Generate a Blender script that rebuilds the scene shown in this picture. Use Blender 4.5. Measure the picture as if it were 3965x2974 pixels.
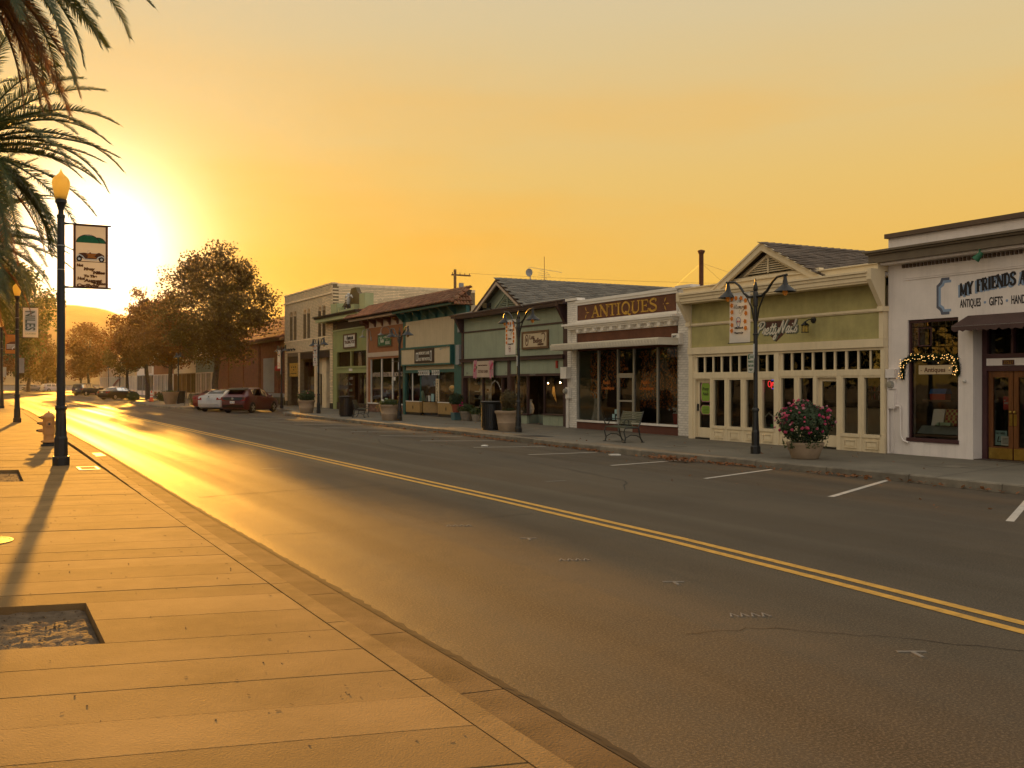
import bpy, math, random
from mathutils import Vector, Matrix
R = math.radians
random.seed(7)
for o in list(bpy.data.objects): bpy.data.objects.remove(o)
SC = bpy.context.scene
COL = SC.collection

# ------------------------------------------------------------------ camera
PSI = R(28.142)                     # camera turned right of the street axis (+Y)
cam = bpy.data.objects.new('camera', bpy.data.cameras.new('camera'))
COL.objects.link(cam)
cam.location = (0, 0, 1.85)
cam.rotation_euler = (R(90), 0, -PSI)
cam.data.sensor_width = 36.0
cam.data.lens = 36.0 * 3855 / 3965
cam.data.shift_y = -3.0 / 3965
cam.data.clip_start = 0.05
cam.data.clip_end = 6000
SC.camera = cam

# ------------------------------------------------------------------ sun and sky
SUN_AZ, SUN_EL = R(5.41), R(7.0)    # azimuth from +Y towards +X
sd = Vector((math.sin(SUN_AZ) * math.cos(SUN_EL), math.cos(SUN_AZ) * math.cos(SUN_EL), math.sin(SUN_EL)))
sl = bpy.data.lights.new('sun', 'SUN')
sl.energy = 3.3
sl.angle = R(0.55)
sl.color = (1.0, 0.43, 0.05)
sun = bpy.data.objects.new('sun', sl)
COL.objects.link(sun)
sun.rotation_euler = sd.to_track_quat('Z', 'Y').to_euler()
sun.location = (0, -5, 40)

W = bpy.data.worlds.new('World')
SC.world = W
W.use_nodes = True
nt = W.node_tree
nt.nodes.clear()
def N(t, **k):
    n = nt.nodes.new(t)
    for a, b in k.items(): setattr(n, a, b)
    return n
LK = nt.links.new
def vmath(op, a, b):
    n = N('ShaderNodeVectorMath', operation=op)
    for i, s in enumerate((a, b)):
        if s is None: continue
        if isinstance(s, (tuple, Vector)): n.inputs[i].default_value = s
        else: LK(s, n.inputs[i])
    return n
def fmath(op, a, b=None, clamp=False):
    n = N('ShaderNodeMath', operation=op, use_clamp=clamp)
    for i, s in enumerate((a, b)):
        if s is None: continue
        if isinstance(s, (int, float)): n.inputs[i].default_value = s
        else: LK(s, n.inputs[i])
    return n.outputs[0]
def cmix(fac, a, b, mode='MIX'):
    n = N('ShaderNodeMix', data_type='RGBA', blend_type=mode)
    for i, s in ((0, fac), (6, a), (7, b)):
        if isinstance(s, (int, float)): n.inputs[i].default_value = s
        elif isinstance(s, tuple): n.inputs[i].default_value = (*s, 1)
        else: LK(s, n.inputs[i])
    return n.outputs[2]
tc = N('ShaderNodeTexCoord')
dirv = vmath('NORMALIZE', tc.outputs['Generated'], None).outputs[0]
sep = N('ShaderNodeSeparateXYZ'); LK(dirv, sep.inputs[0])
sky = N('ShaderNodeTexSky', sky_type='NISHITA', sun_disc=False, sun_elevation=SUN_EL, sun_rotation=SUN_AZ,
        altitude=10, air_density=1.6, dust_density=7.0, ozone_density=1.0)
# smoke haze colours by height above the horizon (same all round), aureole round the sun
cosang = vmath('DOT_PRODUCT', dirv, tuple(sd)).outputs['Value']
ramp = N('ShaderNodeValToRGB')
LK(fmath('MAXIMUM', sep.outputs['Z'], 0.0), ramp.inputs[0])
SKYC = [(0.00, (0.84, 0.49, 0.105)), (0.10, (0.86, 0.49, 0.085)), (0.20, (0.80, 0.53, 0.165)), (0.31, (0.71, 0.55, 0.28)),
        (0.42, (0.66, 0.56, 0.38)), (0.60, (0.62, 0.56, 0.46)), (1.00, (0.60, 0.56, 0.49))]
el = ramp.color_ramp.elements
while len(el) < len(SKYC): el.new(0.5)
for e, (p, c) in zip(el, SKYC): e.position = p; e.color = (*c, 1)
om = fmath('MAXIMUM', fmath('SUBTRACT', 1.0, cosang), 0.0)
def lobe(k, amp): return fmath('MULTIPLY', fmath('POWER', 2.71828, fmath('MULTIPLY', om, -k)), amp)
g1 = lobe(420.0, 2.4)                # tight glow, a few degrees
g2 = lobe(75.0, 0.12)
g3 = lobe(6.0, 0.0)
# thin smoke streaks
mp = N('ShaderNodeMapping'); LK(dirv, mp.inputs[0]); mp.inputs['Scale'].default_value = (1.6, 1.6, 9.0); mp.inputs['Rotation'].default_value = (R(4), R(-6), 0)
nz = N('ShaderNodeTexNoise'); LK(mp.outputs[0], nz.inputs['Vector']); nz.inputs['Scale'].default_value = 1.5; nz.inputs['Detail'].default_value = 5.0; nz.inputs['Roughness'].default_value = 0.5
streak = N('ShaderNodeMapRange'); LK(nz.outputs[0], streak.inputs[0])
for i, v in enumerate((0.42, 0.66, 0.0, 1.0)): streak.inputs[i + 1].default_value = v
fall = N('ShaderNodeMapRange'); LK(sep.outputs['Z'], fall.inputs[0])
for i, v in enumerate((0.10, 0.34, 0.9, 0.0)): fall.inputs[i + 1].default_value = v
haze_col = cmix(fmath('MULTIPLY', streak.outputs[0], fall.outputs[0]), ramp.outputs[0], (0.90, 0.46, 0.065))
away = N('ShaderNodeMapRange'); LK(cosang, away.inputs[0])          # the sky opposite the low sun is grey and cooler
for i, v in enumerate((0.50, -0.35, 0.0, 1.0)): away.inputs[i + 1].default_value = v
haze_col = cmix(away.outputs[0], haze_col, (0.84, 0.76, 0.65))
base = cmix(0.03, haze_col, cmix(1.0, sky.outputs[0], (0.060, 0.046, 0.030), 'MULTIPLY'), 'ADD')
def glow(g, c):
    m = N('ShaderNodeVectorMath', operation='SCALE'); m.inputs[0].default_value = c; LK(g, m.inputs['Scale']); return m.outputs[0]
tot = base
for g, c in ((g1, (1.0, 0.90, 0.70)), (g2, (0.55, 0.48, 0.34)), (g3, (1.0, 0.60, 0.25))):
    a = vmath('ADD', tot, glow(g, c)); tot = a.outputs[0]
EXPO = 1.35
gain = N('ShaderNodeVectorMath', operation='SCALE'); LK(tot, gain.inputs[0]); gain.inputs['Scale'].default_value = 10.0 / 2 ** EXPO
bg = N('ShaderNodeBackground'); LK(gain.outputs[0], bg.inputs[0]); bg.inputs[1].default_value = 0.1
wo = N('ShaderNodeOutputWorld'); LK(bg.outputs[0], wo.inputs[0])
W.cycles.sampling_method = 'MANUAL'; W.cycles.sample_map_resolution = 1024

SC.view_settings.view_transform = 'Standard'
SC.view_settings.look = 'None'
SC.view_settings.exposure = EXPO
SC.view_settings.gamma = 1.0
SC.view_settings.use_curve_mapping = False
SC.render.engine = 'CYCLES'
cy = SC.cycles
cy.use_denoising = True
cy.max_bounces = 5; cy.diffuse_bounces = 3; cy.glossy_bounces = 2; cy.transmission_bounces = 2
cy.transparent_max_bounces = 8; cy.volume_bounces = 0
cy.caustics_reflective = False; cy.caustics_refractive = False
cy.sample_clamp_indirect = 6.0

# ------------------------------------------------------------------ materials
MATS = {}
def mat(name, col, rough=0.65, var=0.14, scale=2.5, bump=0.0, bscale=60.0, metal=0.0, spec=0.5, stretch=None, emit=0.0, coat=0.0, stain=0.0, trans=0.0, detail=6.0, objr=0.0, streak=0.0):
    m = bpy.data.materials.new(name); m.use_nodes = True
    t = m.node_tree; b = t.nodes['Principled BSDF']; L = t.links.new
    b.inputs['Roughness'].default_value = rough; b.inputs['Metallic'].default_value = metal
    b.inputs['Specular IOR Level'].default_value = spec; b.inputs['Coat Weight'].default_value = coat
    b.inputs['Base Color'].default_value = (*col, 1)
    co = t.nodes.new('ShaderNodeTexCoord'); src = co.outputs['Object']
    if stretch:
        mpn = t.nodes.new('ShaderNodeMapping'); mpn.inputs['Scale'].default_value = stretch; L(src, mpn.inputs[0]); src = mpn.outputs[0]
    if var > 0:
        n = t.nodes.new('ShaderNodeTexNoise'); n.inputs['Scale'].default_value = scale; n.inputs['Detail'].default_value = detail; n.inputs['Roughness'].default_value = 0.6
        L(src, n.inputs['Vector'])
        r = t.nodes.new('ShaderNodeValToRGB'); L(n.outputs[0], r.inputs[0])
        r.color_ramp.elements[0].position = 0.3; r.color_ramp.elements[1].position = 0.7
        r.color_ramp.elements[0].color = (*[c * (1 - var) for c in col], 1)
        r.color_ramp.elements[1].color = (*[min(1, c * (1 + var)) for c in col], 1)
        out = r.outputs[0]
        if stain > 0:
            n2 = t.nodes.new('ShaderNodeTexNoise'); n2.inputs['Scale'].default_value = scale * 0.35; n2.inputs['Detail'].default_value = 9.0; n2.inputs['Roughness'].default_value = 0.7
            L(src, n2.inputs['Vector'])
            mr = t.nodes.new('ShaderNodeMapRange'); L(n2.outputs[0], mr.inputs[0])
            for i, v in enumerate((0.5, 0.75, 0.0, stain)): mr.inputs[i + 1].default_value = v
            mx = t.nodes.new('ShaderNodeMix'); mx.data_type = 'RGBA'; L(mr.outputs[0], mx.inputs[0]); L(out, mx.inputs[6])
            mx.inputs[7].default_value = (*[c * 0.45 for c in col], 1); out = mx.outputs[2]
        if streak > 0:
            ms_ = t.nodes.new('ShaderNodeMapping'); ms_.inputs['Scale'].default_value = (5.0, 5.0, 0.35); L(co.outputs['Object'], ms_.inputs[0])
            n4 = t.nodes.new('ShaderNodeTexNoise'); n4.inputs['Scale'].default_value = 1.3; n4.inputs['Detail'].default_value = 7.0; n4.inputs['Roughness'].default_value = 0.65; L(ms_.outputs[0], n4.inputs['Vector'])
            m4 = t.nodes.new('ShaderNodeMapRange'); L(n4.outputs[0], m4.inputs[0])
            for i, v in enumerate((0.48, 0.78, 0.0, streak)): m4.inputs[i + 1].default_value = v
            x4 = t.nodes.new('ShaderNodeMix'); x4.data_type = 'RGBA'; L(m4.outputs[0], x4.inputs[0]); L(out, x4.inputs[6]); x4.inputs[7].default_value = (*[c * 0.4 for c in col], 1); out = x4.outputs[2]
        if objr > 0:
            oi = t.nodes.new('ShaderNodeObjectInfo'); m5 = t.nodes.new('ShaderNodeMapRange'); L(oi.outputs['Random'], m5.inputs[0])
            for i, v in enumerate((0.0, 1.0, 1 - objr, 1 + objr)): m5.inputs[i + 1].default_value = v
            x5 = t.nodes.new('ShaderNodeVectorMath'); x5.operation = 'SCALE'; L(out, x5.inputs[0]); L(m5.outputs[0], x5.inputs['Scale']); out = x5.outputs[0]
        L(out, b.inputs['Base Color'])
    if bump > 0:
        n3 = t.nodes.new('ShaderNodeTexNoise'); n3.inputs['Scale'].default_value = bscale; n3.inputs['Detail'].default_value = 4.0
        L(src, n3.inputs['Vector'])
        bp = t.nodes.new('ShaderNodeBump'); bp.inputs['Strength'].default_value = bump; bp.inputs['Distance'].default_value = 0.02
        L(n3.outputs[0], bp.inputs['Height']); L(bp.outputs[0], b.inputs['Normal'])
    if emit > 0:
        b.inputs['Emission Color'].default_value = (*col, 1); b.inputs['Emission Strength'].default_value = emit
    if trans > 0:
        tr = t.nodes.new('ShaderNodeBsdfTranslucent'); tr.inputs[0].default_value = (*[min(1, c * 1.6) for c in col], 1)
        ms = t.nodes.new('ShaderNodeMixShader'); ms.inputs[0].default_value = trans
        L(b.outputs[0], ms.inputs[1]); L(tr.outputs[0], ms.inputs[2]); L(ms.outputs[0], t.nodes['Material Output'].inputs[0])
    MATS[name] = m
    return m
def glassmat(name, tint=(0.82, 0.84, 0.8), boost=1.0):
    m = bpy.data.materials.new(name); m.use_nodes = True; t = m.node_tree; t.nodes.clear(); L = t.links.new
    o = t.nodes.new('ShaderNodeOutputMaterial'); tr = t.nodes.new('ShaderNodeBsdfTransparent'); tr.inputs[0].default_value = (*tint, 1)
    gl = t.nodes.new('ShaderNodeBsdfGlossy'); gl.inputs['Roughness'].default_value = 0.015; gl.inputs[0].default_value = (boost, boost, boost, 1)
    n = t.nodes.new('ShaderNodeTexNoise'); n.inputs['Scale'].default_value = 1.3
    co = t.nodes.new('ShaderNodeTexCoord'); L(co.outputs['Object'], n.inputs['Vector'])
    bp = t.nodes.new('ShaderNodeBump'); bp.inputs['Strength'].default_value = 0.05; bp.inputs['Distance'].default_value = 0.05; L(n.outputs[0], bp.inputs['Height']); L(bp.outputs[0], gl.inputs['Normal'])
    fr = t.nodes.new('ShaderNodeFresnel'); fr.inputs[0].default_value = 1.5
    ms = t.nodes.new('ShaderNodeMixShader'); L(fr.outputs[0], ms.inputs[0]); L(tr.outputs[0], ms.inputs[1]); L(gl.outputs[0], ms.inputs[2]); L(ms.outputs[0], o.inputs[0])
    MATS[name] = m
    return m

# ------------------------------------------------------------------ mesh helpers
class MB:
    def __init__(s): s.v = []; s.f = []
    def add(s, vs, fs):
        k = len(s.v); s.v += [tuple(p) for p in vs]; s.f += [tuple(i + k for i in f) for f in fs]; return s
    def box(s, x0, x1, y0, y1, z0, z1):
        return s.add([(x0, y0, z0), (x1, y0, z0), (x1, y1, z0), (x0, y1, z0), (x0, y0, z1), (x1, y0, z1), (x1, y1, z1), (x0, y1, z1)],
                     [(3, 2, 1, 0), (4, 5, 6, 7), (0, 1, 5, 4), (1, 2, 6, 5), (2, 3, 7, 6), (3, 0, 4, 7)])
    def prism(s, pts, vec):
        n = len(pts); vec = Vector(vec); a = [Vector(p) for p in pts]
        return s.add(a + [p + vec for p in a], [tuple(range(n))[::-1], tuple(range(n, 2 * n))] + [(i, (i + 1) % n, n + (i + 1) % n, n + i) for i in range(n)])
    def quad(s, *p): return s.add(p, [tuple(range(len(p)))])
    def tube(s, path, r, n=6, cap=True):
        path = [Vector(p) for p in path]; m = len(path)
        rr = r if isinstance(r, (list, tuple)) else [r] * m
        vs = []; ref = None
        for i, p in enumerate(path):
            d = (path[min(i + 1, m - 1)] - path[max(i - 1, 0)]).normalized()
            if ref is None: ref = Vector((0, 0, 1)) if abs(d.z) < 0.9 else Vector((1, 0, 0))
            a = d.cross(ref).normalized(); b = d.cross(a).normalized(); ref = a.cross(d)
            for k in range(n):
                t = 2 * math.pi * k / n; vs.append(p + (a * math.cos(t) + b * math.sin(t)) * rr[i])
        fs = [(i * n + k, i * n + (k + 1) % n, (i + 1) * n + (k + 1) % n, (i + 1) * n + k) for i in range(m - 1) for k in range(n)]
        if cap: fs += [tuple(range(n))[::-1], tuple(range((m - 1) * n, m * n))]
        return s.add(vs, fs)
    def lathe(s, prof, n=16, c=(0, 0, 0), rot=0.0, axis='Z', sq=None):
        vs = []
        for r, z in prof:
            for k in range(n):
                t = 2 * math.pi * k / n + rot; x, y = r * math.cos(t), r * math.sin(t)
                if axis == 'Z': q = (c[0] + x, c[1] + y, c[2] + z)
                elif axis == 'X': q = (c[0] + z, c[1] + x, c[2] + y)
                else: q = (c[0] + x, c[1] + z, c[2] + y)
                vs.append(q)
        m = len(prof)
        fs = [(i * n + k, i * n + (k + 1) % n, (i + 1) * n + (k + 1) % n, (i + 1) * n + k) for i in range(m - 1) for k in range(n)]
        fs += [tuple(range(n))[::-1], tuple(range((m - 1) * n, m * n))]
        return s.add(vs, fs)
    def sphere(s, c, r, n=10, m=6, sc=(1, 1, 1)):
        pr = [(max(1e-4, r * math.sin(math.pi * i / m)), -r * math.cos(math.pi * i / m)) for i in range(m + 1)]
        k = len(s.v); s.lathe(pr, n)
        s.v[k:] = [(c[0] + x * sc[0], c[1] + y * sc[1], c[2] + z * sc[2]) for x, y, z in s.v[k:]]
        return s
    def ribbon(s, pts, w, fr, th=0.006, k=0):
        """flat stroke: pts in (a,b) of frame fr=(origin, axis_a, axis_b, normal), width w, proud th"""
        o, A, B, Nn = [Vector(q) for q in fr]; m = len(pts); P = [Vector((p[0], p[1])) for p in pts]; Lf = []; Rt = []
        for i in range(m):
            d0 = (P[i] - P[i - 1]) if i else (P[1] - P[0]); d1 = (P[i + 1] - P[i]) if i < m - 1 else d0
            d0 = d0.normalized(); d1 = d1.normalized(); d = (d0 + d1)
            d = d.normalized() if d.length > 1e-4 else d0
            nn = Vector((-d.y, d.x)); ww = (w[i] if isinstance(w, (list, tuple)) else w) / 2 / max(0.5, nn.dot(Vector((-d0.y, d0.x))))
            Lf.append(P[i] + nn * ww); Rt.append(P[i] - nn * ww)
        h = th + k * 0.0009
        top = [o + A * q.x + B * q.y + Nn * h for q in Lf + Rt]; bot = [o + A * q.x + B * q.y + Nn * 0.0005 for q in Lf + Rt]
        fs = []
        for i in range(m - 1):
            fs += [(i, m + i, m + i + 1, i + 1), (i, i + 1, 2 * m + i + 1, 2 * m + i), (m + i + 1, m + i, 3 * m + i, 3 * m + i + 1)]
        fs += [(0, 2 * m, 3 * m, m), (m - 1, 2 * m - 1, 4 * m - 1, 3 * m - 1)]
        return s.add(top + bot, fs)
    def build(s, name, m=None, parent=None, smooth=False):
        me = bpy.data.meshes.new(name); off = Vector((0, 0, 0))
        if parent is not None:
            r = parent
            while r.parent: r = r.parent
            off = ROOT.get(r.name, off)
        me.from_pydata([(x - off[0], y - off[1], z - off[2]) for x, y, z in s.v], [], s.f)
        if smooth:
            me.polygons.foreach_set('use_smooth', [True] * len(me.polygons))
        if m: me.materials.append(MATS[m] if isinstance(m, str) else m)
        me.update()
        return link(name, me, parent, smooth)
ROOT = {}
def link(name, data, parent=None, smooth=False):
    o = bpy.data.objects.new(name, data); COL.objects.link(o)
    if parent is not None: o.parent = parent
    if smooth and isinstance(data, bpy.types.Mesh) and len(data.polygons) < 60000:
        try: data.set_sharp_from_angle(angle=R(40))
        except Exception: pass
    return o
def tag(o, label=None, cat=None, group=None, kind=None):
    for k, v in (('label', label), ('category', cat), ('group', group), ('kind', kind)):
        if v: o[k] = v
    return o
def thing(name, label, cat, loc=(0, 0, 0), rz=0.0, group=None, world=False):
    o = bpy.data.objects.new(name, None); COL.objects.link(o); o.location = loc; o.rotation_euler = (0, 0, rz); o.empty_display_size = 0.2
    tag(o, label, cat, group)
    if world: ROOT[o.name] = Vector(loc)
    return o
def single(mb, name, m, label, cat, loc=None, group=None, smooth=False):
    """a thing that is one mesh, built in world coordinates, origin at loc"""
    me = bpy.data.meshes.new(name); L = Vector(loc or (0, 0, 0))
    me.from_pydata([(x - L[0], y - L[1], z - L[2]) for x, y, z in mb.v], [], mb.f)
    if smooth: me.polygons.foreach_set('use_smooth', [True] * len(me.polygons))
    me.materials.append(MATS[m]); o = link(name, me, None, smooth); o.location = L
    return tag(o, label, cat, group)
KIDS = {}
def copy_tree(o, parent=None):
    c = o.copy(); COL.objects.link(c); c.parent = parent
    for ch in list(o.children): copy_tree(ch, c)
    return c
def pieces(parent, name, meshes, spots, limit=300, rest=None, m=None):
    """spots: (mesh index, location, euler) in the parent's local frame; the first `limit` become objects, the others one mesh"""
    for i, (k, loc, eu) in enumerate(spots[:limit]):
        o = bpy.data.objects.new(name, meshes[k]); COL.objects.link(o); o.parent = parent; o.location = loc; o.rotation_euler = eu
    if len(spots) > limit:
        mb = MB()
        for k, loc, eu in spots[limit:]:
            M = Matrix.Translation(loc) @ (Matrix.Rotation(eu[2], 4, 'Z') @ Matrix.Rotation(eu[1], 4, 'Y') @ Matrix.Rotation(eu[0], 4, 'X'))
            me = meshes[k]; mb.add([M @ v.co for v in me.vertices], [tuple(p.vertices) for p in me.polygons])
        me = bpy.data.meshes.new(rest or name); me.from_pydata(mb.v, [], mb.f); me.materials.append(meshes[0].materials[0])
        o = link(rest or name, me, parent); o['kind'] = 'stuff'
def rawmesh(mb, name, m, smooth=False):
    me = bpy.data.meshes.new(name); me.from_pydata(mb.v, [], mb.f); me.materials.append(MATS[m])
    if smooth: me.polygons.foreach_set('use_smooth', [True] * len(me.polygons))
    return me
FIT = []
ROT_W = (R(90), 0, R(-90))      # on the right-hand shop fronts, facing the street (-X)
ROT_S = (R(90), 0, 0)           # facing -Y
def txt(parent, s, pos, h, width, m, rot=ROT_W, bold=0.0, shear=0.0, ext=0.003, name='lettering', align='LEFT', space=1.0):
    cu = bpy.data.curves.new(name, 'FONT'); cu.body = s; cu.size = h / 0.70; cu.extrude = ext; cu.offset = bold; cu.shear = shear; cu.resolution_u = 3
    cu.align_x = align; cu.space_character = space
    cu.materials.append(MATS[m]); o = bpy.data.objects.new(name, cu); COL.objects.link(o)
    off = Vector((0, 0, 0))
    if parent is not None:
        o.parent = parent; r = parent
        while r.parent: r = r.parent
        off = ROOT.get(r.name, off)
    o.location = Vector(pos) - off; o.rotation_euler = rot
    if width: FIT.append((o, width))
    return o
def wframe(x, y, z): return ((x, y, z), (0, -1, 0), (0, 0, 1), (-1, 0, 0))
def sframe(x, y, z): return ((x, y, z), (1, 0, 0), (0, 0, 1), (0, -1, 0))
def crom(p, n=5, closed=False):
    q = [Vector((a, b)) for a, b in p]; out = []
    for i in range(len(q) - 1):
        p0 = q[i - 1] if i else q[0] * 2 - q[1]; p1, p2 = q[i], q[i + 1]; p3 = q[i + 2] if i + 2 < len(q) else p2 * 2 - p1
        for k in range(n):
            t = k / n; out.append(0.5 * ((2 * p1) + (p2 - p0) * t + (2 * p0 - 5 * p1 + 4 * p2 - p3) * t * t + (3 * p1 - p0 - 3 * p2 + p3) * t ** 3))
    out.append(q[-1]); return [(v.x, v.y) for v in out]
def arc(cx, cy, rx, ry, a0, a1, n=12): return [(cx + rx * math.cos(R(a0 + (a1 - a0) * i / n)), cy + ry * math.sin(R(a0 + (a1 - a0) * i / n))) for i in range(n + 1)]
# display capitals drawn stroke by stroke: {letter: (advance, [(points, weight)])}; unit = cap height
Hv, Th = 0.21, 0.10
SER = {
 'A': (0.80, [([(0.08, 0), (0.38, 1)], Th), ([(0.36, 1), (0.66, 0)], Hv), ([(0.18, 0.36), (0.55, 0.36)], Th), ([(0, 0.03), (0.2, 0.03)], 0.08), ([(0.5, 0.03), (0.8, 0.03)], 0.08)]),
 'N': (0.82, [([(0.1, 0), (0.1, 1)], Th), ([(0.06, 1), (0.68, 0)], Hv), ([(0.68, 0), (0.68, 1)], Th), ([(0, 0.03), (0.22, 0.03)], 0.08), ([(0.54, 0.97), (0.82, 0.97)], 0.08), ([(-0.04, 0.97), (0.16, 0.97)], 0.08)]),
 'T': (0.72, [([(0.34, 0), (0.34, 1)], Hv), ([(0, 0.95), (0.68, 0.95)], 0.11), ([(0.03, 0.95), (0.0, 0.72)], 0.08), ([(0.65, 0.95), (0.68, 0.72)], 0.08), ([(0.18, 0.03), (0.5, 0.03)], 0.08)]),
 'I': (0.40, [([(0.18, 0), (0.18, 1)], Hv), ([(0.02, 0.03), (0.34, 0.03)], 0.08), ([(0.02, 0.97), (0.34, 0.97)], 0.08)]),
 'Q': (0.86, [(arc(0.4, 0.5, 0.32, 0.47, 0, 360, 20), 0.16), ([(0.35, 0.2), (0.55, 0.14), (0.68, -0.08), (0.82, -0.06)], 0.12)]),
 'U': (0.82, [([(0.14, 1), (0.14, 0.3)] + arc(0.38, 0.3, 0.24, 0.27, 180, 270, 6), 0.19), (arc(0.38, 0.3, 0.26, 0.26, 270, 360, 6) + [(0.64, 1)], 0.11), ([(0, 0.97), (0.28, 0.97)], 0.08), ([(0.52, 0.97), (0.78, 0.97)], 0.08)]),
 'E': (0.70, [([(0.16, 0), (0.16, 1)], Hv), ([(0.02, 0.95), (0.6, 0.95)], 0.10), ([(0.16, 0.52), (0.46, 0.52)], 0.09), ([(0.02, 0.05), (0.62, 0.05)], 0.10), ([(0.58, 0.95), (0.6, 0.74)], 0.08), ([(0.6, 0.05), (0.63, 0.28)], 0.08), ([(0.46, 0.64), (0.46, 0.4)], 0.07)]),
 'S': (0.66, [(crom([(0.56, 0.76), (0.5, 0.93), (0.3, 0.97), (0.1, 0.85), (0.12, 0.66), (0.34, 0.52), (0.54, 0.36), (0.53, 0.13), (0.3, 0.02), (0.1, 0.08), (0.04, 0.26)], 4), 0.17)]),
 'M': (0.98, [([(0.12, 0), (0.12, 1)], 0.16), ([(0.12, 1), (0.46, 0.1)], 0.15), ([(0.46, 0.1), (0.8, 1)], 0.12), ([(0.8, 0), (0.8, 1)], 0.2), ([(0, 0.03), (0.26, 0.03)], 0.09), ([(0.64, 0.03), (0.96, 0.03)], 0.09)]),
 'Y': (0.76, [([(0.06, 1), (0.36, 0.46)], 0.2), ([(0.66, 1), (0.36, 0.46)], 0.12), ([(0.36, 0.5), (0.36, 0)], 0.2), ([(0.2, 0.03), (0.54, 0.03)], 0.09), ([(-0.06, 0.97), (0.2, 0.97)], 0.09), ([(0.52, 0.97), (0.78, 0.97)], 0.09)]),
 'F': (0.66, [([(0.16, 0), (0.16, 1)], 0.2), ([(0.02, 0.95), (0.6, 0.95)], 0.11), ([(0.16, 0.52), (0.46, 0.52)], 0.1), ([(0.58, 0.95), (0.6, 0.74)], 0.08), ([(0.02, 0.03), (0.34, 0.03)], 0.09)]),
 'R': (0.80, [([(0.16, 0), (0.16, 1)], 0.2), ([(0.02, 0.95), (0.4, 0.95)] + arc(0.4, 0.73, 0.2, 0.22, 90, -90, 8) + [(0.16, 0.51)], 0.12), ([(0.36, 0.51), (0.64, 0.02)], 0.18), ([(0.02, 0.03), (0.32, 0.03)], 0.09)]),
 'D': (0.80, [([(0.16, 0), (0.16, 1)], 0.2), ([(0.02, 0.95), (0.34, 0.95)] + arc(0.34, 0.5, 0.32, 0.45, 90, -90, 12) + [(0.02, 0.05)], 0.13)]),
 ' ': (0.45, []),
}
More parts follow.
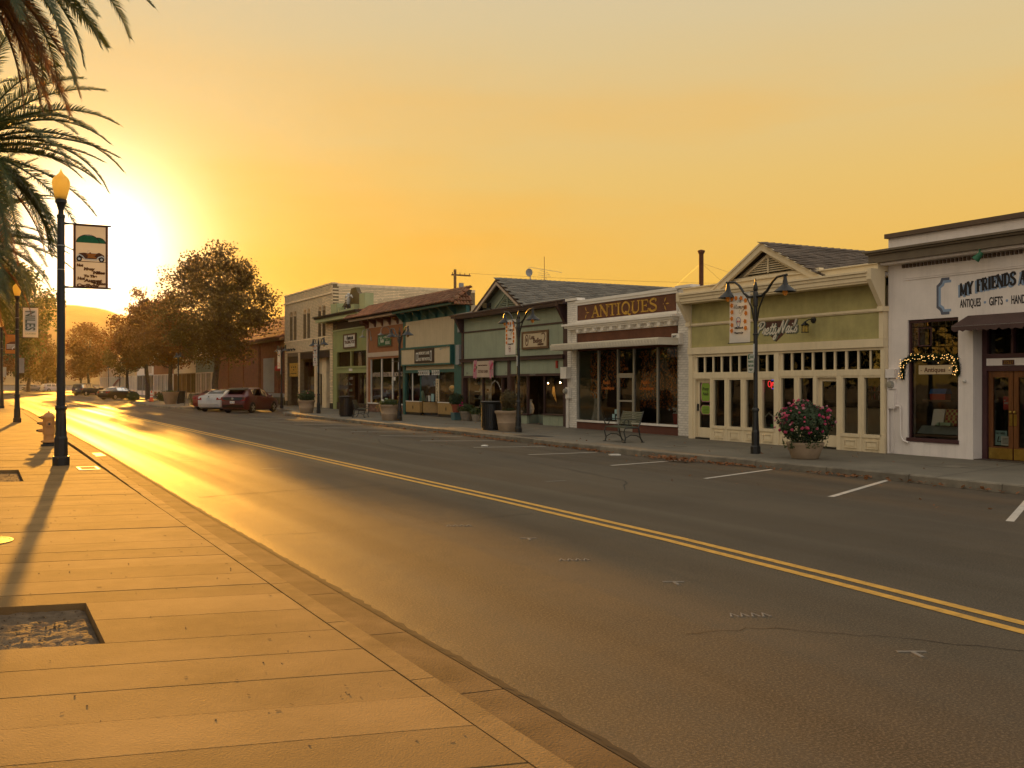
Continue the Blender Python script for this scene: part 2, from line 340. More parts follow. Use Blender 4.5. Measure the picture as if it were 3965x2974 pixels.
# brush script, unit = x-height
SCR = {
 'P': (1.30, [[(0.62, 1.9), (0.5, 1.0), (0.3, 0.0), (0.2, -0.3)], [(0.05, 1.5), (0.4, 2.05), (1.1, 2.1), (1.3, 1.6), (0.9, 1.05), (0.5, 0.95)]]),
 'N': (1.55, [[(0.05, 0.0), (0.25, 0.6), (0.4, 1.6), (0.5, 2.1)], [(0.5, 2.1), (0.65, 1.2), (0.9, 0.0)], [(0.9, 0.0), (1.1, 1.0), (1.3, 1.9), (1.5, 2.15)]]),
 'M': (1.90, [[(0.0, 0.1), (0.2, 0.6), (0.35, 1.6), (0.45, 2.0)], [(0.45, 2.0), (0.55, 1.0), (0.7, 0.1)], [(0.7, 0.1), (1.0, 1.2), (1.25, 2.0)], [(1.25, 2.0), (1.3, 1.0), (1.45, 0.0), (1.75, 0.25)]]),
 'I': (0.85, [[(0.2, 1.7), (0.5, 2.0), (0.9, 1.9)], [(0.6, 1.95), (0.45, 1.0), (0.3, 0.1), (0.0, 0.1)]]),
 'O': (1.35, [arc(0.65, 1.0, 0.55, 1.0, 100, 470, 18)]),
 'A': (1.40, [[(0.0, 0.05), (0.4, 0.6), (0.8, 1.5), (1.05, 2.05)], [(1.05, 2.05), (1.05, 1.0), (1.15, 0.0), (1.4, 0.2)], [(0.35, 0.75), (1.15, 0.8)]]),
 'a': (0.86, [[(0.62, 0.95), (0.3, 1.0), (0.05, 0.5), (0.15, 0.05), (0.42, 0.15), (0.62, 0.9)], [(0.64, 1.0), (0.55, 0.3), (0.68, 0.0), (0.9, 0.3)]]),
 'e': (0.72, [[(0.1, 0.45), (0.42, 0.6), (0.5, 0.88), (0.3, 1.02), (0.07, 0.7), (0.1, 0.15), (0.38, 0.0), (0.75, 0.35)]]),
 'r': (0.64, [[(0.0, 0.2), (0.22, 1.05), (0.28, 0.85), (0.5, 0.95)], [(0.5, 0.95), (0.38, 0.3), (0.46, 0.0), (0.68, 0.3)]]),
 't': (0.56, [[(0.36, 1.75), (0.24, 0.8), (0.2, 0.1), (0.38, 0.0), (0.6, 0.3)], [(0.0, 1.12), (0.62, 1.22)]]),
 'y': (0.84, [[(0.05, 0.9), (0.1, 0.2), (0.32, 0.05), (0.58, 0.5), (0.68, 1.0)], [(0.68, 1.0), (0.58, 0.0), (0.38, -0.8), (0.08, -0.85), (0.15, -0.4), (0.9, 0.3)]]),
 'i': (0.44, [[(0.16, 0.95), (0.12, 0.2), (0.24, 0.0), (0.46, 0.3)], [(0.22, 1.3), (0.24, 1.45)]]),
 'l': (0.46, [[(0.05, 0.3), (0.32, 1.3), (0.38, 1.95), (0.24, 1.95), (0.14, 0.9), (0.14, 0.15), (0.28, 0.0), (0.5, 0.3)]]),
 's': (0.62, [[(0.0, 0.25), (0.3, 1.02), (0.34, 0.8), (0.5, 0.45), (0.38, 0.05), (0.08, 0.05)], [(0.38, 0.05), (0.66, 0.3)]]),
 'n': (0.90, [[(0.05, 0.9), (0.15, 1.0), (0.1, 0.0)], [(0.12, 0.3), (0.35, 0.95), (0.55, 0.9), (0.5, 0.1), (0.68, 0.0), (0.92, 0.3)]]),
 'm': (1.25, [[(0.05, 0.9), (0.15, 1.0), (0.1, 0.0)], [(0.12, 0.3), (0.32, 0.95), (0.5, 0.9), (0.45, 0.0)], [(0.47, 0.3), (0.68, 0.95), (0.88, 0.9), (0.84, 0.1), (1.0, 0.0), (1.25, 0.3)]]),
 'o': (0.80, [arc(0.36, 0.5, 0.32, 0.5, 60, 430, 12) + [(0.85, 0.85)]]),
 'f': (0.62, [[(0.7, 1.7), (0.5, 1.95), (0.36, 1.4), (0.24, 0.0), (0.05, -0.8), (-0.15, -0.7)], [(0.05, 0.95), (0.6, 1.0)]]),
 'c': (0.66, [[(0.52, 0.8), (0.3, 1.0), (0.06, 0.6), (0.12, 0.1), (0.4, 0.0), (0.7, 0.3)]]),
 'k': (0.8, [[(0.1, 1.9), (0.12, 0.0)], [(0.55, 0.95), (0.15, 0.45), (0.6, 0.0), (0.8, 0.2)]]),
 'K': (1.3, [[(0.3, 2.0), (0.2, 0.0)], [(1.1, 2.0), (0.3, 0.9), (0.7, 0.6), (1.1, 0.0), (1.3, 0.2)]]),
 "'": (0.3, [[(0.15, 1.9), (0.1, 1.6)]]),
 ' ': (0.55, []),
}
def draw(mb, s, fr, h, width=None, font=SER, weight=1.0, shear=0.0, th=0.006, rise=None, boldw=0.20):
    """write s into mb with strokes; fr is the frame at the left end of the baseline"""
    adv = sum(font[c][0] for c in s); k = 1.0 if not width else width / (adv * h); x = 0.0
    n = 0
    for c in s:
        a, st = font[c]
        for q in st:
            pts, w = (q if font is SER else (crom(q, 4), boldw))
            dy = rise((x + a / 2) / adv) if rise else 0.0
            P = [((px + py * shear + x) * h * k, py * h + dy) for px, py in pts]
            mb.ribbon(P, w * h * weight, fr, th, n % 9); n += 1
        x += a
    return mb
# ------------------------------------------------------------------ material list
def asphalt():
    m = bpy.data.materials.new('asphalt'); m.use_nodes = True; t = m.node_tree; b = t.nodes['Principled BSDF']; L = t.links.new
    co = t.nodes.new('ShaderNodeTexCoord')
    def noise(sc, det, ro=0.6, st=None):
        n = t.nodes.new('ShaderNodeTexNoise'); n.inputs['Scale'].default_value = sc; n.inputs['Detail'].default_value = det; n.inputs['Roughness'].default_value = ro
        if st:
            mp = t.nodes.new('ShaderNodeMapping'); mp.inputs['Scale'].default_value = st; L(co.outputs['Object'], mp.inputs[0]); L(mp.outputs[0], n.inputs['Vector'])
        else: L(co.outputs['Object'], n.inputs['Vector'])
        return n.outputs[0]
    def mr(s, a, b_, c, d):
        n = t.nodes.new('ShaderNodeMapRange'); L(s, n.inputs[0])
        for i, v in enumerate((a, b_, c, d)): n.inputs[i + 1].default_value = v
        return n.outputs[0]
    def mixc(f, a, b_, mode='MIX'):
        n = t.nodes.new('ShaderNodeMix'); n.data_type = 'RGBA'; n.blend_type = mode
        for i, s in ((0, f), (6, a), (7, b_)):
            if isinstance(s, (int, float)): n.inputs[i].default_value = s
            elif isinstance(s, tuple): n.inputs[i].default_value = (*s, 1)
            else: L(s, n.inputs[i])
        return n.outputs[2]
    lanes = noise(1.0, 3, 0.5, (0.55, 0.012, 1)); patch = noise(0.22, 6, 0.65); grit = noise(55, 3, 0.7); fine = noise(190, 2, 0.7)
    c = mixc(mr(lanes, 0.38, 0.62, 0, 1), (0.062, 0.051, 0.036), (0.098, 0.079, 0.055))
    c = mixc(mr(patch, 0.42, 0.68, 0, 0.75), c, (0.042, 0.034, 0.025))
    c = mixc(mr(noise(0.9, 5, 0.7, (1, .25, 1)), 0.52, 0.72, 0, 0.5), c, (0.115, 0.088, 0.057))
    c = mixc(mr(grit, 0.46, 0.74, 0.0, 0.9), c, (0.205, 0.160, 0.110))
    c = mixc(mr(fine, 0.54, 0.70, 0.0, 0.85), c, (0.022, 0.019, 0.016))
    L(c, b.inputs['Base Color'])
    # wheel paths are polished by traffic
    L(mr(noise(1.0, 2, 0.5, (0.9, 0.008, 1)), 0.40, 0.60, 0.55, 0.75), b.inputs['Roughness'])
    b.inputs['Specular IOR Level'].default_value = 0.14
    bp = t.nodes.new('ShaderNodeBump'); bp.inputs['Strength'].default_value = 0.55; bp.inputs['Distance'].default_value = 0.012
    add = t.nodes.new('ShaderNodeMath'); add.operation = 'ADD'; L(noise(70, 4, 0.75), add.inputs[0]); L(mr(noise(3.0, 3), 0, 1, 0, 1.5), add.inputs[1])
    L(add.outputs[0], bp.inputs['Height']); L(bp.outputs[0], b.inputs['Normal'])
    MATS['asphalt'] = m
asphalt()
mat('concrete', (0.265, 0.170, 0.074), 0.86, 0.22, 1.1, 0.35, 90, stain=0.45, spec=0.10, objr=0.16)
mat('concrete_dark', (0.150, 0.132, 0.098), 0.75, 0.22, 0.7, 0.3, 80, stain=0.6)
mat('kerb_stone', (0.185, 0.160, 0.118), 0.8, 0.3, 3.0, 0.6, 40, stain=0.8, objr=0.18)
mat('kerb_near', (0.270, 0.175, 0.078), 0.86, 0.25, 3.0, 0.4, 60, stain=0.6, spec=0.10, objr=0.15)
mat('gutter_pan', (0.165, 0.108, 0.055), 0.86, 0.3, 2.0, 0.4, 60, stain=0.7, spec=0.10, objr=0.15)
mat('soil', (0.15, 0.105, 0.062), 0.95, 0.4, 6.0, 1.0, 25)
mat('dry_ground', (0.16, 0.13, 0.08), 0.95, 0.3, 0.2)
mat('hill_grass', (0.20, 0.14, 0.06), 0.95, 0.25, 0.02)
mat('joint_dirt', (0.014, 0.011, 0.009), 0.9, 0.3, 20)
mat('yellow_paint', (0.62, 0.33, 0.035), 0.6, 0.25, 9.0, 0.3, 90, stain=0.45)
mat('white_paint', (0.52, 0.48, 0.42), 0.6, 0.2, 8.0, 0.3, 90, stain=0.5)
mat('worn_paint', (0.17, 0.16, 0.145), 0.7, 0.3, 20.0)
mat('litter', (0.16, 0.10, 0.05), 0.9, 0.5, 8.0)
mat('leaf_dry', (0.22, 0.095, 0.035), 0.8, 0.5, 5.0, trans=0.25)
mat('iron', (0.05, 0.047, 0.042), 0.55, 0.3, 12.0, 0.4, 60, spec=0.2)
mat('black_metal', (0.010, 0.010, 0.010), 0.42, 0.2, 5.0, 0.12, 40)
mat('stucco_white', (0.800, 0.730, 0.680), 0.85, 0.07, 1.4, 0.35, 45, stain=0.16, streak=0.22)
mat('white_trim', (0.80, 0.75, 0.67), 0.6, 0.06, 3.0, stain=0.15)
mat('taupe', (0.155, 0.122, 0.085), 0.6, 0.12, 4.0, stain=0.3)
mat('brown_cap', (0.11, 0.07, 0.045), 0.6, 0.15, 4.0)
mat('purple_trim', (0.060, 0.020, 0.022), 0.55, 0.2, 5.0)
mat('awning_cloth', (0.070, 0.036, 0.030), 0.85, 0.2, 3.0, 0.2, 120)
mat('oak_door', (0.145, 0.052, 0.014), 0.38, 0.35, 4.0, stretch=(6, 6, 0.6))
mat('brass', (0.42, 0.28, 0.065), 0.32, 0.25, 5.0, metal=0.9)
mat('sign_blue', (0.25, 0.34, 0.48), 0.8, 0.1, 6.0)
mat('sign_slate', (0.11, 0.12, 0.16), 0.8, 0.1, 6.0)
mat('ink', (0.015, 0.011, 0.012), 0.7, 0.1, 6.0)
mat('cream', (0.78, 0.65, 0.43), 0.55, 0.06, 2.0, stain=0.12, streak=0.22)
mat('green_stucco', (0.420, 0.370, 0.150), 0.85, 0.2, 1.6, 0.4, 30, stain=0.22, streak=0.25)
mat('shingle', (0.115, 0.085, 0.062), 0.9, 0.35, 3.0, 0.5, 50, objr=0.30)
mat('shingle_grey', (0.150, 0.135, 0.110), 0.9, 0.35, 3.0, 0.5, 50, objr=0.25)
mat('brown_sign', (0.085, 0.030, 0.018), 0.7, 0.15, 5.0)
mat('off_white', (0.70, 0.64, 0.52), 0.6, 0.05, 4.0)
mat('white_brick', (0.76, 0.71, 0.63), 0.75, 0.12, 5.0, 0.3, 40, stain=0.15, objr=0.10)
mat('mortar_white', (0.44, 0.41, 0.35), 0.9, 0.15, 5.0)
mat('brown_stucco', (0.125, 0.045, 0.020), 0.85, 0.22, 2.5, 0.5, 40)
mat('gold_leaf', (0.52, 0.30, 0.045), 0.45, 0.45, 7.0, metal=0.25)
mat('bulkhead_red', (0.115, 0.036, 0.022), 0.7, 0.2, 3.0)
mat('aluminium', (0.42, 0.41, 0.37), 0.45, 0.1, 5.0, metal=0.6)
mat('sage', (0.305, 0.345, 0.245), 0.75, 0.09, 1.5, 0.15, 30, stain=0.2, streak=0.3)
mat('sage_dark', (0.130, 0.155, 0.115), 0.75, 0.12, 1.5)
mat('plum', (0.052, 0.024, 0.024), 0.6, 0.2, 4.0)
mat('beige_wall', (0.580, 0.460, 0.290), 0.85, 0.07, 1.2, 0.2, 40, stain=0.22, streak=0.25)
mat('teal', (0.025, 0.105, 0.088), 0.6, 0.15, 4.0)
mat('tan_tile', (0.36, 0.225, 0.085), 0.35, 0.14, 6.0)
mat('black_tile', (0.012, 0.011, 0.010), 0.4, 0.1, 6.0)
mat('rust_wall', (0.320, 0.125, 0.048), 0.85, 0.1, 1.5, 0.2, 40, stain=0.2, streak=0.25)
mat('rust_bracket', (0.135, 0.040, 0.020), 0.7, 0.15, 4.0)
mat('pinkish_white', (0.52, 0.40, 0.30), 0.7, 0.08, 3.0)
mat('clay_tile', (0.215, 0.092, 0.044), 0.85, 0.5, 3.5, 0.4, 30, objr=0.35)
mat('clay_tile_b', (0.220, 0.115, 0.060), 0.85, 0.5, 5.0, 0.4, 30, objr=0.35)
mat('used_brick', (0.20, 0.10, 0.065), 0.9, 0.45, 6.0, objr=0.4)
mat('green_wall', (0.300, 0.315, 0.120), 0.75, 0.08, 1.5, 0.15, 40, stain=0.18, streak=0.25)
mat('green_light', (0.420, 0.440, 0.220), 0.7, 0.1, 2.0, stain=0.25)
mat('bronze_paint', (0.115, 0.075, 0.022), 0.5, 0.2, 3.0)
mat('dark_brown', (0.040, 0.020, 0.012), 0.6, 0.2, 4.0)
mat('cream_brick', (0.800, 0.620, 0.380), 0.85, 0.16, 4.0, 0.4, 40, objr=0.16)
mat('cream_mortar', (0.20, 0.145, 0.08), 0.95, 0.2, 5.0)
mat('red_brick', (0.20, 0.072, 0.032), 0.88, 0.25, 3.0, 0.4, 30)
mat('grey_wall', (0.30, 0.30, 0.29), 0.8, 0.1, 2.0)
mat('wood_post', (0.20, 0.115, 0.05), 0.85, 0.3, 3.0, stretch=(6, 6, 0.6))
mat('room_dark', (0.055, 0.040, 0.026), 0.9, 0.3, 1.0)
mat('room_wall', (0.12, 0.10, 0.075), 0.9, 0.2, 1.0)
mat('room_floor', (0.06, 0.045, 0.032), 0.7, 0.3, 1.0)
mat('wood_shelf', (0.13, 0.065, 0.028), 0.6, 0.25, 3.0)
mat('curtain_dark', (0.045, 0.030, 0.022), 0.95, 0.4, 6.0, stretch=(1, 9, 0.6))
mat('lace', (0.42, 0.40, 0.35), 0.9, 0.3, 9.0)
mat('autumn_leaf', (0.42, 0.13, 0.02), 0.8, 0.4, 9.0, trans=0.3)
mat('paper', (0.66, 0.63, 0.56), 0.8, 0.05, 3.0)
mat('paper_teal', (0.30, 0.45, 0.44), 0.8, 0.1, 3.0)
mat('red_paint', (0.36, 0.030, 0.020), 0.5, 0.2, 4.0)
mat('blue_paint', (0.030, 0.105, 0.30), 0.5, 0.2, 4.0)
mat('green_paint', (0.035, 0.22, 0.05), 0.5, 0.2, 4.0)
mat('lime_sticker', (0.22, 0.36, 0.04), 0.6, 0.08, 4.0)
mat('pumpkin', (0.50, 0.13, 0.012), 0.6, 0.2, 4.0)
mat('white_glaze', (0.62, 0.60, 0.55), 0.3, 0.1, 4.0)
mat('mint', (0.30, 0.45, 0.30), 0.6, 0.15, 4.0)
mat('skin_tone', (0.35, 0.2, 0.13), 0.7, 0.1, 4.0)
mat('suit_dark', (0.02, 0.018, 0.018), 0.9, 0.2, 4.0)
mat('warm_bulb', (1.0, 0.55, 0.16), 0.5, 0, emit=1.6)
mat('lamp_bulb', (1.0, 0.55, 0.20), 0.5, 0, emit=45.0)
mat('neon_red', (1.0, 0.03, 0.04), 0.5, 0, emit=0.5)
mat('neon_blue', (0.06, 0.10, 1.0), 0.5, 0, emit=0.5)
mat('banner_cloth', (0.66, 0.62, 0.56), 0.9, 0.06, 5.0, 0.15, 60, trans=0.30)
mat('marigold', (0.62, 0.18, 0.012), 0.9, 0.35, 30.0)
mat('banner_green', (0.018, 0.135, 0.055), 0.9, 0.2, 20.0)
mat('banner_brown', (0.11, 0.040, 0.016), 0.9, 0.3, 20.0)
mat('banner_orange', (0.42, 0.14, 0.02), 0.9, 0.3, 30.0)
mat('banner_sky', (0.30, 0.42, 0.45), 0.9, 0.1, 10)
mat('sugar_pink', (0.42, 0.10, 0.12), 0.9, 0.3, 30.0)
mat('sugar_blue', (0.10, 0.14, 0.30), 0.9, 0.3, 30.0)
mat('sign_white', (0.62, 0.62, 0.58), 0.5, 0.05, 4.0)
mat('sign_green', (0.012, 0.11, 0.045), 0.5, 0.1, 6.0)
mat('terracotta_pale', (0.36, 0.26, 0.17), 0.85, 0.16, 3.0, 0.3, 40, stain=0.35)
mat('terracotta_red', (0.26, 0.065, 0.028), 0.85, 0.2, 3.0, stain=0.3)
mat('stone_pot', (0.24, 0.20, 0.15), 0.9, 0.3, 6.0, 0.6, 30)
mat('teal_pot', (0.075, 0.15, 0.16), 0.5, 0.15, 4.0)
mat('bench_green', (0.070, 0.080, 0.050), 0.45, 0.15, 6.0)
mat('bench_iron', (0.016, 0.020, 0.018), 0.45, 0.15, 6.0)
mat('hydrant_paint', (0.52, 0.25, 0.075), 0.5, 0.15, 5.0, stain=0.4)
mat('cone_orange', (0.62, 0.075, 0.015), 0.6, 0.15, 5.0)
mat('palm_green', (0.060, 0.080, 0.022), 0.45, 0.35, 3.0, trans=0.22, spec=0.5)
mat('palm_brown', (0.20, 0.095, 0.035), 0.8, 0.35, 3.0, trans=0.25)
mat('palm_bark', (0.11, 0.075, 0.045), 0.95, 0.4, 5.0, 1.0, 14)
mat('bark', (0.085, 0.060, 0.040), 0.95, 0.4, 5.0, 1.0, 18)
mat('leaf_autumn', (0.080, 0.055, 0.014), 0.6, 0.5, 0.9, trans=0.30)
mat('leaf_rust', (0.130, 0.055, 0.013), 0.6, 0.5, 0.9, trans=0.30)
mat('leaf_green', (0.050, 0.075, 0.018), 0.6, 0.45, 0.8, trans=0.35)
mat('leaf_dark', (0.028, 0.050, 0.014), 0.55, 0.45, 2.0, trans=0.2)
mat('topiary_leaf', (0.085, 0.065, 0.022), 0.7, 0.4, 3.0, trans=0.2)
mat('petal_pink', (0.58, 0.085, 0.16), 0.7, 0.35, 6.0, trans=0.3)
mat('petal_pale', (0.62, 0.28, 0.34), 0.7, 0.3, 6.0, trans=0.3)
mat('petal_magenta', (0.45, 0.012, 0.12), 0.7, 0.3, 6.0, trans=0.3)
mat('rubber', (0.014, 0.014, 0.014), 0.85, 0.2, 6.0)
mat('rim_alloy', (0.36, 0.35, 0.33), 0.35, 0.15, 6.0, metal=0.7)
mat('car_maroon', (0.085, 0.006, 0.010), 0.30, 0.06, 3.0, coat=0.6)
mat('car_white', (0.55, 0.54, 0.53), 0.32, 0.05, 3.0, coat=0.6)
mat('car_red', (0.20, 0.018, 0.012), 0.30, 0.06, 3.0, coat=0.6)
mat('car_black', (0.012, 0.011, 0.011), 0.28, 0.1, 3.0, coat=0.6)
mat('car_grey', (0.10, 0.095, 0.09), 0.35, 0.1, 3.0, coat=0.5)
mat('car_trim', (0.012, 0.012, 0.013), 0.5, 0.1, 5.0)
mat('lamp_red', (0.25, 0.008, 0.008), 0.25, 0.1, 8.0)
mat('lamp_clear', (0.5, 0.45, 0.4), 0.25, 0.1, 8.0)
mat('chrome', (0.5, 0.5, 0.48), 0.2, 0.05, 5.0, metal=0.95)
mat('globe_glass', (0.700, 0.550, 0.260), 0.35, 0.15, 30.0, trans=0.8)
mat('amber_glass', (0.500, 0.360, 0.140), 0.25, 0.1, 8.0, trans=0.6)
mat('rusty_pipe', (0.14, 0.055, 0.025), 0.8, 0.4, 4.0, metal=0.2)
glassmat('glass'); glassmat('glass_dark', (0.45, 0.46, 0.42)); glassmat('car_glass', (0.30, 0.32, 0.30)); glassmat('leaded', (0.62, 0.52, 0.34))

for n_ in ('warm_bulb', 'neon_red', 'neon_blue'): MATS[n_].cycles.emission_sampling = 'NONE'
# ------------------------------------------------------------------ ground, road
KT = 0.15
def struct(o): o['kind'] = 'structure'; return o
g = MB().quad((-1500, -600, -0.06), (1500, -600, -0.06), (1500, 1500, -0.06), (-1500, 1500, -0.06)).build('ground', 'dry_ground'); struct(g)
KERB = [(15.25, -30), (15.25, 8), (15.25, 10.5), (15.3, 13), (15.05, 17), (14.75, 21), (14.9, 26), (15.2, 34), (15.3, 45), (15.4, 56.5), (15.8, 58.5), (17.6, 61.5), (17.7, 71.2),
        (15.0, 72.0), (13.3, 73.0), (12.2, 75.5), (11.85, 79), (12.0, 92), (12.4, 97.5), (14.0, 99.5), (15.6, 103), (15.6, 140), (15.2, 175), (14.6, 205), (13.4, 232), (9, 262), (0, 290), (-30, 330)]
LEFT = [(2.80, -30), (2.80, 14), (2.95, 27), (2.93, 45), (2.88, 76), (2.6, 92), (0.5, 104), (-8, 112), (-45, 116)]
road = MB().add([(x, y, 0) for x, y in KERB] + [(x, y, 0) for x, y in ([(-60, 330)] + LEFT[::-1])], [tuple(range(len(KERB) + 1 + len(LEFT)))]).build('road', 'asphalt'); struct(road)
def stripe(pts, w, m, name, parent, z=0.004):
    mb = MB(); P = [Vector(p) for p in pts]; Lf = []; Rt = []
    for i in range(len(P)):
        d = (P[min(i + 1, len(P) - 1)] - P[max(i - 1, 0)]).normalized(); n = Vector((-d.y, d.x)) * (w[i] if isinstance(w, list) else w) / 2
        Lf.append(P[i] + n); Rt.append(P[i] - n)
    k = len(P); mb.add([(p.x, p.y, z) for p in Lf + Rt], [(i + 1, i, k + i, k + i + 1) for i in range(k - 1)])
    return mb.build(name, m, parent)
YL = [(6.55, -20), (6.62, 0), (6.80, 4.2), (7.0, 6.9), (7.14, 9.5), (7.22, 14), (7.22, 30), (7.22, 60), (7.15, 96), (6.6, 130), (5.2, 165)]
stripe(YL, 0.115, 'yellow_paint', 'yellow_line', road)
stripe([(x + 0.235, y) for x, y in YL], 0.115, 'yellow_paint', 'yellow_line', road)
for a, b in [((12.15, 8.6), (15.0, 10.25)), ((12.2, 11.83), (15.31, 13.38)), ((12.4, 15.25), (15.0, 16.2)), ((12.51, 18.67), (14.85, 19.16)), ((12.5, 22.49), (14.6, 22.42)), ((12.55, 25.81), (14.6, 25.2)),
             ((12.44, 29.49), (14.6, 28.45)), ((12.42, 33.11), (14.8, 31.3)), ((12.49, 36.4), (14.9, 34.65)), ((12.5, 40.2), (15.0, 38.2)), ((12.5, 44.2), (15.0, 42.0)), ((12.5, 48.3), (15.1, 46.0)), ((12.5, 52.6), (15.1, 50.2))]:
    stripe([a, b], 0.105, 'white_paint', 'stall_line', road)
def rdcrack(pts, w=0.012):
    P = []
    for (a, b), (c, d) in zip(pts, pts[1:]):
        for k in range(7): P.append((a + (c - a) * k / 7 + random.uniform(-.03, .03), b + (d - b) * k / 7 + random.uniform(-.05, .05)))
    P.append(pts[-1]); stripe(P, [w * random.uniform(0.4, 1.3) for _ in P], 'joint_dirt', 'crack', road, 0.003)
rdcrack([(4.6, 5.9), (5.2, 5.75), (5.9, 5.05), (6.4, 4.35)], 0.010); rdcrack([(9.8, 14.2), (10.8, 15.6), (11.2, 18.5), (11.6, 22)], 0.02); rdcrack([(11.4, 19.5), (12.6, 18.2), (13.2, 15.5)], 0.015); rdcrack([(10.2, 24), (10.9, 29), (11.6, 31)], 0.02)
rdcrack([(3.1, 16.6), (4.5, 16.9), (6.6, 17.1)], 0.03); rdcrack([(3.0, 12.1), (3.9, 12.0), (6.9, 12.3)], 0.010)
# survey marks sprayed on the asphalt
def mark(x, y, kind):
    mb = MB(); f = ((x, y, 0), (0.88, -0.47, 0), (0.47, 0.88, 0), (0, 0, 1))
    if kind == 'T': mb.ribbon([(-0.10, 0), (0.10, 0)], 0.03, f, 0.0045); mb.ribbon([(0, 0), (0.02, -0.14)], 0.03, f, 0.0045, 1)
    else:
        for k in range(4): mb.ribbon([(-0.15 + k * 0.085, -0.05), (-0.13 + k * 0.085, 0.07), (-0.09 + k * 0.085, -0.04)], 0.018, f, 0.0045, k)
    mb.build('survey_mark', 'worn_paint', road)
for x, y, k in [(5.66, 4.75, 'T'), (5.4, 6.1, 'S'), (5.7, 7.47, 'T'), (5.48, 8.88, 'S'), (5.77, 10.38, 'T'), (5.48, 11.72, 'S')]: mark(x, y, k)
stripe([(2.42, 27.4), (2.80, 27.4)], 1.3, 'white_paint', 'painted_patch', road, 0.031)
for x, y in [(5.6, 21.5), (6.3, 26.0), (9.6, 16.2), (8.2, 27), (4.3, 24.6)]:
    stripe([(x - .22, y), (x + .22, y)], 0.07, 'worn_paint', 'survey_mark', road)

# ------------------------------------------------------------------ near pavement: slabs, kerb, gutter
pave = MB().box(-30, 2.17, -12, 30.2, -0.05, 0.055).build('near_pavement', 'joint_dirt'); struct(pave)
far_p = MB().add([(-30, 30.2, KT), (2.17, 30.2, KT), (2.22, 45, KT), (2.2, 76, KT), (1.9, 90, KT), (-0.4, 102, KT), (-9, 109, KT), (-30, 109, KT)], [tuple(range(8))]).build('pavement_stretch', 'concrete', pave)
SK = -0.245
def slab(x0, x1, ya, yb, name='slab', m='concrete', z=KT, gap=0.006):
    mb = MB(); f = lambda x, y: y + SK * (x - 2.17)
    dz = random.uniform(-0.002, 0.002)
    mb.prism([(x0 + gap, f(x0, ya) + gap, 0.06), (x1 - gap, f(x1, ya) + gap, 0.06), (x1 - gap, f(x1, yb) - gap, 0.06), (x0 + gap, f(x0, yb) - gap, 0.06)], (0, 0, z - 0.06 + dz))
    return mb.build(name, m, pave)
JY = [-4, -3, -2, -1, 0, 0.8, 1.5, 2.1, 2.7, 3.3, 3.9, 4.45, 4.98, 5.53, 6.08, 6.64, 7.36, 8.0, 8.44, 8.99, 9.56, 10.07, 10.62, 11.15, 11.7, 12.24]
while JY[-1] < 30.8: JY.append(JY[-1] + 0.66)
for a, b in zip(JY, JY[1:]):
    yb = b
    pit = (6.63 < a < 7.9) or (18.9 < a + 0.36 < 21.4)
    xl = 0.72 if a < 15 else 0.67
    if pit: slab(xl, 2.17, a, b); slab(-6, -1.05, a, b)
    else: slab(-6, 2.17, a, b)
def pitbed(y0, y1, x1):
    mb = MB(); n = 40
    vs = [(-1.05 + (x1 + 1.05) * i / n, (y0 + (y1 - y0) * j / n) + SK * (-1.05 + (x1 + 1.05) * i / n - 2.17) * 1.0, 0.085 + 0.022 * random.random() * (0 < i < n) + 0.05 * math.exp(-((i - 11) ** 2 + (j - 20) ** 2) / 110)) for j in range(n + 1) for i in range(n + 1)]
    mb.add(vs, [(j * (n + 1) + i, j * (n + 1) + i + 1, (j + 1) * (n + 1) + i + 1, (j + 1) * (n + 1) + i) for j in range(n) for i in range(n)])
    o = mb.build('tree_pit_soil', 'soil', pave, True)
    st = MB()
    for _ in range(260):
        x = random.uniform(-1.0, x1 - 0.03); y = random.uniform(y0 + .05, y1 - .05) + SK * (x - 2.17); r = random.uniform(0.003, 0.011)
        st.sphere((x, y, 0.105 + r * 0.4), r, 5, 3, (random.uniform(.7, 1.6), random.uniform(.7, 1.6), .7))
    p = st.build('mulch', 'soil', pave); p['kind'] = 'stuff'
pitbed(6.64, 8.0, 0.72); pitbed(18.6, 21.2, 0.67)
kerb_y = -4.0; k = 0
while kerb_y < 40:
    L_ = 1.55
    mb = MB(); xo = 0 if kerb_y < 14 else 0.1 * min(1, (kerb_y - 14) / 13)
    mb.prism([(2.175 + xo, kerb_y + 0.006, 0), (2.36 + xo, kerb_y + 0.006, 0), (2.345 + xo, kerb_y + 0.006, KT - 0.02), (2.325 + xo, kerb_y + 0.006, KT - 0.003), (2.175 + xo, kerb_y + 0.006, KT)], (0.0, L_ - 0.012, 0))
    mb.build('kerb_stone', 'kerb_near', pave)
    mb = MB().prism([(2.365 + xo, kerb_y + 0.008, -0.05), (2.775 + xo, kerb_y + 0.008, -0.05), (2.775 + xo, kerb_y + 0.008, 0.014), (2.365 + xo, kerb_y + 0.008, 0.028)], (0, L_ - 0.016, 0))
    mb.build('gutter_pan', 'gutter_pan', pave)
    kerb_y += L_
MB().prism([(2.27, 40, 0), (2.46, 40, 0), (2.44, 40, KT), (2.27, 40, KT)], (-0.07, 36, 0)).build('kerb_run', 'kerb_near', pave)
MB().prism([(2.46, 40, 0), (2.87, 40, 0), (2.87, 40, 0.014), (2.46, 40, 0.026)], (-0.07, 36, 0)).build('gutter_run', 'gutter_pan', pave)
stripe([(2.815, -5), (2.815, 14), (2.93, 27), (2.93, 40), (2.89, 76)], [0.05, 0.05, 0.06, 0.06, 0.06], 'joint_dirt', 'gutter_seam', pave, 0.009)
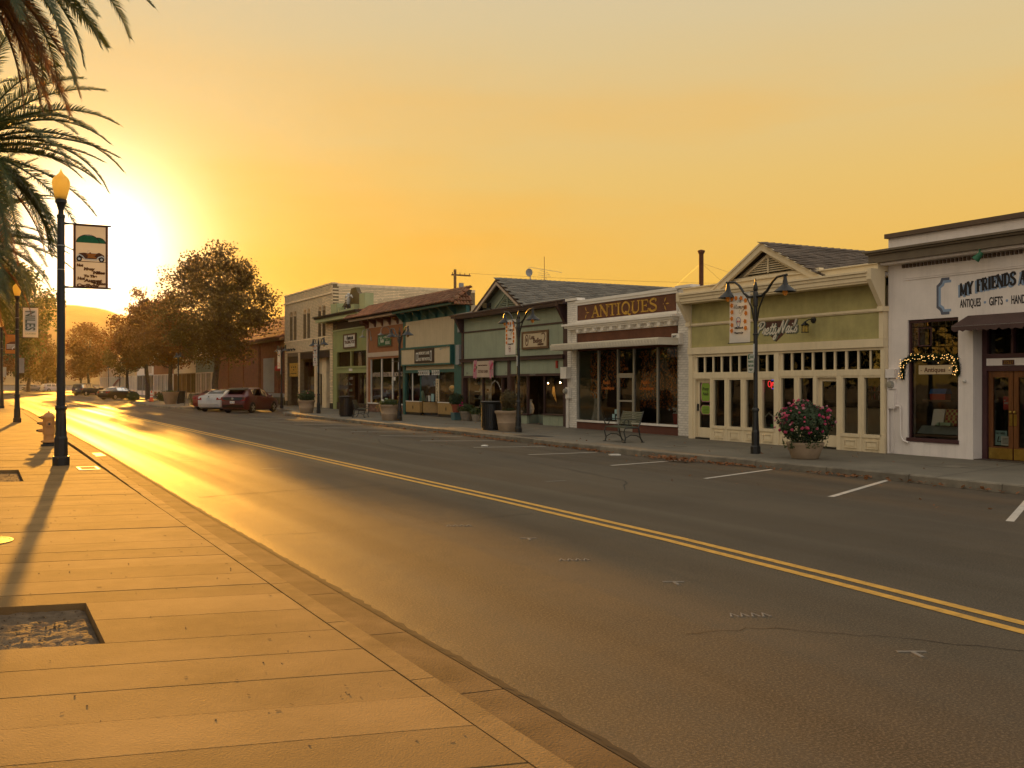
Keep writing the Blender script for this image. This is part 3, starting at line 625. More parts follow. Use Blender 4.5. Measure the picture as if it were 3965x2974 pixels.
# ragged broken edge between gutter and asphalt
P = []; y = 0.5
while y < 34: P.append((2.825 + random.uniform(-.012, .02) + (0.12 * (y - 14) / 13 if 14 < y < 27 else 0.12 if y >= 27 else 0), y)); y += .06 + y * .004
stripe(P, [random.uniform(.018, .045) for _ in P], 'joint_dirt', 'broken_edge', road, 0.0105)
# pavement fittings
mh = MB().lathe([(0.36, 0.0), (0.36, 0.008), (0.33, 0.010), (0.325, 0.007), (0.001, 0.007)], 28, (-0.03, 12.1, KT)).build('manhole_cover', 'iron', pave)
vb = MB(); vb.box(1.72, 2.10, 21.1, 21.16, KT + .001, KT + .012); vb.box(1.72, 2.10, 21.82, 21.88, KT + .001, KT + .012); vb.box(1.72, 1.77, 21.16, 21.82, KT + .001, KT + .012); vb.box(2.05, 2.10, 21.16, 21.82, KT + .001, KT + .012)
vb.build('utility_frame', 'white_trim', pave)
MB().box(1.77, 2.05, 21.16, 21.82, KT + .001, KT + .006).build('utility_lid', 'concrete', pave)
deb = MB()
for i in range(300):
    y = 3.4 + 20 * random.random() ** 1.8; x = random.uniform(-2.0 if y < 8 else 0.0, 2.1); r = random.uniform(0.002, 0.006)
    if random.random() < .55: deb.sphere((x, y, KT + r * .5), r, 5, 3, (1.2, 1.2, .8))
    else:
        a = random.random() * 3.14; l = random.uniform(.012, .035); deb.tube([(x, y, KT + .003), (x + l * math.cos(a), y + l * math.sin(a), KT + .004)], .0015, 3)
o = deb.build('litter', 'litter'); o['kind'] = 'stuff'; o['label'] = 'twigs, pods and grit scattered over the near pavement'; o['category'] = 'debris'

# ------------------------------------------------------------------ far pavement with kerb stones
fp = MB(); KI = [(x + 0.16, y) for x, y in KERB[:-3]]
fp.add([(x, y, KT) for x, y in KI] + [(60, 232, KT), (60, -30, KT)], [tuple(range(len(KI) + 2))])
fpave = fp.build('far_pavement', 'concrete_dark'); struct(fpave)
def along(poly, step):
    out = []; P = [Vector(p) for p in poly]; carry = 0.0
    for a, b in zip(P, P[1:]):
        L_ = (b - a).length; d = (b - a) / L_; s = carry
        while s < L_: out.append(a + d * s); s += step
        carry = s - L_
    return out
kp = along([p for p in KERB if -31 < p[1] < 100], 1.95)
for i, (a, b) in enumerate(zip(kp, kp[1:])):
    d = (b - a).normalized(); n = Vector((d.y, -d.x)); a2 = a + d * 0.008; b2 = b - d * 0.008; mb = MB(); dz = random.uniform(-.006, .006)
    mb.prism([(*a2, -0.03), (*(a2 + n * .18), -0.03), (*(a2 + n * .18), KT + .003 + dz), (*(a2 + n * .03), KT + .003 + dz), (*(a2 + n * .008), KT - .02 + dz)], (b2.x - a2.x, b2.y - a2.y, 0))
    mb.build('kerb_stone', 'kerb_stone', fpave)
mb = MB(); pr = [p for p in KERB if p[1] >= 97][:10]
for a, b in zip(pr, pr[1:]): mb.prism([(a[0], a[1], -.02), (a[0] + .18, a[1], -.02), (a[0] + .18, a[1], KT + .003), (a[0], a[1], KT + .003)], (b[0] - a[0], b[1] - a[1], 0))
mb.build('kerb_run', 'kerb_stone', fpave)
for pts in ([(14.95, 12.2), (19.4, 13.4)], [(14.9, 19.9), (19.3, 20.6)], [(15.2, 28.2), (19.8, 29)], [(15.4, 36.4), (20.2, 37.2)], [(15.5, 45), (20.4, 45.6)], [(17.4, 8), (17.35, 24), (17.5, 40), (17.8, 57)]):
    stripe(pts, 0.014, 'joint_dirt', 'score_line', fpave, KT + .003)
MB().box(15.3, 16.1, 27.3, 28.5, KT + .002, KT + .006).build('utility_lid', 'iron', fpave)
MB().box(17.2, 18.3, 13.4, 14.1, KT + .002, KT + .006).build('utility_lid', 'kerb_stone', fpave)
MB().box(16.1, 16.7, 21.3, 21.9, KT + .002, KT + .006).build('utility_lid', 'kerb_stone', fpave)
# dry leaves drifted along the far kerb
def leafq(mb, c, r, up=0.0):
    a = random.random() * 6.28; t = random.uniform(-.6, .6); s = random.uniform(-.6, .6)
    u = Vector((math.cos(a), math.sin(a), t)) * r; w = Vector((-math.sin(a), math.cos(a), s)) * r * .62; c = Vector(c)
    mb.add([c - u, c + w + Vector((0, 0, r * .2)), c + u, c - w], [(0, 1, 2), (0, 2, 3)])
lv = MB()
kl = [p for p in along([p for p in KERB if 7 < p[1] < 57.5], 0.05)]
for p in kl:
    dens = 0.9 if 13 < p.y < 34 else 0.25
    gap = 0.5 + 0.5 * math.sin(p.y * 1.7) * math.sin(p.y * 0.6 + 1)
    for _ in range(3):
        if random.random() < dens * gap: leafq(lv, (p.x - abs(random.gauss(0.02, .11)) - .03, p.y, 0.02 + random.random() * .03), random.uniform(.025, .065))
for _ in range(70): leafq(lv, (14.5 + random.gauss(0, .11), 19.0 + random.gauss(0, .35), .03 + .09 * random.random()), random.uniform(.04, .09))
for _ in range(170): leafq(lv, (random.uniform(11.5, 18.8), random.uniform(8, 40), 0.012 if True else 0), random.uniform(.02, .045))
for v_i, v in enumerate(lv.v):
    if v[0] > 15.35 and v[2] < KT: lv.v[v_i] = (v[0], v[1], v[2] + KT)
o = lv.build('fallen_leaves', 'leaf_dry'); o['kind'] = 'stuff'; tag(o, 'brown dry leaves drifted along the far kerb', 'leaves')
single(MB().prism([(14.2, 21.2, .004), (14.45, 21.12, .004), (14.5, 21.3, .004), (14.25, 21.38, .004)], (0, 0, .03)), 'paper_scrap', 'paper', 'crumpled pale paper scrap in the leaves by the far kerb', 'litter', (14.35, 21.25, 0))
single(MB().sphere((12.95, 25.9, .03), .07, 7, 4, (1.8, .9, .45)), 'paper_cup', 'paper', 'flattened white paper cup lying in a parking stall', 'litter', (12.95, 25.9, 0))
# ------------------------------------------------------------------ shop-front helpers (right-hand side, fronts face -X)
def fb(mb, p, y0, y1, z0, z1, out, inn=0.0): return mb.box(p - out, p - inn, min(y0, y1), max(y0, y1), z0, z1)
def part(parent, name, m, p, boxes, smooth=False):
    mb = MB()
    for b in boxes: fb(mb, p, *b)
    return mb.build(name, m, parent, smooth)
def shell(parent, p, y0, y1, h, m, deep=13.0, ceil=3.1, roofm='shingle_grey', roomw='room_wall', room=4.0):
    """side and back walls, roof deck, and the room behind the shop window"""
    mb = MB()
    mb.box(p + .28, p + deep, y0 + .01, y0 + .22, 0, h); mb.box(p + .28, p + deep, y1 - .22, y1 - .01, 0, h); mb.box(p + deep - .2, p + deep, y0 + .22, y1 - .22, 0, h)
    w = mb.build('side_wall', m, parent)
    MB().box(p + .28, p + deep - .01, y0 + .015, y1 - .015, h - .25, h - .05).build('roof_deck', roofm, parent)
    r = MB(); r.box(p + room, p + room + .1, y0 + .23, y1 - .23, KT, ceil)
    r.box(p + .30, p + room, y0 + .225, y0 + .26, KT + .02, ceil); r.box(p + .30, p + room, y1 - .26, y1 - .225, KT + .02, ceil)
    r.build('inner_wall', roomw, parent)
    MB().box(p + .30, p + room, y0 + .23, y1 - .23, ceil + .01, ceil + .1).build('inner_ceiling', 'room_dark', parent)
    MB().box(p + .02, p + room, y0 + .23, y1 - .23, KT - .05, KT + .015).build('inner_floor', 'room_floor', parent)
def pane(parent, p, y0, y1, z0, z1, inn=0.06, m='glass', name='pane'):
    x = p + inn
    return MB().quad((x, y1, z0), (x, y0, z0), (x, y0, z1), (x, y1, z1)).build(name, m, parent)
def bricks(parent, p, rects, bl, bh, m, name='brick', limit=300, proud=0.012, gap=0.010, skip=None, xoff=None):
    """running-bond bricks on rectangles (y0,y1,z0,z1) of the front plane"""
    spots = []; meshes = {}; L0 = Vector(ROOT[parent.name])
    def me(l):
        k = round(l, 2)
        if k not in meshes:
            b = MB().box(-proud, 0.03, -l / 2, l / 2, -(bh - gap) / 2, (bh - gap) / 2); meshes[k] = rawmesh(b, name, m)
        return k
    for (y0, y1, z0, z1) in rects:
        nrow = max(1, round((z1 - z0) / bh)); hh = (z1 - z0) / nrow
        for r in range(nrow):
            z = z0 + (r + .5) * hh; y = y0 - (bl / 2 if r % 2 else 0)
            while y < y1 - 1e-3:
                a = max(y, y0); b = min(y + bl, y1)
                if b - a > 0.04 and not (skip and skip((a + b) / 2, z)):
                    spots.append((me(b - a - gap), Vector((p + random.uniform(-.003, .003), (a + b) / 2, z)) - L0, (0, 0, 0)))
                y += bl
    keys = list(meshes); spots.sort(key=lambda s: s[1].y)
    pieces(parent, name, [meshes[k] for k in keys], [(keys.index(k), l, e) for k, l, e in spots], limit, name + '_field')

# ================================================================== white stucco shop (far right of the picture)
p = 19.5
B = thing('white_stucco_shop', 'white stucco shop with blue-shadowed lettering, wooden double doors and scalloped awning', 'building', (p, 13.95, KT), world=True)
Y0, Y1 = 10.86, 17.04
part(B, 'wall', 'stucco_white', p, [(16.47, Y1, KT, 4.5, 0, -.28), (15.08, 16.47, 3.35, 4.5, 0, -.28), (15.08, 16.47, KT, 0.53, 0, -.28), (14.70, 15.08, KT, 4.5, 0, -.28),
    (13.2, 14.70, 3.36, 4.5, 0, -.28), (12.82, 13.2, KT, 4.5, 0, -.28), (11.43, 12.82, 3.35, 4.5, 0, -.28), (11.43, 12.82, KT, .53, 0, -.28), (Y0, 11.43, KT, 4.5, 0, -.28), (Y0, Y1, 4.5, 5.36, 0.0, -.28)])
part(B, 'base_panel', 'stucco_white', p, [(16.0, 16.42, KT, .47, .012, .001)])
part(B, 'parapet_cap', 'brown_cap', p, [(Y0 - .05, Y1 + .05, 5.362, 5.47, .09, -.34)])
part(B, 'cornice', 'taupe', p, [(Y0, Y1 + .26, 4.76, 4.95, .40, .001), (Y0, Y1 + .31, 4.952, 5.0, .46, .001), (Y0, Y1 + .35, 5.002, 5.05, .52, .001)])
part(B, 'soffit', 'stucco_white', p, [(Y0, Y1 - .02, 4.70, 4.758, .30, .001)])
y = 16.6; dm_ = rawmesh(MB().box(-.05, -.001, -.0275, .0275, -.04, .04), 'dentil', 'brown_cap'); sp = []
while y > Y0 + .2: sp.append((0, Vector((p, y - .0275, 4.64)) - ROOT[B.name], (0, 0, 0))); y -= .105
pieces(B, 'dentil', [dm_], sp)
part(B, 'moulding', 'stucco_white', p, [(Y0 + .3, 16.57, 4.30, 4.33, .022, .001), (Y0 + .3, 16.57, 4.345, 4.36, .015, .001)])
shell(B, p, Y0, Y1, 4.7, 'stucco_white', roomw='room_wall')
mb = MB(); f = wframe(p, 15.62, 3.46)
br = [(0.31, 0.77), (0.12, 0.77), (0.09, 0.69), (0.0, 0.62), (0.0, 0.15), (0.09, 0.08), (0.12, 0.0), (0.31, 0.0)]
mb.ribbon(br, 0.075, f, .003); mb.build('painted_bracket', 'sign_slate', B)
MB().ribbon([(a + .045 if 0.05 < a else a + .05, b_ * .86 + .055) for a, b_ in br], .06, f, .0045).build('painted_bracket', 'sign_blue', B)
sh = MB(); tx = MB()
rise2 = lambda t: 0.17 * math.sin(math.pi * .5 * min(1, t + .05))
draw(sh, 'MY FRIENDS AN', wframe(p, 15.075, 3.765), 0.275, 1.78, weight=1.25, rise=rise2, th=.003)
draw(tx, 'MY FRIENDS AN', wframe(p, 15.03, 3.795), 0.275, 1.78, weight=1.0, rise=rise2, th=.012)
sh.build('lettering_shadow', 'sign_blue', B); tx.build('lettering', 'ink', B)
txt(B, 'ANTIQUES', (p - .004, 15.03, 3.555), .18, .53, 'ink', bold=.004); txt(B, 'GIFTS', (p - .004, 14.30, 3.553), .18, .33, 'ink', bold=.004); txt(B, 'HANDCRAFTS', (p - .004, 13.77, 3.55), .18, .72, 'ink', bold=.004)
for yy in (14.40, 13.87): MB().lathe([(.03, 0), (.03, -.004)], 12, (p - .0005, yy, 3.63), axis='X').build('painted_dot', 'sign_blue', B)
def show_window(y0, y1, mirror=False):
    w = part(B, 'show_window', 'purple_trim', p, [(y0, y0 + .05, .53, 3.35, -.05, -.14), (y1 - .05, y1, .53, 3.35, -.05, -.14), (y0, y1, 3.28, 3.35, -.048, -.142), (y0 - .02, y1 + .02, .47, .56, .03, -.16), (y0 + .05, y1 - .05, 2.40, 2.46, -.052, -.138)])
    pane(w, p, y0 + .05, y1 - .05, .56, 2.40, .10)
    k = 0
    n = 7; rows = [2.46, 2.70, 2.86, 3.02, 3.18, 3.28]
    for i in range(n):
        for j in range(5):
            a = y0 + .05 + (y1 - y0 - .1) * i / n; b = y0 + .05 + (y1 - y0 - .1) * (i + 1) / n
            if (i in (4, 5)) and j in (1, 2, 3): continue
            o = MB().prism([(p + .10, a + .008, rows[j] + .008), (p + .10, b - .008, rows[j] + .008), (p + .10, b - .008, rows[j + 1] - .008), (p + .10, a + .008, rows[j + 1] - .008)], (.006, 0, 0)).build('leaded_pane', 'leaded', w)
    a = y0 + .05 + (y1 - y0 - .1) * 4 / n; b = y0 + .05 + (y1 - y0 - .1) * 6 / n
    part(B, 'vent_sash', 'purple_trim', p, [(a, a + .025, 2.72, 3.16, -.085, -.115), (b - .025, b, 2.72, 3.16, -.085, -.115), (a, b, 3.135, 3.16, -.084, -.116), (a, b, 2.72, 2.745, -.084, -.116)])
    pane(w, p, a, b, 2.74, 3.14, .104, 'glass_dark')
show_window(15.08, 16.47); show_window(11.43, 12.82)
part(B, 'window_seat', 'wood_shelf', p, [(15.12, 16.43, .60, .64, -.16, -1.1), (15.12, 16.43, KT + .02, .60, -1.06, -1.1)])
mb = MB(); n = 26
for i in range(n): mb.quad((p + .24, 15.14 + 1.27 * i / n, .66), (p + .24, 15.14 + 1.27 * (i + 1) / n, .66), (p + .42 + .02 * math.sin(i), 15.14 + 1.27 * (i + 1) / n, .84), (p + .42 + .02 * math.sin(i - 1), 15.14 + 1.27 * i / n, .84))
# gingham cloth
gm = bpy.data.materials.new('gingham'); gm.use_nodes = True; t_ = gm.node_tree; ck = t_.nodes.new('ShaderNodeTexChecker'); ck.inputs['Scale'].default_value = 34; ck.inputs[1].default_value = (.45, .47, .42, 1); ck.inputs[2].default_value = (.05, .09, .10, 1)
c_ = t_.nodes.new('ShaderNodeTexCoord'); t_.links.new(c_.outputs['Object'], ck.inputs['Vector']); t_.links.new(ck.outputs[0], t_.nodes['Principled BSDF'].inputs['Base Color']); MATS['gingham'] = gm
single(mb, 'display_cloth', 'gingham', 'green and white gingham cloth draped along the bottom of the display window', 'cloth', (p + .3, 15.8, .66))
dh = thing('dollhouse', 'toy barn with blue roof and red walls on a shelf in the white shop window', 'toy', (p + .5, 15.95, 1.46), world=True)
MB().box(p + .4, p + .6, 15.74, 16.16, 1.46, 1.60).build('barn_wall', 'red_paint', dh); MB().prism([(p + .38, 15.72, 1.602), (p + .62, 15.72, 1.602), (p + .56, 15.72, 1.72), (p + .44, 15.72, 1.72)], (0, .46, 0)).build('barn_roof', 'blue_paint', dh)
part(B, 'display_shelf', 'wood_shelf', p, [(15.5, 16.3, 1.42, 1.46, -.3, -.75)])
single(MB().prism([(p + .36, 15.78, .85), (p + .36, 16.1, .85), (p + .46, 16.1, 1.24), (p + .46, 15.78, 1.24)], (.03, 0, 0)), 'picture_card', 'paper', 'large pale picture card leaning in the white shop window', 'card', (p + .4, 15.9, .85))
cb = bpy.data.materials.new('checkerboard'); cb.use_nodes = True; t_ = cb.node_tree; ck = t_.nodes.new('ShaderNodeTexChecker'); ck.inputs['Scale'].default_value = 16; ck.inputs[1].default_value = (.40, .33, .10, 1); ck.inputs[2].default_value = (.24, .02, .02, 1)
c_ = t_.nodes.new('ShaderNodeTexCoord'); t_.links.new(c_.outputs['Object'], ck.inputs['Vector']); t_.links.new(ck.outputs[0], t_.nodes['Principled BSDF'].inputs['Base Color']); MATS['checkerboard'] = cb
single(MB().prism([(p + .36, 15.42, .86), (p + .36, 15.74, .86), (p + .44, 15.74, 1.25), (p + .44, 15.42, 1.25)], (.03, 0, 0)), 'game_board', 'checkerboard', 'red and yellow checkered game board leaning in the white shop window', 'game', (p + .4, 15.6, .86))
van = thing('toy_camper', 'pale green toy camper van and trailer on the gingham cloth', 'toy', (p + .22, 15.6, .84), world=True)
mb = MB(); mb.box(p + .18, p + .26, 15.43, 15.70, .87, .94); mb.box(p + .18, p + .26, 15.74, 15.84, .86, .90); mb.box(p + .19, p + .25, 15.75, 15.80, .90, .935); mb.build('toy_body', 'mint', van)
for yy in (15.48, 15.65, 15.77, 15.82): MB().lathe([(.018, 0), (.018, .015)], 8, (p + .175, yy, .858), axis='X').build('toy_wheel', 'rubber', van)
brd = thing('hanging_sign', 'pale wooden board lettered Antiques hung under the lit garland', 'sign', (p + .02, 15.72, 2.15), world=True)
MB().box(p + .03, p + .05, 15.27, 16.18, 2.06, 2.27).build('board', 'beige_wall', brd)
mb = MB(); draw(mb, 'Antiques'.replace('q', 'a').replace('u', 'n'), wframe(p + .03, 16.0, 2.13), .058, .58, font=SCR, shear=.05, th=.004, boldw=.16)
txt(brd, 'Antiques', (p + .027, 16.02, 2.11), .11, .58, 'banner_brown', bold=.002, space=1.05); txt(brd, '-', (p + .027, 16.13, 2.11), .11, None, 'banner_brown'); txt(brd, '-', (p + .027, 15.36, 2.11), .11, None, 'banner_brown')
ga = thing('garland', 'fir garland strung with tiny lit bulbs across the shop window', 'garland', (p, 15.8, 2.45), world=True)
path = [(16.6, 1.98), (16.58, 2.2), (16.5, 2.38), (16.2, 2.47), (15.9, 2.44), (15.6, 2.46), (15.3, 2.45), (15.12, 2.40), (15.08, 2.2), (15.07, 2.06)]
mb = MB(); lb = MB(); pc = crom(path, 10)
for a, z in pc:
    for _ in range(70):
        d = Vector((random.gauss(0, 1), random.gauss(0, 1), random.gauss(0, 1))).normalized(); r = random.uniform(.05, .13); c = Vector((p - .03, a, z)); e = c + d * r; s = d.cross(Vector((.3, .5, .8))).normalized() * .008
        e.x = min(e.x, p + .05); mb.add([c - s, c + s, e], [(0, 1, 2)])
mb.build('needles', 'leaf_dark', ga)
for i, (a, z) in enumerate(pc):
    q = (p - .10 - random.random() * .03, a + random.gauss(0, .05), z + random.gauss(0, .05)); MB().sphere(q, .0065, 6, 4).build('light_bulb', 'warm_bulb', ga)
# door bay
part(B, 'door_frame', 'purple_trim', p, [(14.58, 14.70, KT, 3.30, -.30, -.46), (13.20, 13.32, KT, 3.30, -.30, -.46), (13.32, 14.58, 2.12, 2.24, -.301, -.459), (13.32, 14.58, 2.40, 2.50, -.28, -.46), (13.32, 14.58, 3.12, 3.30, -.301, -.459), (13.93, 13.99, 2.50, 3.12, -.302, -.45)])
part(B, 'door_reveal', 'stucco_white', p, [(14.70, 14.74, KT, 3.34, -.28, -.5), (13.16, 13.20, KT, 3.34, -.28, -.5), (13.32, 14.58, 2.241, 2.399, -.29, -.46)])
pane(B, p, 13.32, 13.93, 2.50, 3.12, .38, 'glass_dark', 'transom_pane'); pane(B, p, 13.99, 14.58, 2.50, 3.12, .38, 'glass_dark', 'transom_pane')
for y0, y1, hs in ((13.98, 14.575, 14.02), (13.325, 13.96, 13.92)):
    d = part(B, 'door', 'oak_door', p, [(y0, y0 + .11, KT + .01, 2.115, -.36, -.41), (y1 - .11, y1, KT + .01, 2.115, -.36, -.41), (y0 + .11, y1 - .11, 1.98, 2.115, -.361, -.409), (y0 + .11, y1 - .11, KT + .01, .45, -.361, -.409)])
    pane(d, p, y0 + .11, y1 - .11, .45, 1.98, .385)
    part(d, 'kick_plate', 'brass', p, [(y0 + .01, y1 - .01, KT + .03, .42, -.345, -.359)])
    part(d, 'push_plate', 'brass', p, [(hs - .035, hs + .035, .92, 1.17, -.345, -.359)])
    MB().sphere((p + .33, hs, 1.22), .035, 10, 6).build('handle', 'brass', d)
txt(B, '37521', (p + .275, 14.15, 2.275), .07, .22, 'brass', shear=.2); part(B, 'number_plate', 'brown_sign', p, [(13.9, 14.18, 2.25, 2.36, -.276, -.289)])
wd = thing('door_poster', 'red poster taped inside the left wooden door', 'poster', (p + .4, 14.1, 1.3), world=True); MB().box(p + .395, p + .40, 14.085, 14.24, 1.27, 1.56).build('sheet', 'red_paint', wd); txt(wd, 'MY\nSWEET', (p + .39, 14.22, 1.45), .04, .12, 'paper')
sg = thing('door_sign', 'pale blue tin sign with a paw and hours card behind the door glass', 'sign', (p + .42, 14.3, .5), world=True)
MB().box(p + .42, p + .43, 14.17, 14.45, .48, .80).build('tin_plate', 'paper_teal', sg); MB().box(p + .405, p + .41, 14.10, 14.30, .48, .68).build('hours_card', 'paper', sg); txt(sg, 'ALL I NEED', (p + .415, 14.43, .72), .045, .22, 'ink'); txt(sg, 'L', (p + .415, 14.42, .55), .13, None, 'ink', shear=.3); MB().sphere((p + .416, 14.30, .56), .03, 8, 5, (.2, 1, 1)).build('paw_print', 'ink', sg)
for k in range(5): part(sg, 'print_line', 'ink', p, [(14.13, 14.27, .52 + k * .028, .53 + k * .028, -.4045, -.405)])
# awning over the doors
mb = MB(); aw = thing('awning', 'plum cloth awning with scalloped edge over the wooden double doors', 'awning', (p, 13.95, 3.2), world=True)
y0, y1 = 13.07, 14.83; zt, zb = 3.36, 3.05
for i in range(24):
    a = y0 + (y1 - y0) * i / 24; b = y0 + (y1 - y0) * (i + 1) / 24; s = lambda q: .055 * abs(math.sin(math.pi * (q - y0) / (y1 - y0) * 9))
    mb.quad((p - .004, b, zt), (p - .004, a, zt), (p - .55, a, zb + .06), (p - .55, b, zb + .06)); mb.quad((p - .55, b, zb + .06), (p - .55, a, zb + .06), (p - .56, a, zb - .02 - s(a)), (p - .56, b, zb - .02 - s(b)))
for yy in (y0, y1): mb.add([(p - .004, yy, zt), (p - .55, yy, zb + .06), (p - .55, yy, zb), (p - .004, yy, zb)], [(0, 1, 2, 3)])
mb.build('cloth', 'awning_cloth', aw)
MB().tube([(p - .54, y0, zb + .05), (p - .54, y1, zb + .05)], .012).build('front_rail', 'aluminium', aw)
# meter, conduit, spotlight
em = thing('electric_meter', 'pale pink electric meter boxes with conduit on the white shop corner', 'meter', (p, 16.9, KT), world=True)
mb = MB(); fb(mb, p, 16.76, 17.03, 1.98, 2.19, .12, .001); fb(mb, p, 16.78, 16.96, 1.24, 1.68, .10, .001); fb(mb, p, 16.80, 16.96, 1.70, 1.96, .06, .001); mb.build('box', 'stucco_white', em)
MB().lathe([(.085, 0), (.085, -.05), (.075, -.09), (.02, -.095)], 18, (p - .06, 16.9, 1.82), axis='X').build('meter_dial', 'aluminium', em)
mb = MB(); mb.tube([(p - .05, 17.0, 1.98), (p - .05, 17.0, KT)], .03, 8); mb.tube([(p - .05, 16.84, 1.24), (p - .03, 16.83, .6), (p - .03, 16.88, .2), (p - .05, 16.96, KT + .01)], .008, 6); mb.tube([(p - .05, 16.78, 1.30), (p - .05, 16.66, 1.30), (p - .05, 16.64, 1.25), (p - .05, 16.64, .62), (p - .05, 16.56, .48), (p - .03, 16.42, .44)], .026, 8); mb.build('conduit', 'stucco_white', em, True)
sp = thing('spotlight', 'small green spotlight under the white shop cornice', 'spotlight', (p - .4, 14.25, 4.75), world=True)
MB().tube([(p - .38, 14.25, 4.757), (p - .38, 14.25, 4.64)], .02, 8).build('stem', 'sign_green', sp); MB().tube([(p - .36, 14.21, 4.68), (p - .42, 14.33, 4.53)], [.05, .09], 12).build('hood', 'sign_green', sp, True)
bl = thing('wall_lamp', 'small round white bulb fitting beside the wooden doors', 'lamp', (p, 14.9, 1.9), world=True); MB().sphere((p - .03, 14.9, 1.9), .045, 10, 6).build('bulb', 'white_glaze', bl, True)

# ================================================================== cream and green nail salon
p = 19.4
Y0, Y1 = 17.05, 24.62
B = thing('cream_green_shop', 'cream and olive green shop with gable vent and a long row of windows', 'building', (p, 20.8, KT), world=True)
posts = [(24.40, 24.62), (23.52, 23.64), (22.82, 22.93), (22.10, 22.22), (21.40, 21.50), (20.66, 20.84), (19.95, 20.09), (19.20, 19.40), (18.42, 18.58), (17.74, 17.87), (16.95, 17.17)]
part(B, 'post', 'cream', p, [(24.42, 24.62, KT, 2.73, .03, -.2)]); part(B, 'post', 'cream', p, [(Y0, 17.17, KT, 2.73, .03, -.2)]); part(B, 'post', 'cream', p, [(20.68, 20.86, KT, 2.73, .03, -.2)])
part(B, 'transom_rail', 'cream', p, [(17.17, 20.68, 2.04, 2.20, .015, -.15), (20.86, 24.42, 2.0, 2.18, .015, -.15)])
part(B, 'head_rail', 'cream', p, [(17.17, 20.68, 2.67, 2.73, .015, -.15), (20.86, 24.42, 2.65, 2.73, .015, -.15)])
TY = [24.26, 23.94, 23.88, 23.54, 23.49, 23.16, 23.1, 22.76, 22.71, 22.38, 22.33, 22.0, 21.95, 21.62, 21.56, 21.23, 21.17, 20.87, 20.57, 20.26, 20.2, 19.87, 19.81, 19.49, 19.43, 19.1, 19.04, 18.72, 18.66, 18.34, 18.27, 17.94, 17.89, 17.55, 17.51, 17.2]
edges = [24.42] + TY + [17.17]
for i in range(18):
    a, b = TY[2 * i + 1], TY[2 * i]; zb, zt = (2.18, 2.65) if i < 9 else (2.20, 2.67)
    w = MB().box(p + .06, p + .07, a, b, zb, zt).build('transom_pane', 'glass_dark', B)
    nx = (TY[2 * i - 1] if i not in (0,) else 24.42)
    if i == 9: nx = 20.68
    part(B, 'glazing_bar', 'cream', p, [(b, nx, zb, zt, -.02, -.12)])
part(B, 'glazing_bar', 'cream', p, [(17.17, 17.2, 2.20, 2.67, -.02, -.12)]); part(B, 'glazing_bar', 'cream', p, [(20.862, 20.87, 2.18, 2.65, -.02, -.12)])
WY = [(22.97, 23.47), (22.26, 22.77), (21.54, 22.05), (20.90, 21.37), (20.12, 20.62), (19.43, 19.92), (17.90, 18.40), (17.20, 17.71)]
ins = thing('room_fittings', 'dim salon counter and bottle shelves seen through the cream shop windows', 'furniture', (p + 2.5, 20, KT), world=True)
mb = MB(); mb.box(p + 2.3, p + 2.8, 18.9, 21.2, KT + .02, 1.15); mb.build('counter', 'beige_wall', ins)
for zz in (1.35, 1.6):
    MB().box(p + 3.5, p + 3.8, 18.8, 21.0, zz, zz + .03).build('shelf', 'wood_shelf', ins)
    for k in range(12):
        yy = 18.9 + k * .17; MB().lathe([(.03, 0), (.03, .1), (.012, .13), (.012, .17)], 7, (p + 3.6, yy, zz + .032)).build('bottle', ['red_paint', 'white_glaze', 'petal_pink', 'amber_glass'][k % 4], ins)
for a, b in WY:
    top = 2.0 if a > 20.7 else 2.04
    w = part(B, 'window', 'cream', p, [(a - .06, a, .585, top, 0, -.11), (b, b + .06, .585, top, 0, -.11), (a - .06, b + .06, .50, .583, .03, -.13), (a, b, top - .05, top, -.002, -.108)])
    pane(w, p, a, b, .583, top - .05, .07)
    part(B, 'bulkhead', 'cream', p, [(a - .06, b + .06, KT, .498, .0, -.12)])
    pn = part(B, 'raised_panel', 'cream', p, [(a + .05, b - .05, .22, .25, .03, .001), (a + .05, b - .05, .40, .43, .03, .001), (a + .05, a + .08, .25, .40, .03, .001), (b - .08, b - .05, .25, .40, .03, .001)])
    part(pn, 'panel_field', 'cream', p, [(a + .10, b - .10, .27, .38, .018, .001)])
for a, b in ((23.035, 23.0),): pass
stiles = [(23.53, 23.62), (22.83, 22.91), (22.11, 22.20), (21.43, 21.48), (20.86, 20.84), (19.98, 20.06), (19.29, 19.37), (18.46, 18.60), (17.77, 17.84)]
for a, b in stiles:
    if b > a: part(B, 'stile', 'cream', p, [(a, b, KT, 2.02 if a > 20.8 else 2.05, .012, -.12)])
def salon_door(y0, y1, top):
    d = part(B, 'door', 'cream', p, [(y0, y0 + .09, KT + .05, top, -.10, -.15), (y1 - .09, y1, KT + .05, top, -.10, -.15), (y0 + .09, y1 - .09, top - .10, top, -.101, -.149), (y0 + .09, y1 - .09, KT + .05, .50, -.101, -.149)])
    pane(d, p, y0 + .09, y1 - .09, .50, top - .10, .12); MB().box(p + .05, p + .09, y1 - .07, y1 - .03, 1.0, 1.22).build('handle', 'black_metal', d)
    part(B, 'threshold', 'black_tile', p, [(y0, y1, KT, KT + .045, .0, -.16)]); return d
salon_door(23.62, 24.33, 1.97); part(B, 'door_jamb', 'cream', p, [(24.33, 24.42, KT, 2.0, 0, -.16), (23.62, 24.33, 1.97, 2.0, .0, -.16)])
salon_door(18.60, 19.29, 2.0); part(B, 'door_jamb', 'cream', p, [(18.60, 19.29, 2.0, 2.04, 0, -.16)])
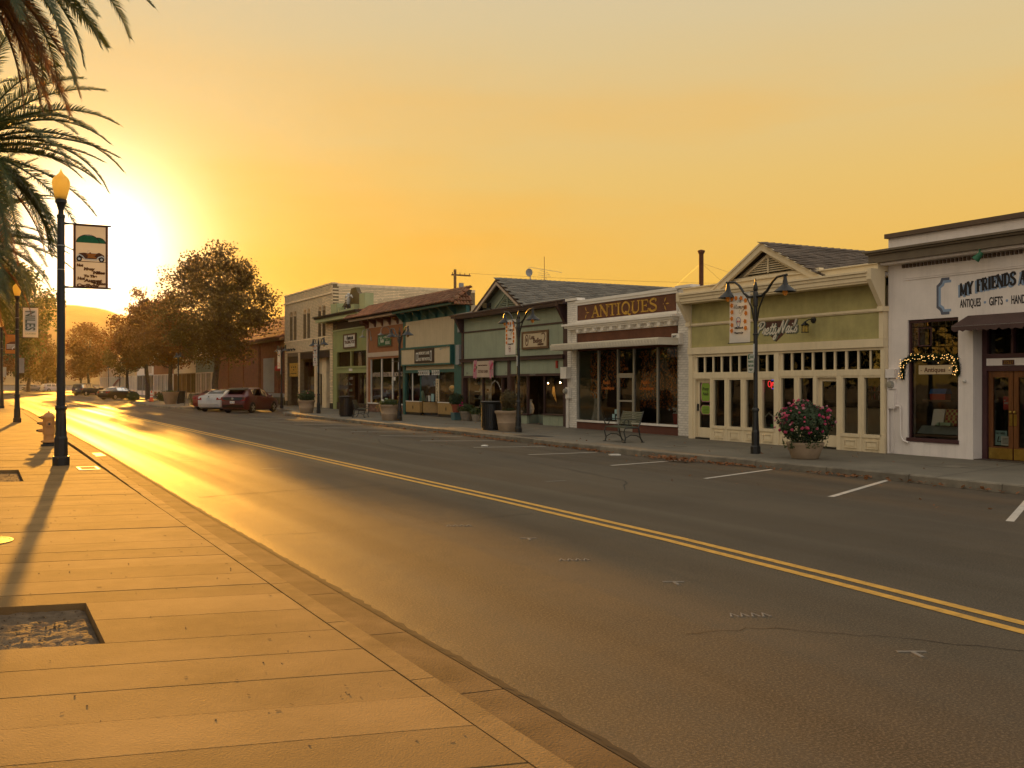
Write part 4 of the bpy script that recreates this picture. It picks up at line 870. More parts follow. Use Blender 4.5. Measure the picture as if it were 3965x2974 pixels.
for k, (z0, z1, s) in enumerate(((1.28, 1.88, 'Pretty\nNails'), (.90, 1.18, ''))):
    st = thing('door_sticker', ['large lime green Pretty Nails sticker on the salon door glass', 'small lime green hours sticker low on the salon door glass'][k], 'sticker', (p + .11, 23.95, z0), world=True)
    q = [(23.74, z0 + .06), (23.80, z0), (24.12, z0), (24.18, z0 + .06), (24.21, (z0 + z1) / 2), (24.18, z1 - .06), (24.12, z1), (23.80, z1), (23.74, z1 - .06), (23.71, (z0 + z1) / 2)]
    MB().prism([(p + .115, a, z) for a, z in q], (-.004, 0, 0)).build('backing', 'petal_pale', st); MB().prism([(p + .110, 23.96 + (a - 23.96) * .86, (z0 + z1) / 2 + (z - (z0 + z1) / 2) * .92) for a, z in q], (-.004, 0, 0)).build('face', 'lime_sticker', st)
    if s: txt(st, 'Pretty', (p + .103, 24.12, z0 + .35), .10, .30, 'ink', shear=.3); txt(st, 'Nails', (p + .103, 24.10, z0 + .20), .10, .27, 'ink', shear=.3)
    else:
        for r in range(4): part(st, 'print_line', 'ink', p, [(23.82, 24.08, z0 + .06 + r * .045, z0 + .07 + r * .045, -.1025, -.104)])
neon = thing('neon_sign', 'red and blue neon Open sign behind the salon window', 'neon sign', (p + .2, 21.1, 1.8), world=True)
MB().tube([(p + .2, 21.09 + .19 * math.cos(R(a)), 1.82 + .13 * math.sin(R(a))) for a in range(55, 300, 15)], .008, 6).build('blue_ring', 'neon_blue', neon)
for (cy_, pts) in ((0, arc(21.27, 1.83, .06, .085, 0, 360, 12)), (1, [(21.19, 1.70), (21.17, 1.87)] + arc(21.13, 1.83, .035, .04, 160, -160, 8)), (2, arc(21.04, 1.82, .035, .04, 0, 300, 8)), (3, [(20.985, 1.78), (20.98, 1.86), (20.95, 1.865), (20.93, 1.84), (20.925, 1.78)])):
    MB().tube([(p + .19, a, z) for a, z in pts], .009, 6).build('red_tube', 'neon_red', neon)
for yy, r, m_, lab in ((21.02, .10, 'pumpkin', 'orange toy pumpkin on the salon window sill'), (23.06, .09, 'pumpkin', 'orange ball glowing at the edge of the first salon window')):
    single(MB().sphere((p + .3, yy, .68), r, 12, 8, (1, 1, .85)), 'pumpkin', m_, lab, 'pumpkin', (p + .3, yy, .6), smooth=True)
single(MB().box(p + .2, p + .35, 21.12, 21.24, .60, .70), 'gift_box', 'green_paint', 'small green box beside the toy pumpkin in the salon', 'box', (p + .27, 21.18, .6)); single(MB().box(p + .08, p + .10, 17.21, 17.27, .60, .72), 'green_card', 'green_paint', 'green card stuck at the lower corner of the last salon window', 'card', (p + .09, 17.24, .6))
for yy in (22.5, 22.1, 21.75):
    ch = thing('salon_chair', 'pale round-backed salon chair behind the cream window ' + {22.5: 'nearest the door', 22.1: 'in the middle', 21.75: 'behind the lamp post'}[yy], 'chair', (p + 1.0, yy, KT), group='chairs inside the salon', world=True)
    MB().tube([(p + 1.0, yy - .18, .5), (p + .95, yy - .2, .85), (p + .93, yy, .98), (p + .95, yy + .2, .85), (p + 1.0, yy + .18, .5)], .02, 6).build('back_hoop', 'off_white', ch); MB().box(p + .75, p + 1.1, yy - .2, yy + .2, .5, .56).build('seat', 'off_white', ch)
    for a in (-.17, .17):
        for b in (.8, 1.06): MB().box(p + b - .015, p + b + .015, yy + a - .015, yy + a + .015, KT + .016, .5).build('leg', 'off_white', ch)
part(B, 'fascia_beam', 'cream', p, [(Y0 + .002, Y1 - .002, 2.735, 2.94, .07, -.15)])
part(B, 'wall', 'green_stucco', p, [(17.2, 24.5, 2.945, 4.42, 0, -.2)])
part(B, 'end_pilaster', 'cream', p, [(Y0 + .01, 17.2, 2.945, 3.60, .05, -.2)]); part(B, 'end_pilaster', 'cream', p, [(24.5, Y1 - .01, 2.945, 3.60, .05, -.2)])
part(B, 'rail_moulding', 'cream', p, [(17.2, 24.5, 3.62, 3.68, .05, .001), (17.2, 24.5, 3.595, 3.618, .03, .001)])
for y0, y1 in ((17.02, 17.2), (24.46, 24.66)):
    part(B, 'bracket_block', 'cream', p, [(y0, y1, 3.60, 3.72, .12, -.1)])
    MB().prism([(p - .02, y0 + .02, 3.722), (p - .10, y0 + .02, 3.722), (p - .50, y0 + .02, 4.36), (p - .50, y0 + .02, 4.62), (p - .02, y0 + .02, 4.62)], (0, y1 - y0 - .04, 0)).build('end_bracket', 'cream', B)
part(B, 'soffit', 'cream', p, [(17.2, 24.46, 4.28, 4.33, .44, .001)])
part(B, 'gutter', 'cream', p, [(17.18, 24.48, 4.332, 4.44, .47, .001), (17.18, 24.48, 4.442, 4.52, .50, .001), (17.16, 24.50, 4.522, 4.57, .54, .001)])
part(B, 'parapet', 'cream', p, [(17.05, 24.6, 4.575, 4.74, .25, -.2)])
part(B, 'parapet_cap', 'cream', p, [(17.03, 24.64, 4.742, 4.775, .30, -.24)])
shell(B, p, Y0, Y1, 4.5, 'beige_wall', roomw='room_dark')
# gable with vent
GY, GZ, GL, GR, GB = 21.06, 5.72, 23.15, 18.85, 4.60
gx = p - .10
MB().prism([(gx + .14, GL - .35, GB + .15), (gx + .14, GR + .35, GB + .15), (gx + .14, GY, GZ - .18)], (.1, 0, 0)).build('gable_wall', 'cream', B)
for ye, nm in ((GL, 1), (GR, -1)):
    d = Vector((0, ye - GY, GB - GZ)).normalized(); n = Vector((0, -d.z, d.y)) * (1 if nm > 0 else -1)
    if n.z > 0: n = -n
    a = Vector((gx - .22, GY, GZ)); b = Vector((gx - .22, ye, GB))
    MB().prism([a, b, b + n * .17, a + Vector((0, 0, -.19))], (.10, 0, 0)).build('barge_board', 'cream', B)
    a2 = a + Vector((-.03, 0, .03)); b2 = b + Vector((-.03, 0, .03)) + d * .12; MB().prism([a2, b2, b2 + n * .05, a2 + Vector((0, 0, -.06))], (.05, 0, 0)).build('barge_trim', 'cream', B)
part(B, 'gable_base', 'cream', p, [(GR + .2, GL - .2, GB + .17, GB + .26, .16, .001)])
va, vl, vr, vb_ = (21.02, 5.40), 21.98, 20.06, 4.92
zz = vb_ + .02
while zz < va[1] - .06:
    t = (va[1] - zz) / (va[1] - vb_); y1 = va[0] + (vl - va[0]) * t; y0 = va[0] + (vr - va[0]) * t
    MB().prism([(gx + .02, y0 + .03, zz), (gx + .12, y0 + .03, zz + .045), (gx + .12, y0 + .03, zz + .065), (gx + .02, y0 + .03, zz + .02)], (0, y1 - y0 - .06, 0)).build('louver_slat', 'cream', B); zz += .062
MB().prism([(gx + .132, vl, vb_), (gx + .132, vr, vb_), (gx + .132, *va)], (.004, 0, 0)).build('vent_backing', 'black_tile', B)
MB().box(gx - .005, gx + .02, va[0] - .025, va[0] + .025, vb_, va[1] - .03).build('vent_mullion', 'cream', B)
for ye in (vl, vr): MB().prism([(gx - .005, va[0], va[1] + .05), (gx - .005, ye + (.06 if ye > 21 else -.06), vb_ - .02), (gx - .005, ye - (.03 if ye > 21 else -.03), vb_ - .02), (gx - .005, va[0], va[1] - .02)], (.05, 0, 0)).build('vent_frame', 'cream', B)
# shingled roof: ridge runs back from the street
def shingle_roof(B, gx, GY, GZ, GL, GR, GB, deep, m, step=0.16, wid=0.30, limit=300, both=True):
    L0 = ROOT[B.name]
    for ye in ((GL, GR) if both else (GR,)):
        MB().prism([(gx - .2, GY, GZ + .015), (gx - .2, ye, GB + .015), (gx - .2, ye, GB - .05), (gx - .2, GY, GZ - .05)], (deep, 0, 0)).build('roof_slope', m, B)
    ye = GR; sl_ = Vector((0, ye - GY, GB - GZ)); Ls = sl_.length; d = sl_ / Ls; ang = math.atan2(GB - GZ, ye - GY)
    sm = []
    for k in range(4):
        b = MB(); w = wid - .012; t = .012 + .004 * k; b.prism([(-w / 2, -step * .62, 0.0), (w / 2, -step * .62, 0.0), (w / 2, step * .55, t), (-w / 2, step * .55, t)], (0, 0, .014)); sm.append(rawmesh(b, 'shingle', m))
    spots = []; r = 0; s = step * .5
    while s < Ls:
        x = gx - .2 + (wid / 2 if r % 2 else 0)
        while x < gx - .2 + deep:
            c = Vector((x, GY, GZ + .02)) + d * s; spots.append((random.randrange(4), c - L0, (ang + math.pi if False else (math.pi + ang), 0, math.pi if False else 0))); x += wid
        s += step; r += 1
    # local +Y of a shingle points down the slope
    sp = [(k, l, (math.atan2(d.z, d.y) if d.y > 0 else 0, 0, 0)) for k, l, e in spots]
    if d.y < 0: sp = [(k, l, (math.atan2(d.z, -d.y), 0, math.pi)) for k, l, e in spots]
    sp.sort(key=lambda q: q[1].x); pieces(B, 'shingle', sm, sp, limit, 'shingle_field')
    rc = MB(); x = gx - .22
    while x < gx - .2 + deep: rc.prism([(x, GY + .12, GZ - .035), (x, GY, GZ + .045), (x, GY - .12, GZ - .035)], (.26, 0, .02)); x += .25
    rc.build('ridge_cap', m, B)
shingle_roof(B, gx, GY, GZ, GL + .12, GR - .12, GB - .03, 7.0, 'shingle')
# painted sign
mb = MB(); MB().prism([(p - .0005, 21.52, 3.57), (p - .0005, 19.93, 3.57), (p - .0005, 20.80, 2.99)], (-.003, 0, 0)).build('sign_wedge', 'brown_sign', B)
sh = MB(); tx = MB()
for q, dy, dz, th in ((sh, -.03, -.028, .005), (tx, 0, 0, .012)):
    draw(q, 'Pretty', wframe(p - .003, 21.62 + dy, 3.215 + dz), .165, .92, font=SCR, shear=.32, th=th, boldw=.22 if q is tx else .25)
    draw(q, 'Nails', wframe(p - .003, 20.72 + dy, 3.235 + dz), .165, .72, font=SCR, shear=.32, th=th, boldw=.22 if q is tx else .25)
sh.build('lettering_shadow', 'sage_dark', B); tx.build('lettering', 'off_white', B)
ln = thing('wall_lantern', 'black box lantern on the olive wall beside the white script lettering', 'lantern', (p, 19.53, 3.35), world=True)
MB().lathe([(.09, 0), (.09, -.02), (.03, -.03)], 14, (p, 19.40, 3.52), axis='X').build('rosette', 'black_metal', ln); MB().tube([(p - .02, 19.40, 3.52), (p - .14, 19.43, 3.53), (p - .18, 19.53, 3.47)], .016, 6).build('arm', 'black_metal', ln)
MB().lathe([(.012, .16), (.03, .13), (.11, .06), (.11, .045), (.08, .04)], 4, (p - .18, 19.53, 3.33), R(45)).build('cap', 'black_metal', ln)
mb = MB()
for a in (-1, 1):
    for b in (-1, 1): mb.box(p - .18 + a * .055 - .006, p - .18 + a * .055 + .006, 19.53 + b * .055 - .006, 19.53 + b * .055 + .006, 3.20, 3.375)
mb.box(p - .25, p - .11, 19.46, 19.60, 3.185, 3.205); mb.build('cage', 'black_metal', ln); MB().box(p - .23, p - .13, 19.48, 19.58, 3.206, 3.37).build('pane', 'globe_glass', ln)
st = single(MB().prism([(p - .06, 17.02, KT), (p - .06, 17.18, KT), (p - .06, 17.16, .5), (p - .06, 17.08, .62), (p - .06, 17.03, .5)], (.03, 0, 0)), 'wooden_cutout', 'cream', 'cream rounded wooden cutout leaning at the foot of the corner post', 'board', (p - .05, 17.1, KT))

# ================================================================== white brick ANTIQUES shop
p = 19.9
Y0, Y1 = 24.75, 32.69
B = thing('white_brick_shop', 'white painted brick shop with gold ANTIQUES lettering on a brown panel', 'building', (p, 28.9, KT), world=True)
part(B, 'pier', 'mortar_white', p, [(32.01, Y1, KT, 4.98, .0, -.25)]); part(B, 'pier', 'mortar_white', p, [(Y0, 25.83, KT, 4.90, .0, -.25)])
bricks(B, p, [(32.02, 32.68, KT + .02, 4.96), (25.2, 25.82, KT + .02, 4.88)], .235, .078, 'white_brick', limit=300)
part(B, 'pier_cap', 'white_trim', p, [(31.9, 32.75, 4.985, 5.08, .07, -.3)]); part(B, 'pier_cap', 'white_trim', p, [(25.1, 25.9, 4.905, 4.99, .07, -.3)])
part(B, 'coping', 'white_trim', p, [(25.83, 32.01, 4.86, 4.96, .06, -.25), (25.83, 32.01, 4.775, 4.858, .03, -.25)])
part(B, 'wall', 'brown_stucco', p, [(25.88, 31.96, 4.20, 4.772, .0, -.2), (25.9, 31.98, 3.34, 3.72, .0, -.2)])
part(B, 'panel_trim', 'white_trim', p, [(25.83, 25.88, 4.20, 4.773, .03, -.2), (31.96, 32.01, 4.20, 4.773, .03, -.2), (25.83, 32.01, 4.10, 4.198, .04, -.2)])
part(B, 'cornice', 'white_trim', p, [(25.70, 32.55, 4.00, 4.08, .36, .001), (25.76, 32.48, 3.93, 3.998, .28, .001), (25.80, 32.3, 3.87, 3.928, .22, .001), (25.86, 31.98, 3.725, 3.868, .05, -.2)])
for k in range(11): part(B, 'corbel', 'white_trim', p, [(25.98 + k * .562, 26.14 + k * .562, 3.76, 3.868, .20, .052)])
mb = MB(); draw(mb, 'ANTIQUES', wframe(p, 30.98, 4.27), .42, 4.05, weight=.98, th=.008); mb.build('lettering', 'gold_leaf', B)
mb = MB()
for yc, s in ((31.32, 1), (26.45, -1)):
    for dy, dz, a in ((0, .14, 60), (-.13 * s, 0, 0), (0, -.14, -60), ):
        c = Vector((yc + (.1 if s > 0 else -.1) * (1 if dz else -1) * .6 * s, 4.47 + dz)); an = R(a) * (1 if s < 0 else -1)
        u = Vector((math.cos(R(90 - 30 * (1 if dz > 0 else -1 if dz < 0 else 3) * s)), math.sin(R(90 - 30 * (1 if dz > 0 else -1 if dz < 0 else 3) * s))))
        n = Vector((-u.y, u.x)); pts = [c - u * .10, c + n * .028, c + u * .10, c - n * .028]; mb.prism([(p - .0005, q.x, q.y) for q in pts], (-.006, 0, 0))
    mb.lathe([(.018, 0), (.018, -.006)], 8, (p - .0005, yc - .16 * s, 4.47), axis='X')
mb.build('painted_sprig', 'gold_leaf', B)
# metal canopy
cn = part(B, 'canopy', 'off_white', p, [(25.60, 32.3, 3.27, 3.31, .95, .002)])
MB().prism([(p - .95, 25.61, 3.075), (p - .91, 25.61, 3.075), (p - .91, 25.61, 3.268), (p - .99, 25.61, 3.268)], (0, 6.74, 0)).build('canopy_fascia', 'off_white', B)
for k in range(40): MB().prism([(p - .962 - .02, 25.6 + k * .168, 3.10), (p - .99, 25.68 + k * .168, 3.25), (p - .995, 25.69 + k * .168, 3.25), (p - .985, 25.61 + k * .168, 3.10)], (.006, .07, 0)).build('canopy_rib', 'off_white', cn)
MB().prism([(p - .905, 25.61, 3.08), (p - .17, 25.61, 3.08), (p - .17, 25.61, 3.266), (p - .905, 25.61, 3.266)], (0, .03, 0)).build('canopy_end', 'off_white', B)
MB().prism([(p - .91, 32.32, 3.08), (p - .0, 32.32, 3.08), (p - .0, 32.32, 3.268), (p - .91, 32.32, 3.268)], (0, .03, 0)).build('canopy_end', 'off_white', B)
part(B, 'fascia_board', 'brown_stucco', p, [(25.83, 32.01, 3.05, 3.338, -.05, -.2)])
# glazing
part(B, 'sill', 'white_trim', p, [(25.83, 28.38, .43, .50, .05, -.2), (29.32, 32.01, .41, .48, .05, -.2)])
part(B, 'bulkhead', 'bulkhead_red', p, [(25.83, 28.38, KT, .428, .0, -.2), (29.32, 32.01, KT, .408, .0, -.2)])
for y in (31.98, 30.59, 29.34, 28.36, 26.99, 25.86): part(B, 'mullion', 'aluminium', p, [(y - .04, y + .04, .49 if abs(y - 28.85) > .6 else KT, 3.05, -.03, -.12)])
for a, b in ((30.63, 31.94), (29.38, 30.55), (27.03, 28.32), (25.90, 26.95)): pane(B, p, a, b, .49, 3.05, .07)
dr = part(B, 'door', 'aluminium', p, [(28.40, 28.46, KT + .02, 2.1, -.04, -.09), (29.24, 29.30, KT + .02, 2.1, -.04, -.09), (28.46, 29.24, 2.04, 2.1, -.041, -.089), (28.46, 29.24, 1.20, 1.26, -.041, -.089), (28.46, 29.24, KT + .02, .30, -.041, -.089)])
pane(dr, p, 28.46, 29.24, 1.26, 2.04, .065); pane(dr, p, 28.46, 29.24, .30, 1.20, .065); pane(B, p, 28.40, 29.30, 2.2, 3.05, .07, 'glass', 'transom_pane'); part(B, 'door_head', 'aluminium', p, [(28.40, 29.30, 2.1, 2.2, -.03, -.12)])
for y, nm in ((30.32, 0), (27.95, 1)):
    mb = MB(); txt(B, "Paula's", (p + .064, y, 1.82), .13, .46, 'pumpkin', bold=.004, shear=.05); txt(B, 'Grandtiques', (p + .064, y + .10, 1.63), .11, .82, 'pumpkin', bold=.003, shear=.05)
txt(B, '37541', (p + .064, 29.0, 2.32), .08, .26, 'pumpkin')
shell(B, p, Y0, Y1, 4.8, 'mortar_white', roomw='room_dark')
# the clear end bays show the white return wall
part(B, 'return_wall', 'sage', p, [(31.70, 31.94, .49, 3.04, -.9, -.94), (31.93, 31.96, .49, 3.04, -.10, -.9), (25.86, 25.90, .49, 3.04, -.13, -.9)])
part(B, 'show_floor', 'wood_shelf', p, [(29.4, 31.9, .44, .48, -.15, -1.0), (25.92, 28.3, .46, .50, -.15, -1.0)])
# curtains of leaf garlands
def leaf_curtain(y0, y1, z0, z1, lab):
    t = thing('leaf_curtain', lab, 'curtain', (p + .9, (y0 + y1) / 2, z1), world=True, group='autumn leaf curtains in the white brick shop')
    MB().box(p + .42, p + .44, y0, y1, z0, z1).build('backcloth', 'curtain_dark', t); mb = MB(); y = y0 + .06
    while y < y1:
        z = z1 - random.random() * .1
        while z > z0:
            if random.random() < .8:
                a = random.random() * 3.1; r = random.uniform(.035, .06); c = Vector((p + .34 + random.gauss(0, .02), y + random.gauss(0, .03), z)); u = Vector((random.gauss(0, .3), math.cos(a), math.sin(a))) * r; n = Vector((random.gauss(0, .3), -math.sin(a), math.cos(a))) * r * .8; mb.add([c - u, c + n, c + u, c - n], [(0, 1, 2, 3)])
            z -= random.uniform(.05, .10)
        y += .08
    mb.build('leaves', 'autumn_leaf', t)
leaf_curtain(30.6, 31.6, 1.3, 3.0, 'autumn leaf garland curtain at the far end of the white brick shop window'); leaf_curtain(29.3, 30.55, 1.7, 3.0, 'autumn leaf garland curtain left of the aluminium shop door'); leaf_curtain(27.05, 28.35, 1.0, 3.0, 'autumn leaf garland curtain right of the aluminium shop door'); leaf_curtain(25.95, 26.95, .95, 3.0, 'autumn leaf garland curtain nearest the nail salon')
for y, z in ((26.2, 2.15), (26.05, 2.16)): single(MB().sphere((p + .6, y, z), .022, 8, 5), 'light_bulb', 'lamp_bulb', {26.2: 'left', 26.05: 'right'}[y] + ' of two tiny lit bulbs in the white brick shop window', 'bulb', (p + .6, y, z), 'bulbs lit in the white brick shop')
fl = thing('flower_bucket', 'red bucket of white flowers in the corner of the antiques window', 'flowers', (p + .35, 26.35, .50), world=True); MB().lathe([(.10, 0), (.14, .35)], 12, (p + .35, 26.35, .50)).build('bucket', 'red_paint', fl); mb = MB()
for _ in range(24): mb.sphere((p + .35 + random.gauss(0, .07), 26.35 + random.gauss(0, .1), .95 + random.gauss(0, .05)), .035, 6, 4)
mb.build('blooms', 'white_glaze', fl)
for y, z, w, h, l_ in ((29.62, .55, .16, .2, 'lower left'), (29.45, .76, .2, .16, 'topmost'), (29.41, .55, .1, .14, 'narrow lower right')): single(MB().box(p + .05, p + .056, y - w / 2, y + w / 2, z, z + h), 'window_card', 'paper_teal', l_ + ' of three pale blue cards on the glass behind the bench', 'card', (p + .05, y, z), 'cards on the antiques shop glass')
dm = thing('draped_lamp', 'white cloth-draped figure standing in the left end of the antiques window', 'figure', (p + .5, 31.3, .49), world=True); MB().lathe([(.28, 0), (.2, .3), (.14, .7), (.16, .9), (.08, 1.05), (.02, 1.1)], 9, (p + .5, 31.3, .49)).build('drape', 'lace', dm)
bx = thing('service_box', 'grey BAY alarm box on the right pier of the white brick shop', 'box', (p, 25.75, 3.1), world=True); fb(MB(), p, 25.55, 25.96, 3.09, 3.45, .16, .014).build('housing', 'white_trim', bx); MB().box(p - .166, p - .161, 25.66, 25.93, 3.2, 3.42).build('plate', 'paper', bx); txt(bx, 'BAY', (p - .170, 25.90, 3.33), .065, .2, 'ink', bold=.003)
for r in range(2): part(bx, 'print_line', 'ink', p, [(25.7, 25.9, 3.24 + r * .04, 3.255 + r * .04, .168, .1665)])
em = thing('electric_meter', 'white meter and service box on the left pier of the brick shop', 'meter', (p, 32.6, KT), world=True)
mb = MB(); fb(mb, p, 32.42, 32.86, 2.03, 2.47, .22, .014); fb(mb, p, 32.38, 32.62, 1.27, 1.70, .14, .014); mb.build('box', 'white_trim', em); MB().lathe([(.10, 0), (.10, -.06), (.08, -.11), (.02, -.115)], 16, (p - .14, 32.55, 1.55), axis='X').build('meter_dial', 'aluminium', em)
mb = MB(); mb.tube([(p - .06, 32.56, 1.27), (p - .06, 32.56, KT)], .035, 8); mb.tube([(p - .06, 32.66, 1.5), (p - .06, 32.66, KT)], .025, 8); mb.tube([(p - .05, 32.45, 2.03), (p - .05, 32.5, 1.85), (p - .05, 32.56, 1.7)], .012, 6); mb.tube([(p - .02, 32.4, 4.0), (p - .02, 32.4, 2.47)], .012, 6); mb.build('conduit', 'white_trim', em, True)
# ================================================================== sage green shop with plum trim
p = 20.3
Y0, Y1 = 32.72, 42.98
B = thing('sage_green_shop', 'sage green shop with plum trim, gable vent and Les Belles sign', 'building', (p, 38, KT), world=True)
part(B, 'wall', 'sage', p, [(33.6, 42.8, 2.97, 4.22, 0, -.2), (33.6, 42.8, 4.285, 5.05, 0, -.2)])
part(B, 'rail_moulding', 'plum', p, [(33.6, 42.8, 4.222, 4.283, .04, -.2)])
part(B, 'corner_post', 'plum', p, [(42.78, Y1, KT, 5.0, .05, -.2)]); part(B, 'corner_post', 'plum', p, [(Y0, 33.6, KT, 5.0, .05, -.2)]); part(B, 'centre_post', 'plum', p, [(38.06, 38.31, KT, 2.82, .045, -.2)])
part(B, 'beam', 'plum', p, [(33.5, 43.0, 2.83, 2.965, .14, -.2), (33.5, 43.02, 2.965, 2.99, .18, .001)])
part(B, 'eave_board', 'plum', p, [(33.0, 43.4, 4.93, 5.03, .42, .001), (33.0, 43.45, 5.032, 5.09, .46, .001)]); part(B, 'soffit', 'plum', p, [(33.6, 42.9, 4.88, 4.928, .40, .001)])
for y in (42.80, 33.38): MB().prism([(p - .02, y, 4.25), (p - .08, y, 4.25), (p - .44, y, 4.88), (p - .44, y, 5.03), (p - .02, y, 5.03)], (0, .2, 0)).build('end_bracket', 'plum', B)
mb = MB().prism([(p - .45, 33.0, 5.095), (p + .4, 33.0, 5.28), (p + .4, 33.0, 5.18), (p - .45, 33.0, 5.06)], (0, 10.4, 0)); mb.build('eave_flashing', 'shingle_grey', B)
y = 33.62
while y < 42.75:
    if not (38.02 < y < 38.33): part(B, 'bead_board', 'sage', p, [(y, y + .118, 2.25 if y < 38 else 2.2, 2.828, .0 + random.uniform(0, .004), -.15)])
    y += .125
part(B, 'window_head', 'plum', p, [(33.6, 38.06, 2.15, 2.248, .05, -.15), (38.31, 42.78, 2.10, 2.198, .05, -.15)])
for a, b in ((40.9, 42.7), (39.0, 40.82)): pane(B, p, a, b, .50, 2.1, .08)
part(B, 'mullion', 'plum', p, [(40.82, 40.9, .5, 2.1, -.03, -.14)]); part(B, 'mullion', 'plum', p, [(38.92, 39.0, .5, 2.1, -.03, -.14)]); pane(B, p, 38.31, 38.92, KT, 2.1, .9)
part(B, 'sill', 'white_trim', p, [(39.0, 42.78, .46, .50, .05, -.2)]); part(B, 'sill', 'plum', p, [(36.55, 38.06, .50, .56, .05, -.2), (33.6, 35.27, .56, .61, .06, -.2)])
for a, b, o in ((39.0, 42.78, 0), (36.65, 38.06, 0), (33.6, 35.27, 0)):
    y = a
    while y < b - .02: part(B, 'bead_board', 'sage', p, [(y, min(b, y + .118), KT, .458 if a > 38.5 else .50 if a > 36 else .558, random.uniform(0, .004), -.12)]); y += .125
part(B, 'entry_panel', 'sage_dark', p, [(35.27, 36.65, KT, .52, -.55, -.6)]); part(B, 'entry_return', 'sage_dark', p, [(35.27, 35.30, KT, .52, -.12, -.55), (36.62, 36.65, KT, .52, -.12, -.55)])
pane(B, p, 36.7, 38.06, .56, 2.15, .08); pane(B, p, 33.6, 35.25, .61, 2.15, .08); pane(B, p, 35.27, 36.65, .52, 2.15, .57)
part(B, 'mullion', 'plum', p, [(36.63, 36.70, .5, 2.15, -.03, -.14)]); part(B, 'mullion', 'plum', p, [(35.22, 35.28, .5, 2.15, -.03, -.14)])
shell(B, p, Y0, Y1, 4.95, 'sage', roomw='room_dark', ceil=2.85)
GY, GZ, GL, GR, GB = 38.75, 6.43, 41.3, 36.3, 5.06
gx = p - .12
MB().prism([(gx + .16, GL - .3, GB + .12), (gx + .16, GR + .3, GB + .12), (gx + .16, GY, GZ - .15)], (.1, 0, 0)).build('gable_wall', 'sage', B)
for ye in (GL, GR):
    d = Vector((0, ye - GY, GB - GZ)).normalized(); n = Vector((0, -d.z, d.y)); n = -n if n.z > 0 else n
    a = Vector((gx - .25, GY, GZ)); b = Vector((gx - .25, ye, GB)); MB().prism([a, b, b + n * .12, a + Vector((0, 0, -.14))], (.10, 0, 0)).build('barge_board', 'plum', B)
    a2 = a + Vector((.0, 0, -.145)); b2 = b + n * .125; MB().prism([a2, b2, b2 + n * .10, a2 + Vector((0, 0, -.12))], (.08, 0, 0)).build('barge_trim', 'pinkish_white', B)
va, vl, vr, vb_ = (38.2, 5.86), 39.45, 36.9, 5.17
zz = vb_ + .02
while zz < va[1] - .06:
    t = (va[1] - zz) / (va[1] - vb_); y1 = va[0] + (vl - va[0]) * t; y0 = va[0] + (vr - va[0]) * t
    MB().prism([(gx + .04, y0 + .03, zz), (gx + .14, y0 + .03, zz + .05), (gx + .14, y0 + .03, zz + .07), (gx + .04, y0 + .03, zz + .02)], (0, y1 - y0 - .06, 0)).build('louver_slat', 'sage', B); zz += .078
MB().prism([(gx + .152, vl, vb_), (gx + .152, vr, vb_), (gx + .152, *va)], (.004, 0, 0)).build('vent_backing', 'black_tile', B); MB().box(gx + .01, gx + .035, va[0] - .03, va[0] + .03, vb_, va[1] - .03).build('vent_mullion', 'sage', B)
for ye in (vl, vr): MB().prism([(gx + .01, va[0], va[1] + .06), (gx + .01, ye + (.08 if ye > 38 else -.08), vb_ - .03), (gx + .01, ye - (.03 if ye > 38 else -.03), vb_ - .03), (gx + .01, va[0], va[1] - .02)], (.05, 0, 0)).build('vent_frame', 'sage', B)
shingle_roof(B, gx, GY, GZ, GL + .1, GR - .1, GB - .03, 12.5, 'shingle_grey', step=.2, wid=.36)
sg = thing('shop_sign', 'cream Les Belles Antiques sign in ornate brown frame on the sage wall', 'sign', (p, 35.9, 3.3), world=True)
part(sg, 'frame', 'wood_shelf', p, [(34.77, 36.98, 3.27, 3.36, .07, .001), (34.77, 36.98, 3.94, 4.02, .07, .001), (34.77, 34.87, 3.36, 3.94, .069, .001), (36.88, 36.98, 3.36, 3.94, .069, .001)]); part(sg, 'board', 'beige_wall', p, [(34.87, 36.88, 3.36, 3.94, .04, .001)])
mb = MB(); mb.ribbon(arc(.32, .29, .13, .22, 0, 360, 16), .04, wframe(p - .04, 36.88, 3.36)); mb.ribbon(crom([(1.55, .5), (1.75, .53), (1.85, .4), (1.75, .2)], 5), .04, wframe(p - .04, 36.88, 3.36)); mb.sphere((p - .042, 36.56, 3.66), .06, 8, 5, (.1, 1, 1.5)); mb.build('ornament', 'banner_brown', sg)
txt(sg, 'Les', (p - .045, 36.33, 3.68), .19, .40, 'banner_brown', bold=.006); txt(sg, 'Belles', (p - .045, 36.02, 3.52), .20, .72, 'banner_brown', bold=.006, rot=(R(90), 0, R(-90))); txt(sg, 'Antiques', (p - .046, 35.66, 3.41), .12, .52, 'banner_brown', shear=.3, bold=.003)
bn = thing('shop_banner', 'pink flowered COTTAGE CHARM cloth banner hung on the sage shop', 'banner', (p, 40.4, 2.5), world=True)
MB().box(p - .155, p - .15, 39.42, 41.48, 2.12, 2.86).build('cloth', 'pinkish_white', bn); txt(bn, 'COTTAGE CHARM', (p - .159, 40.98, 2.32), .13, 1.0, 'banner_brown'); txt(bn, 'Antique Home & Garden Decor', (p - .159, 40.96, 2.64), .06, .95, 'banner_brown', shear=.2)
mb = MB(); mg = MB(); mo = MB()
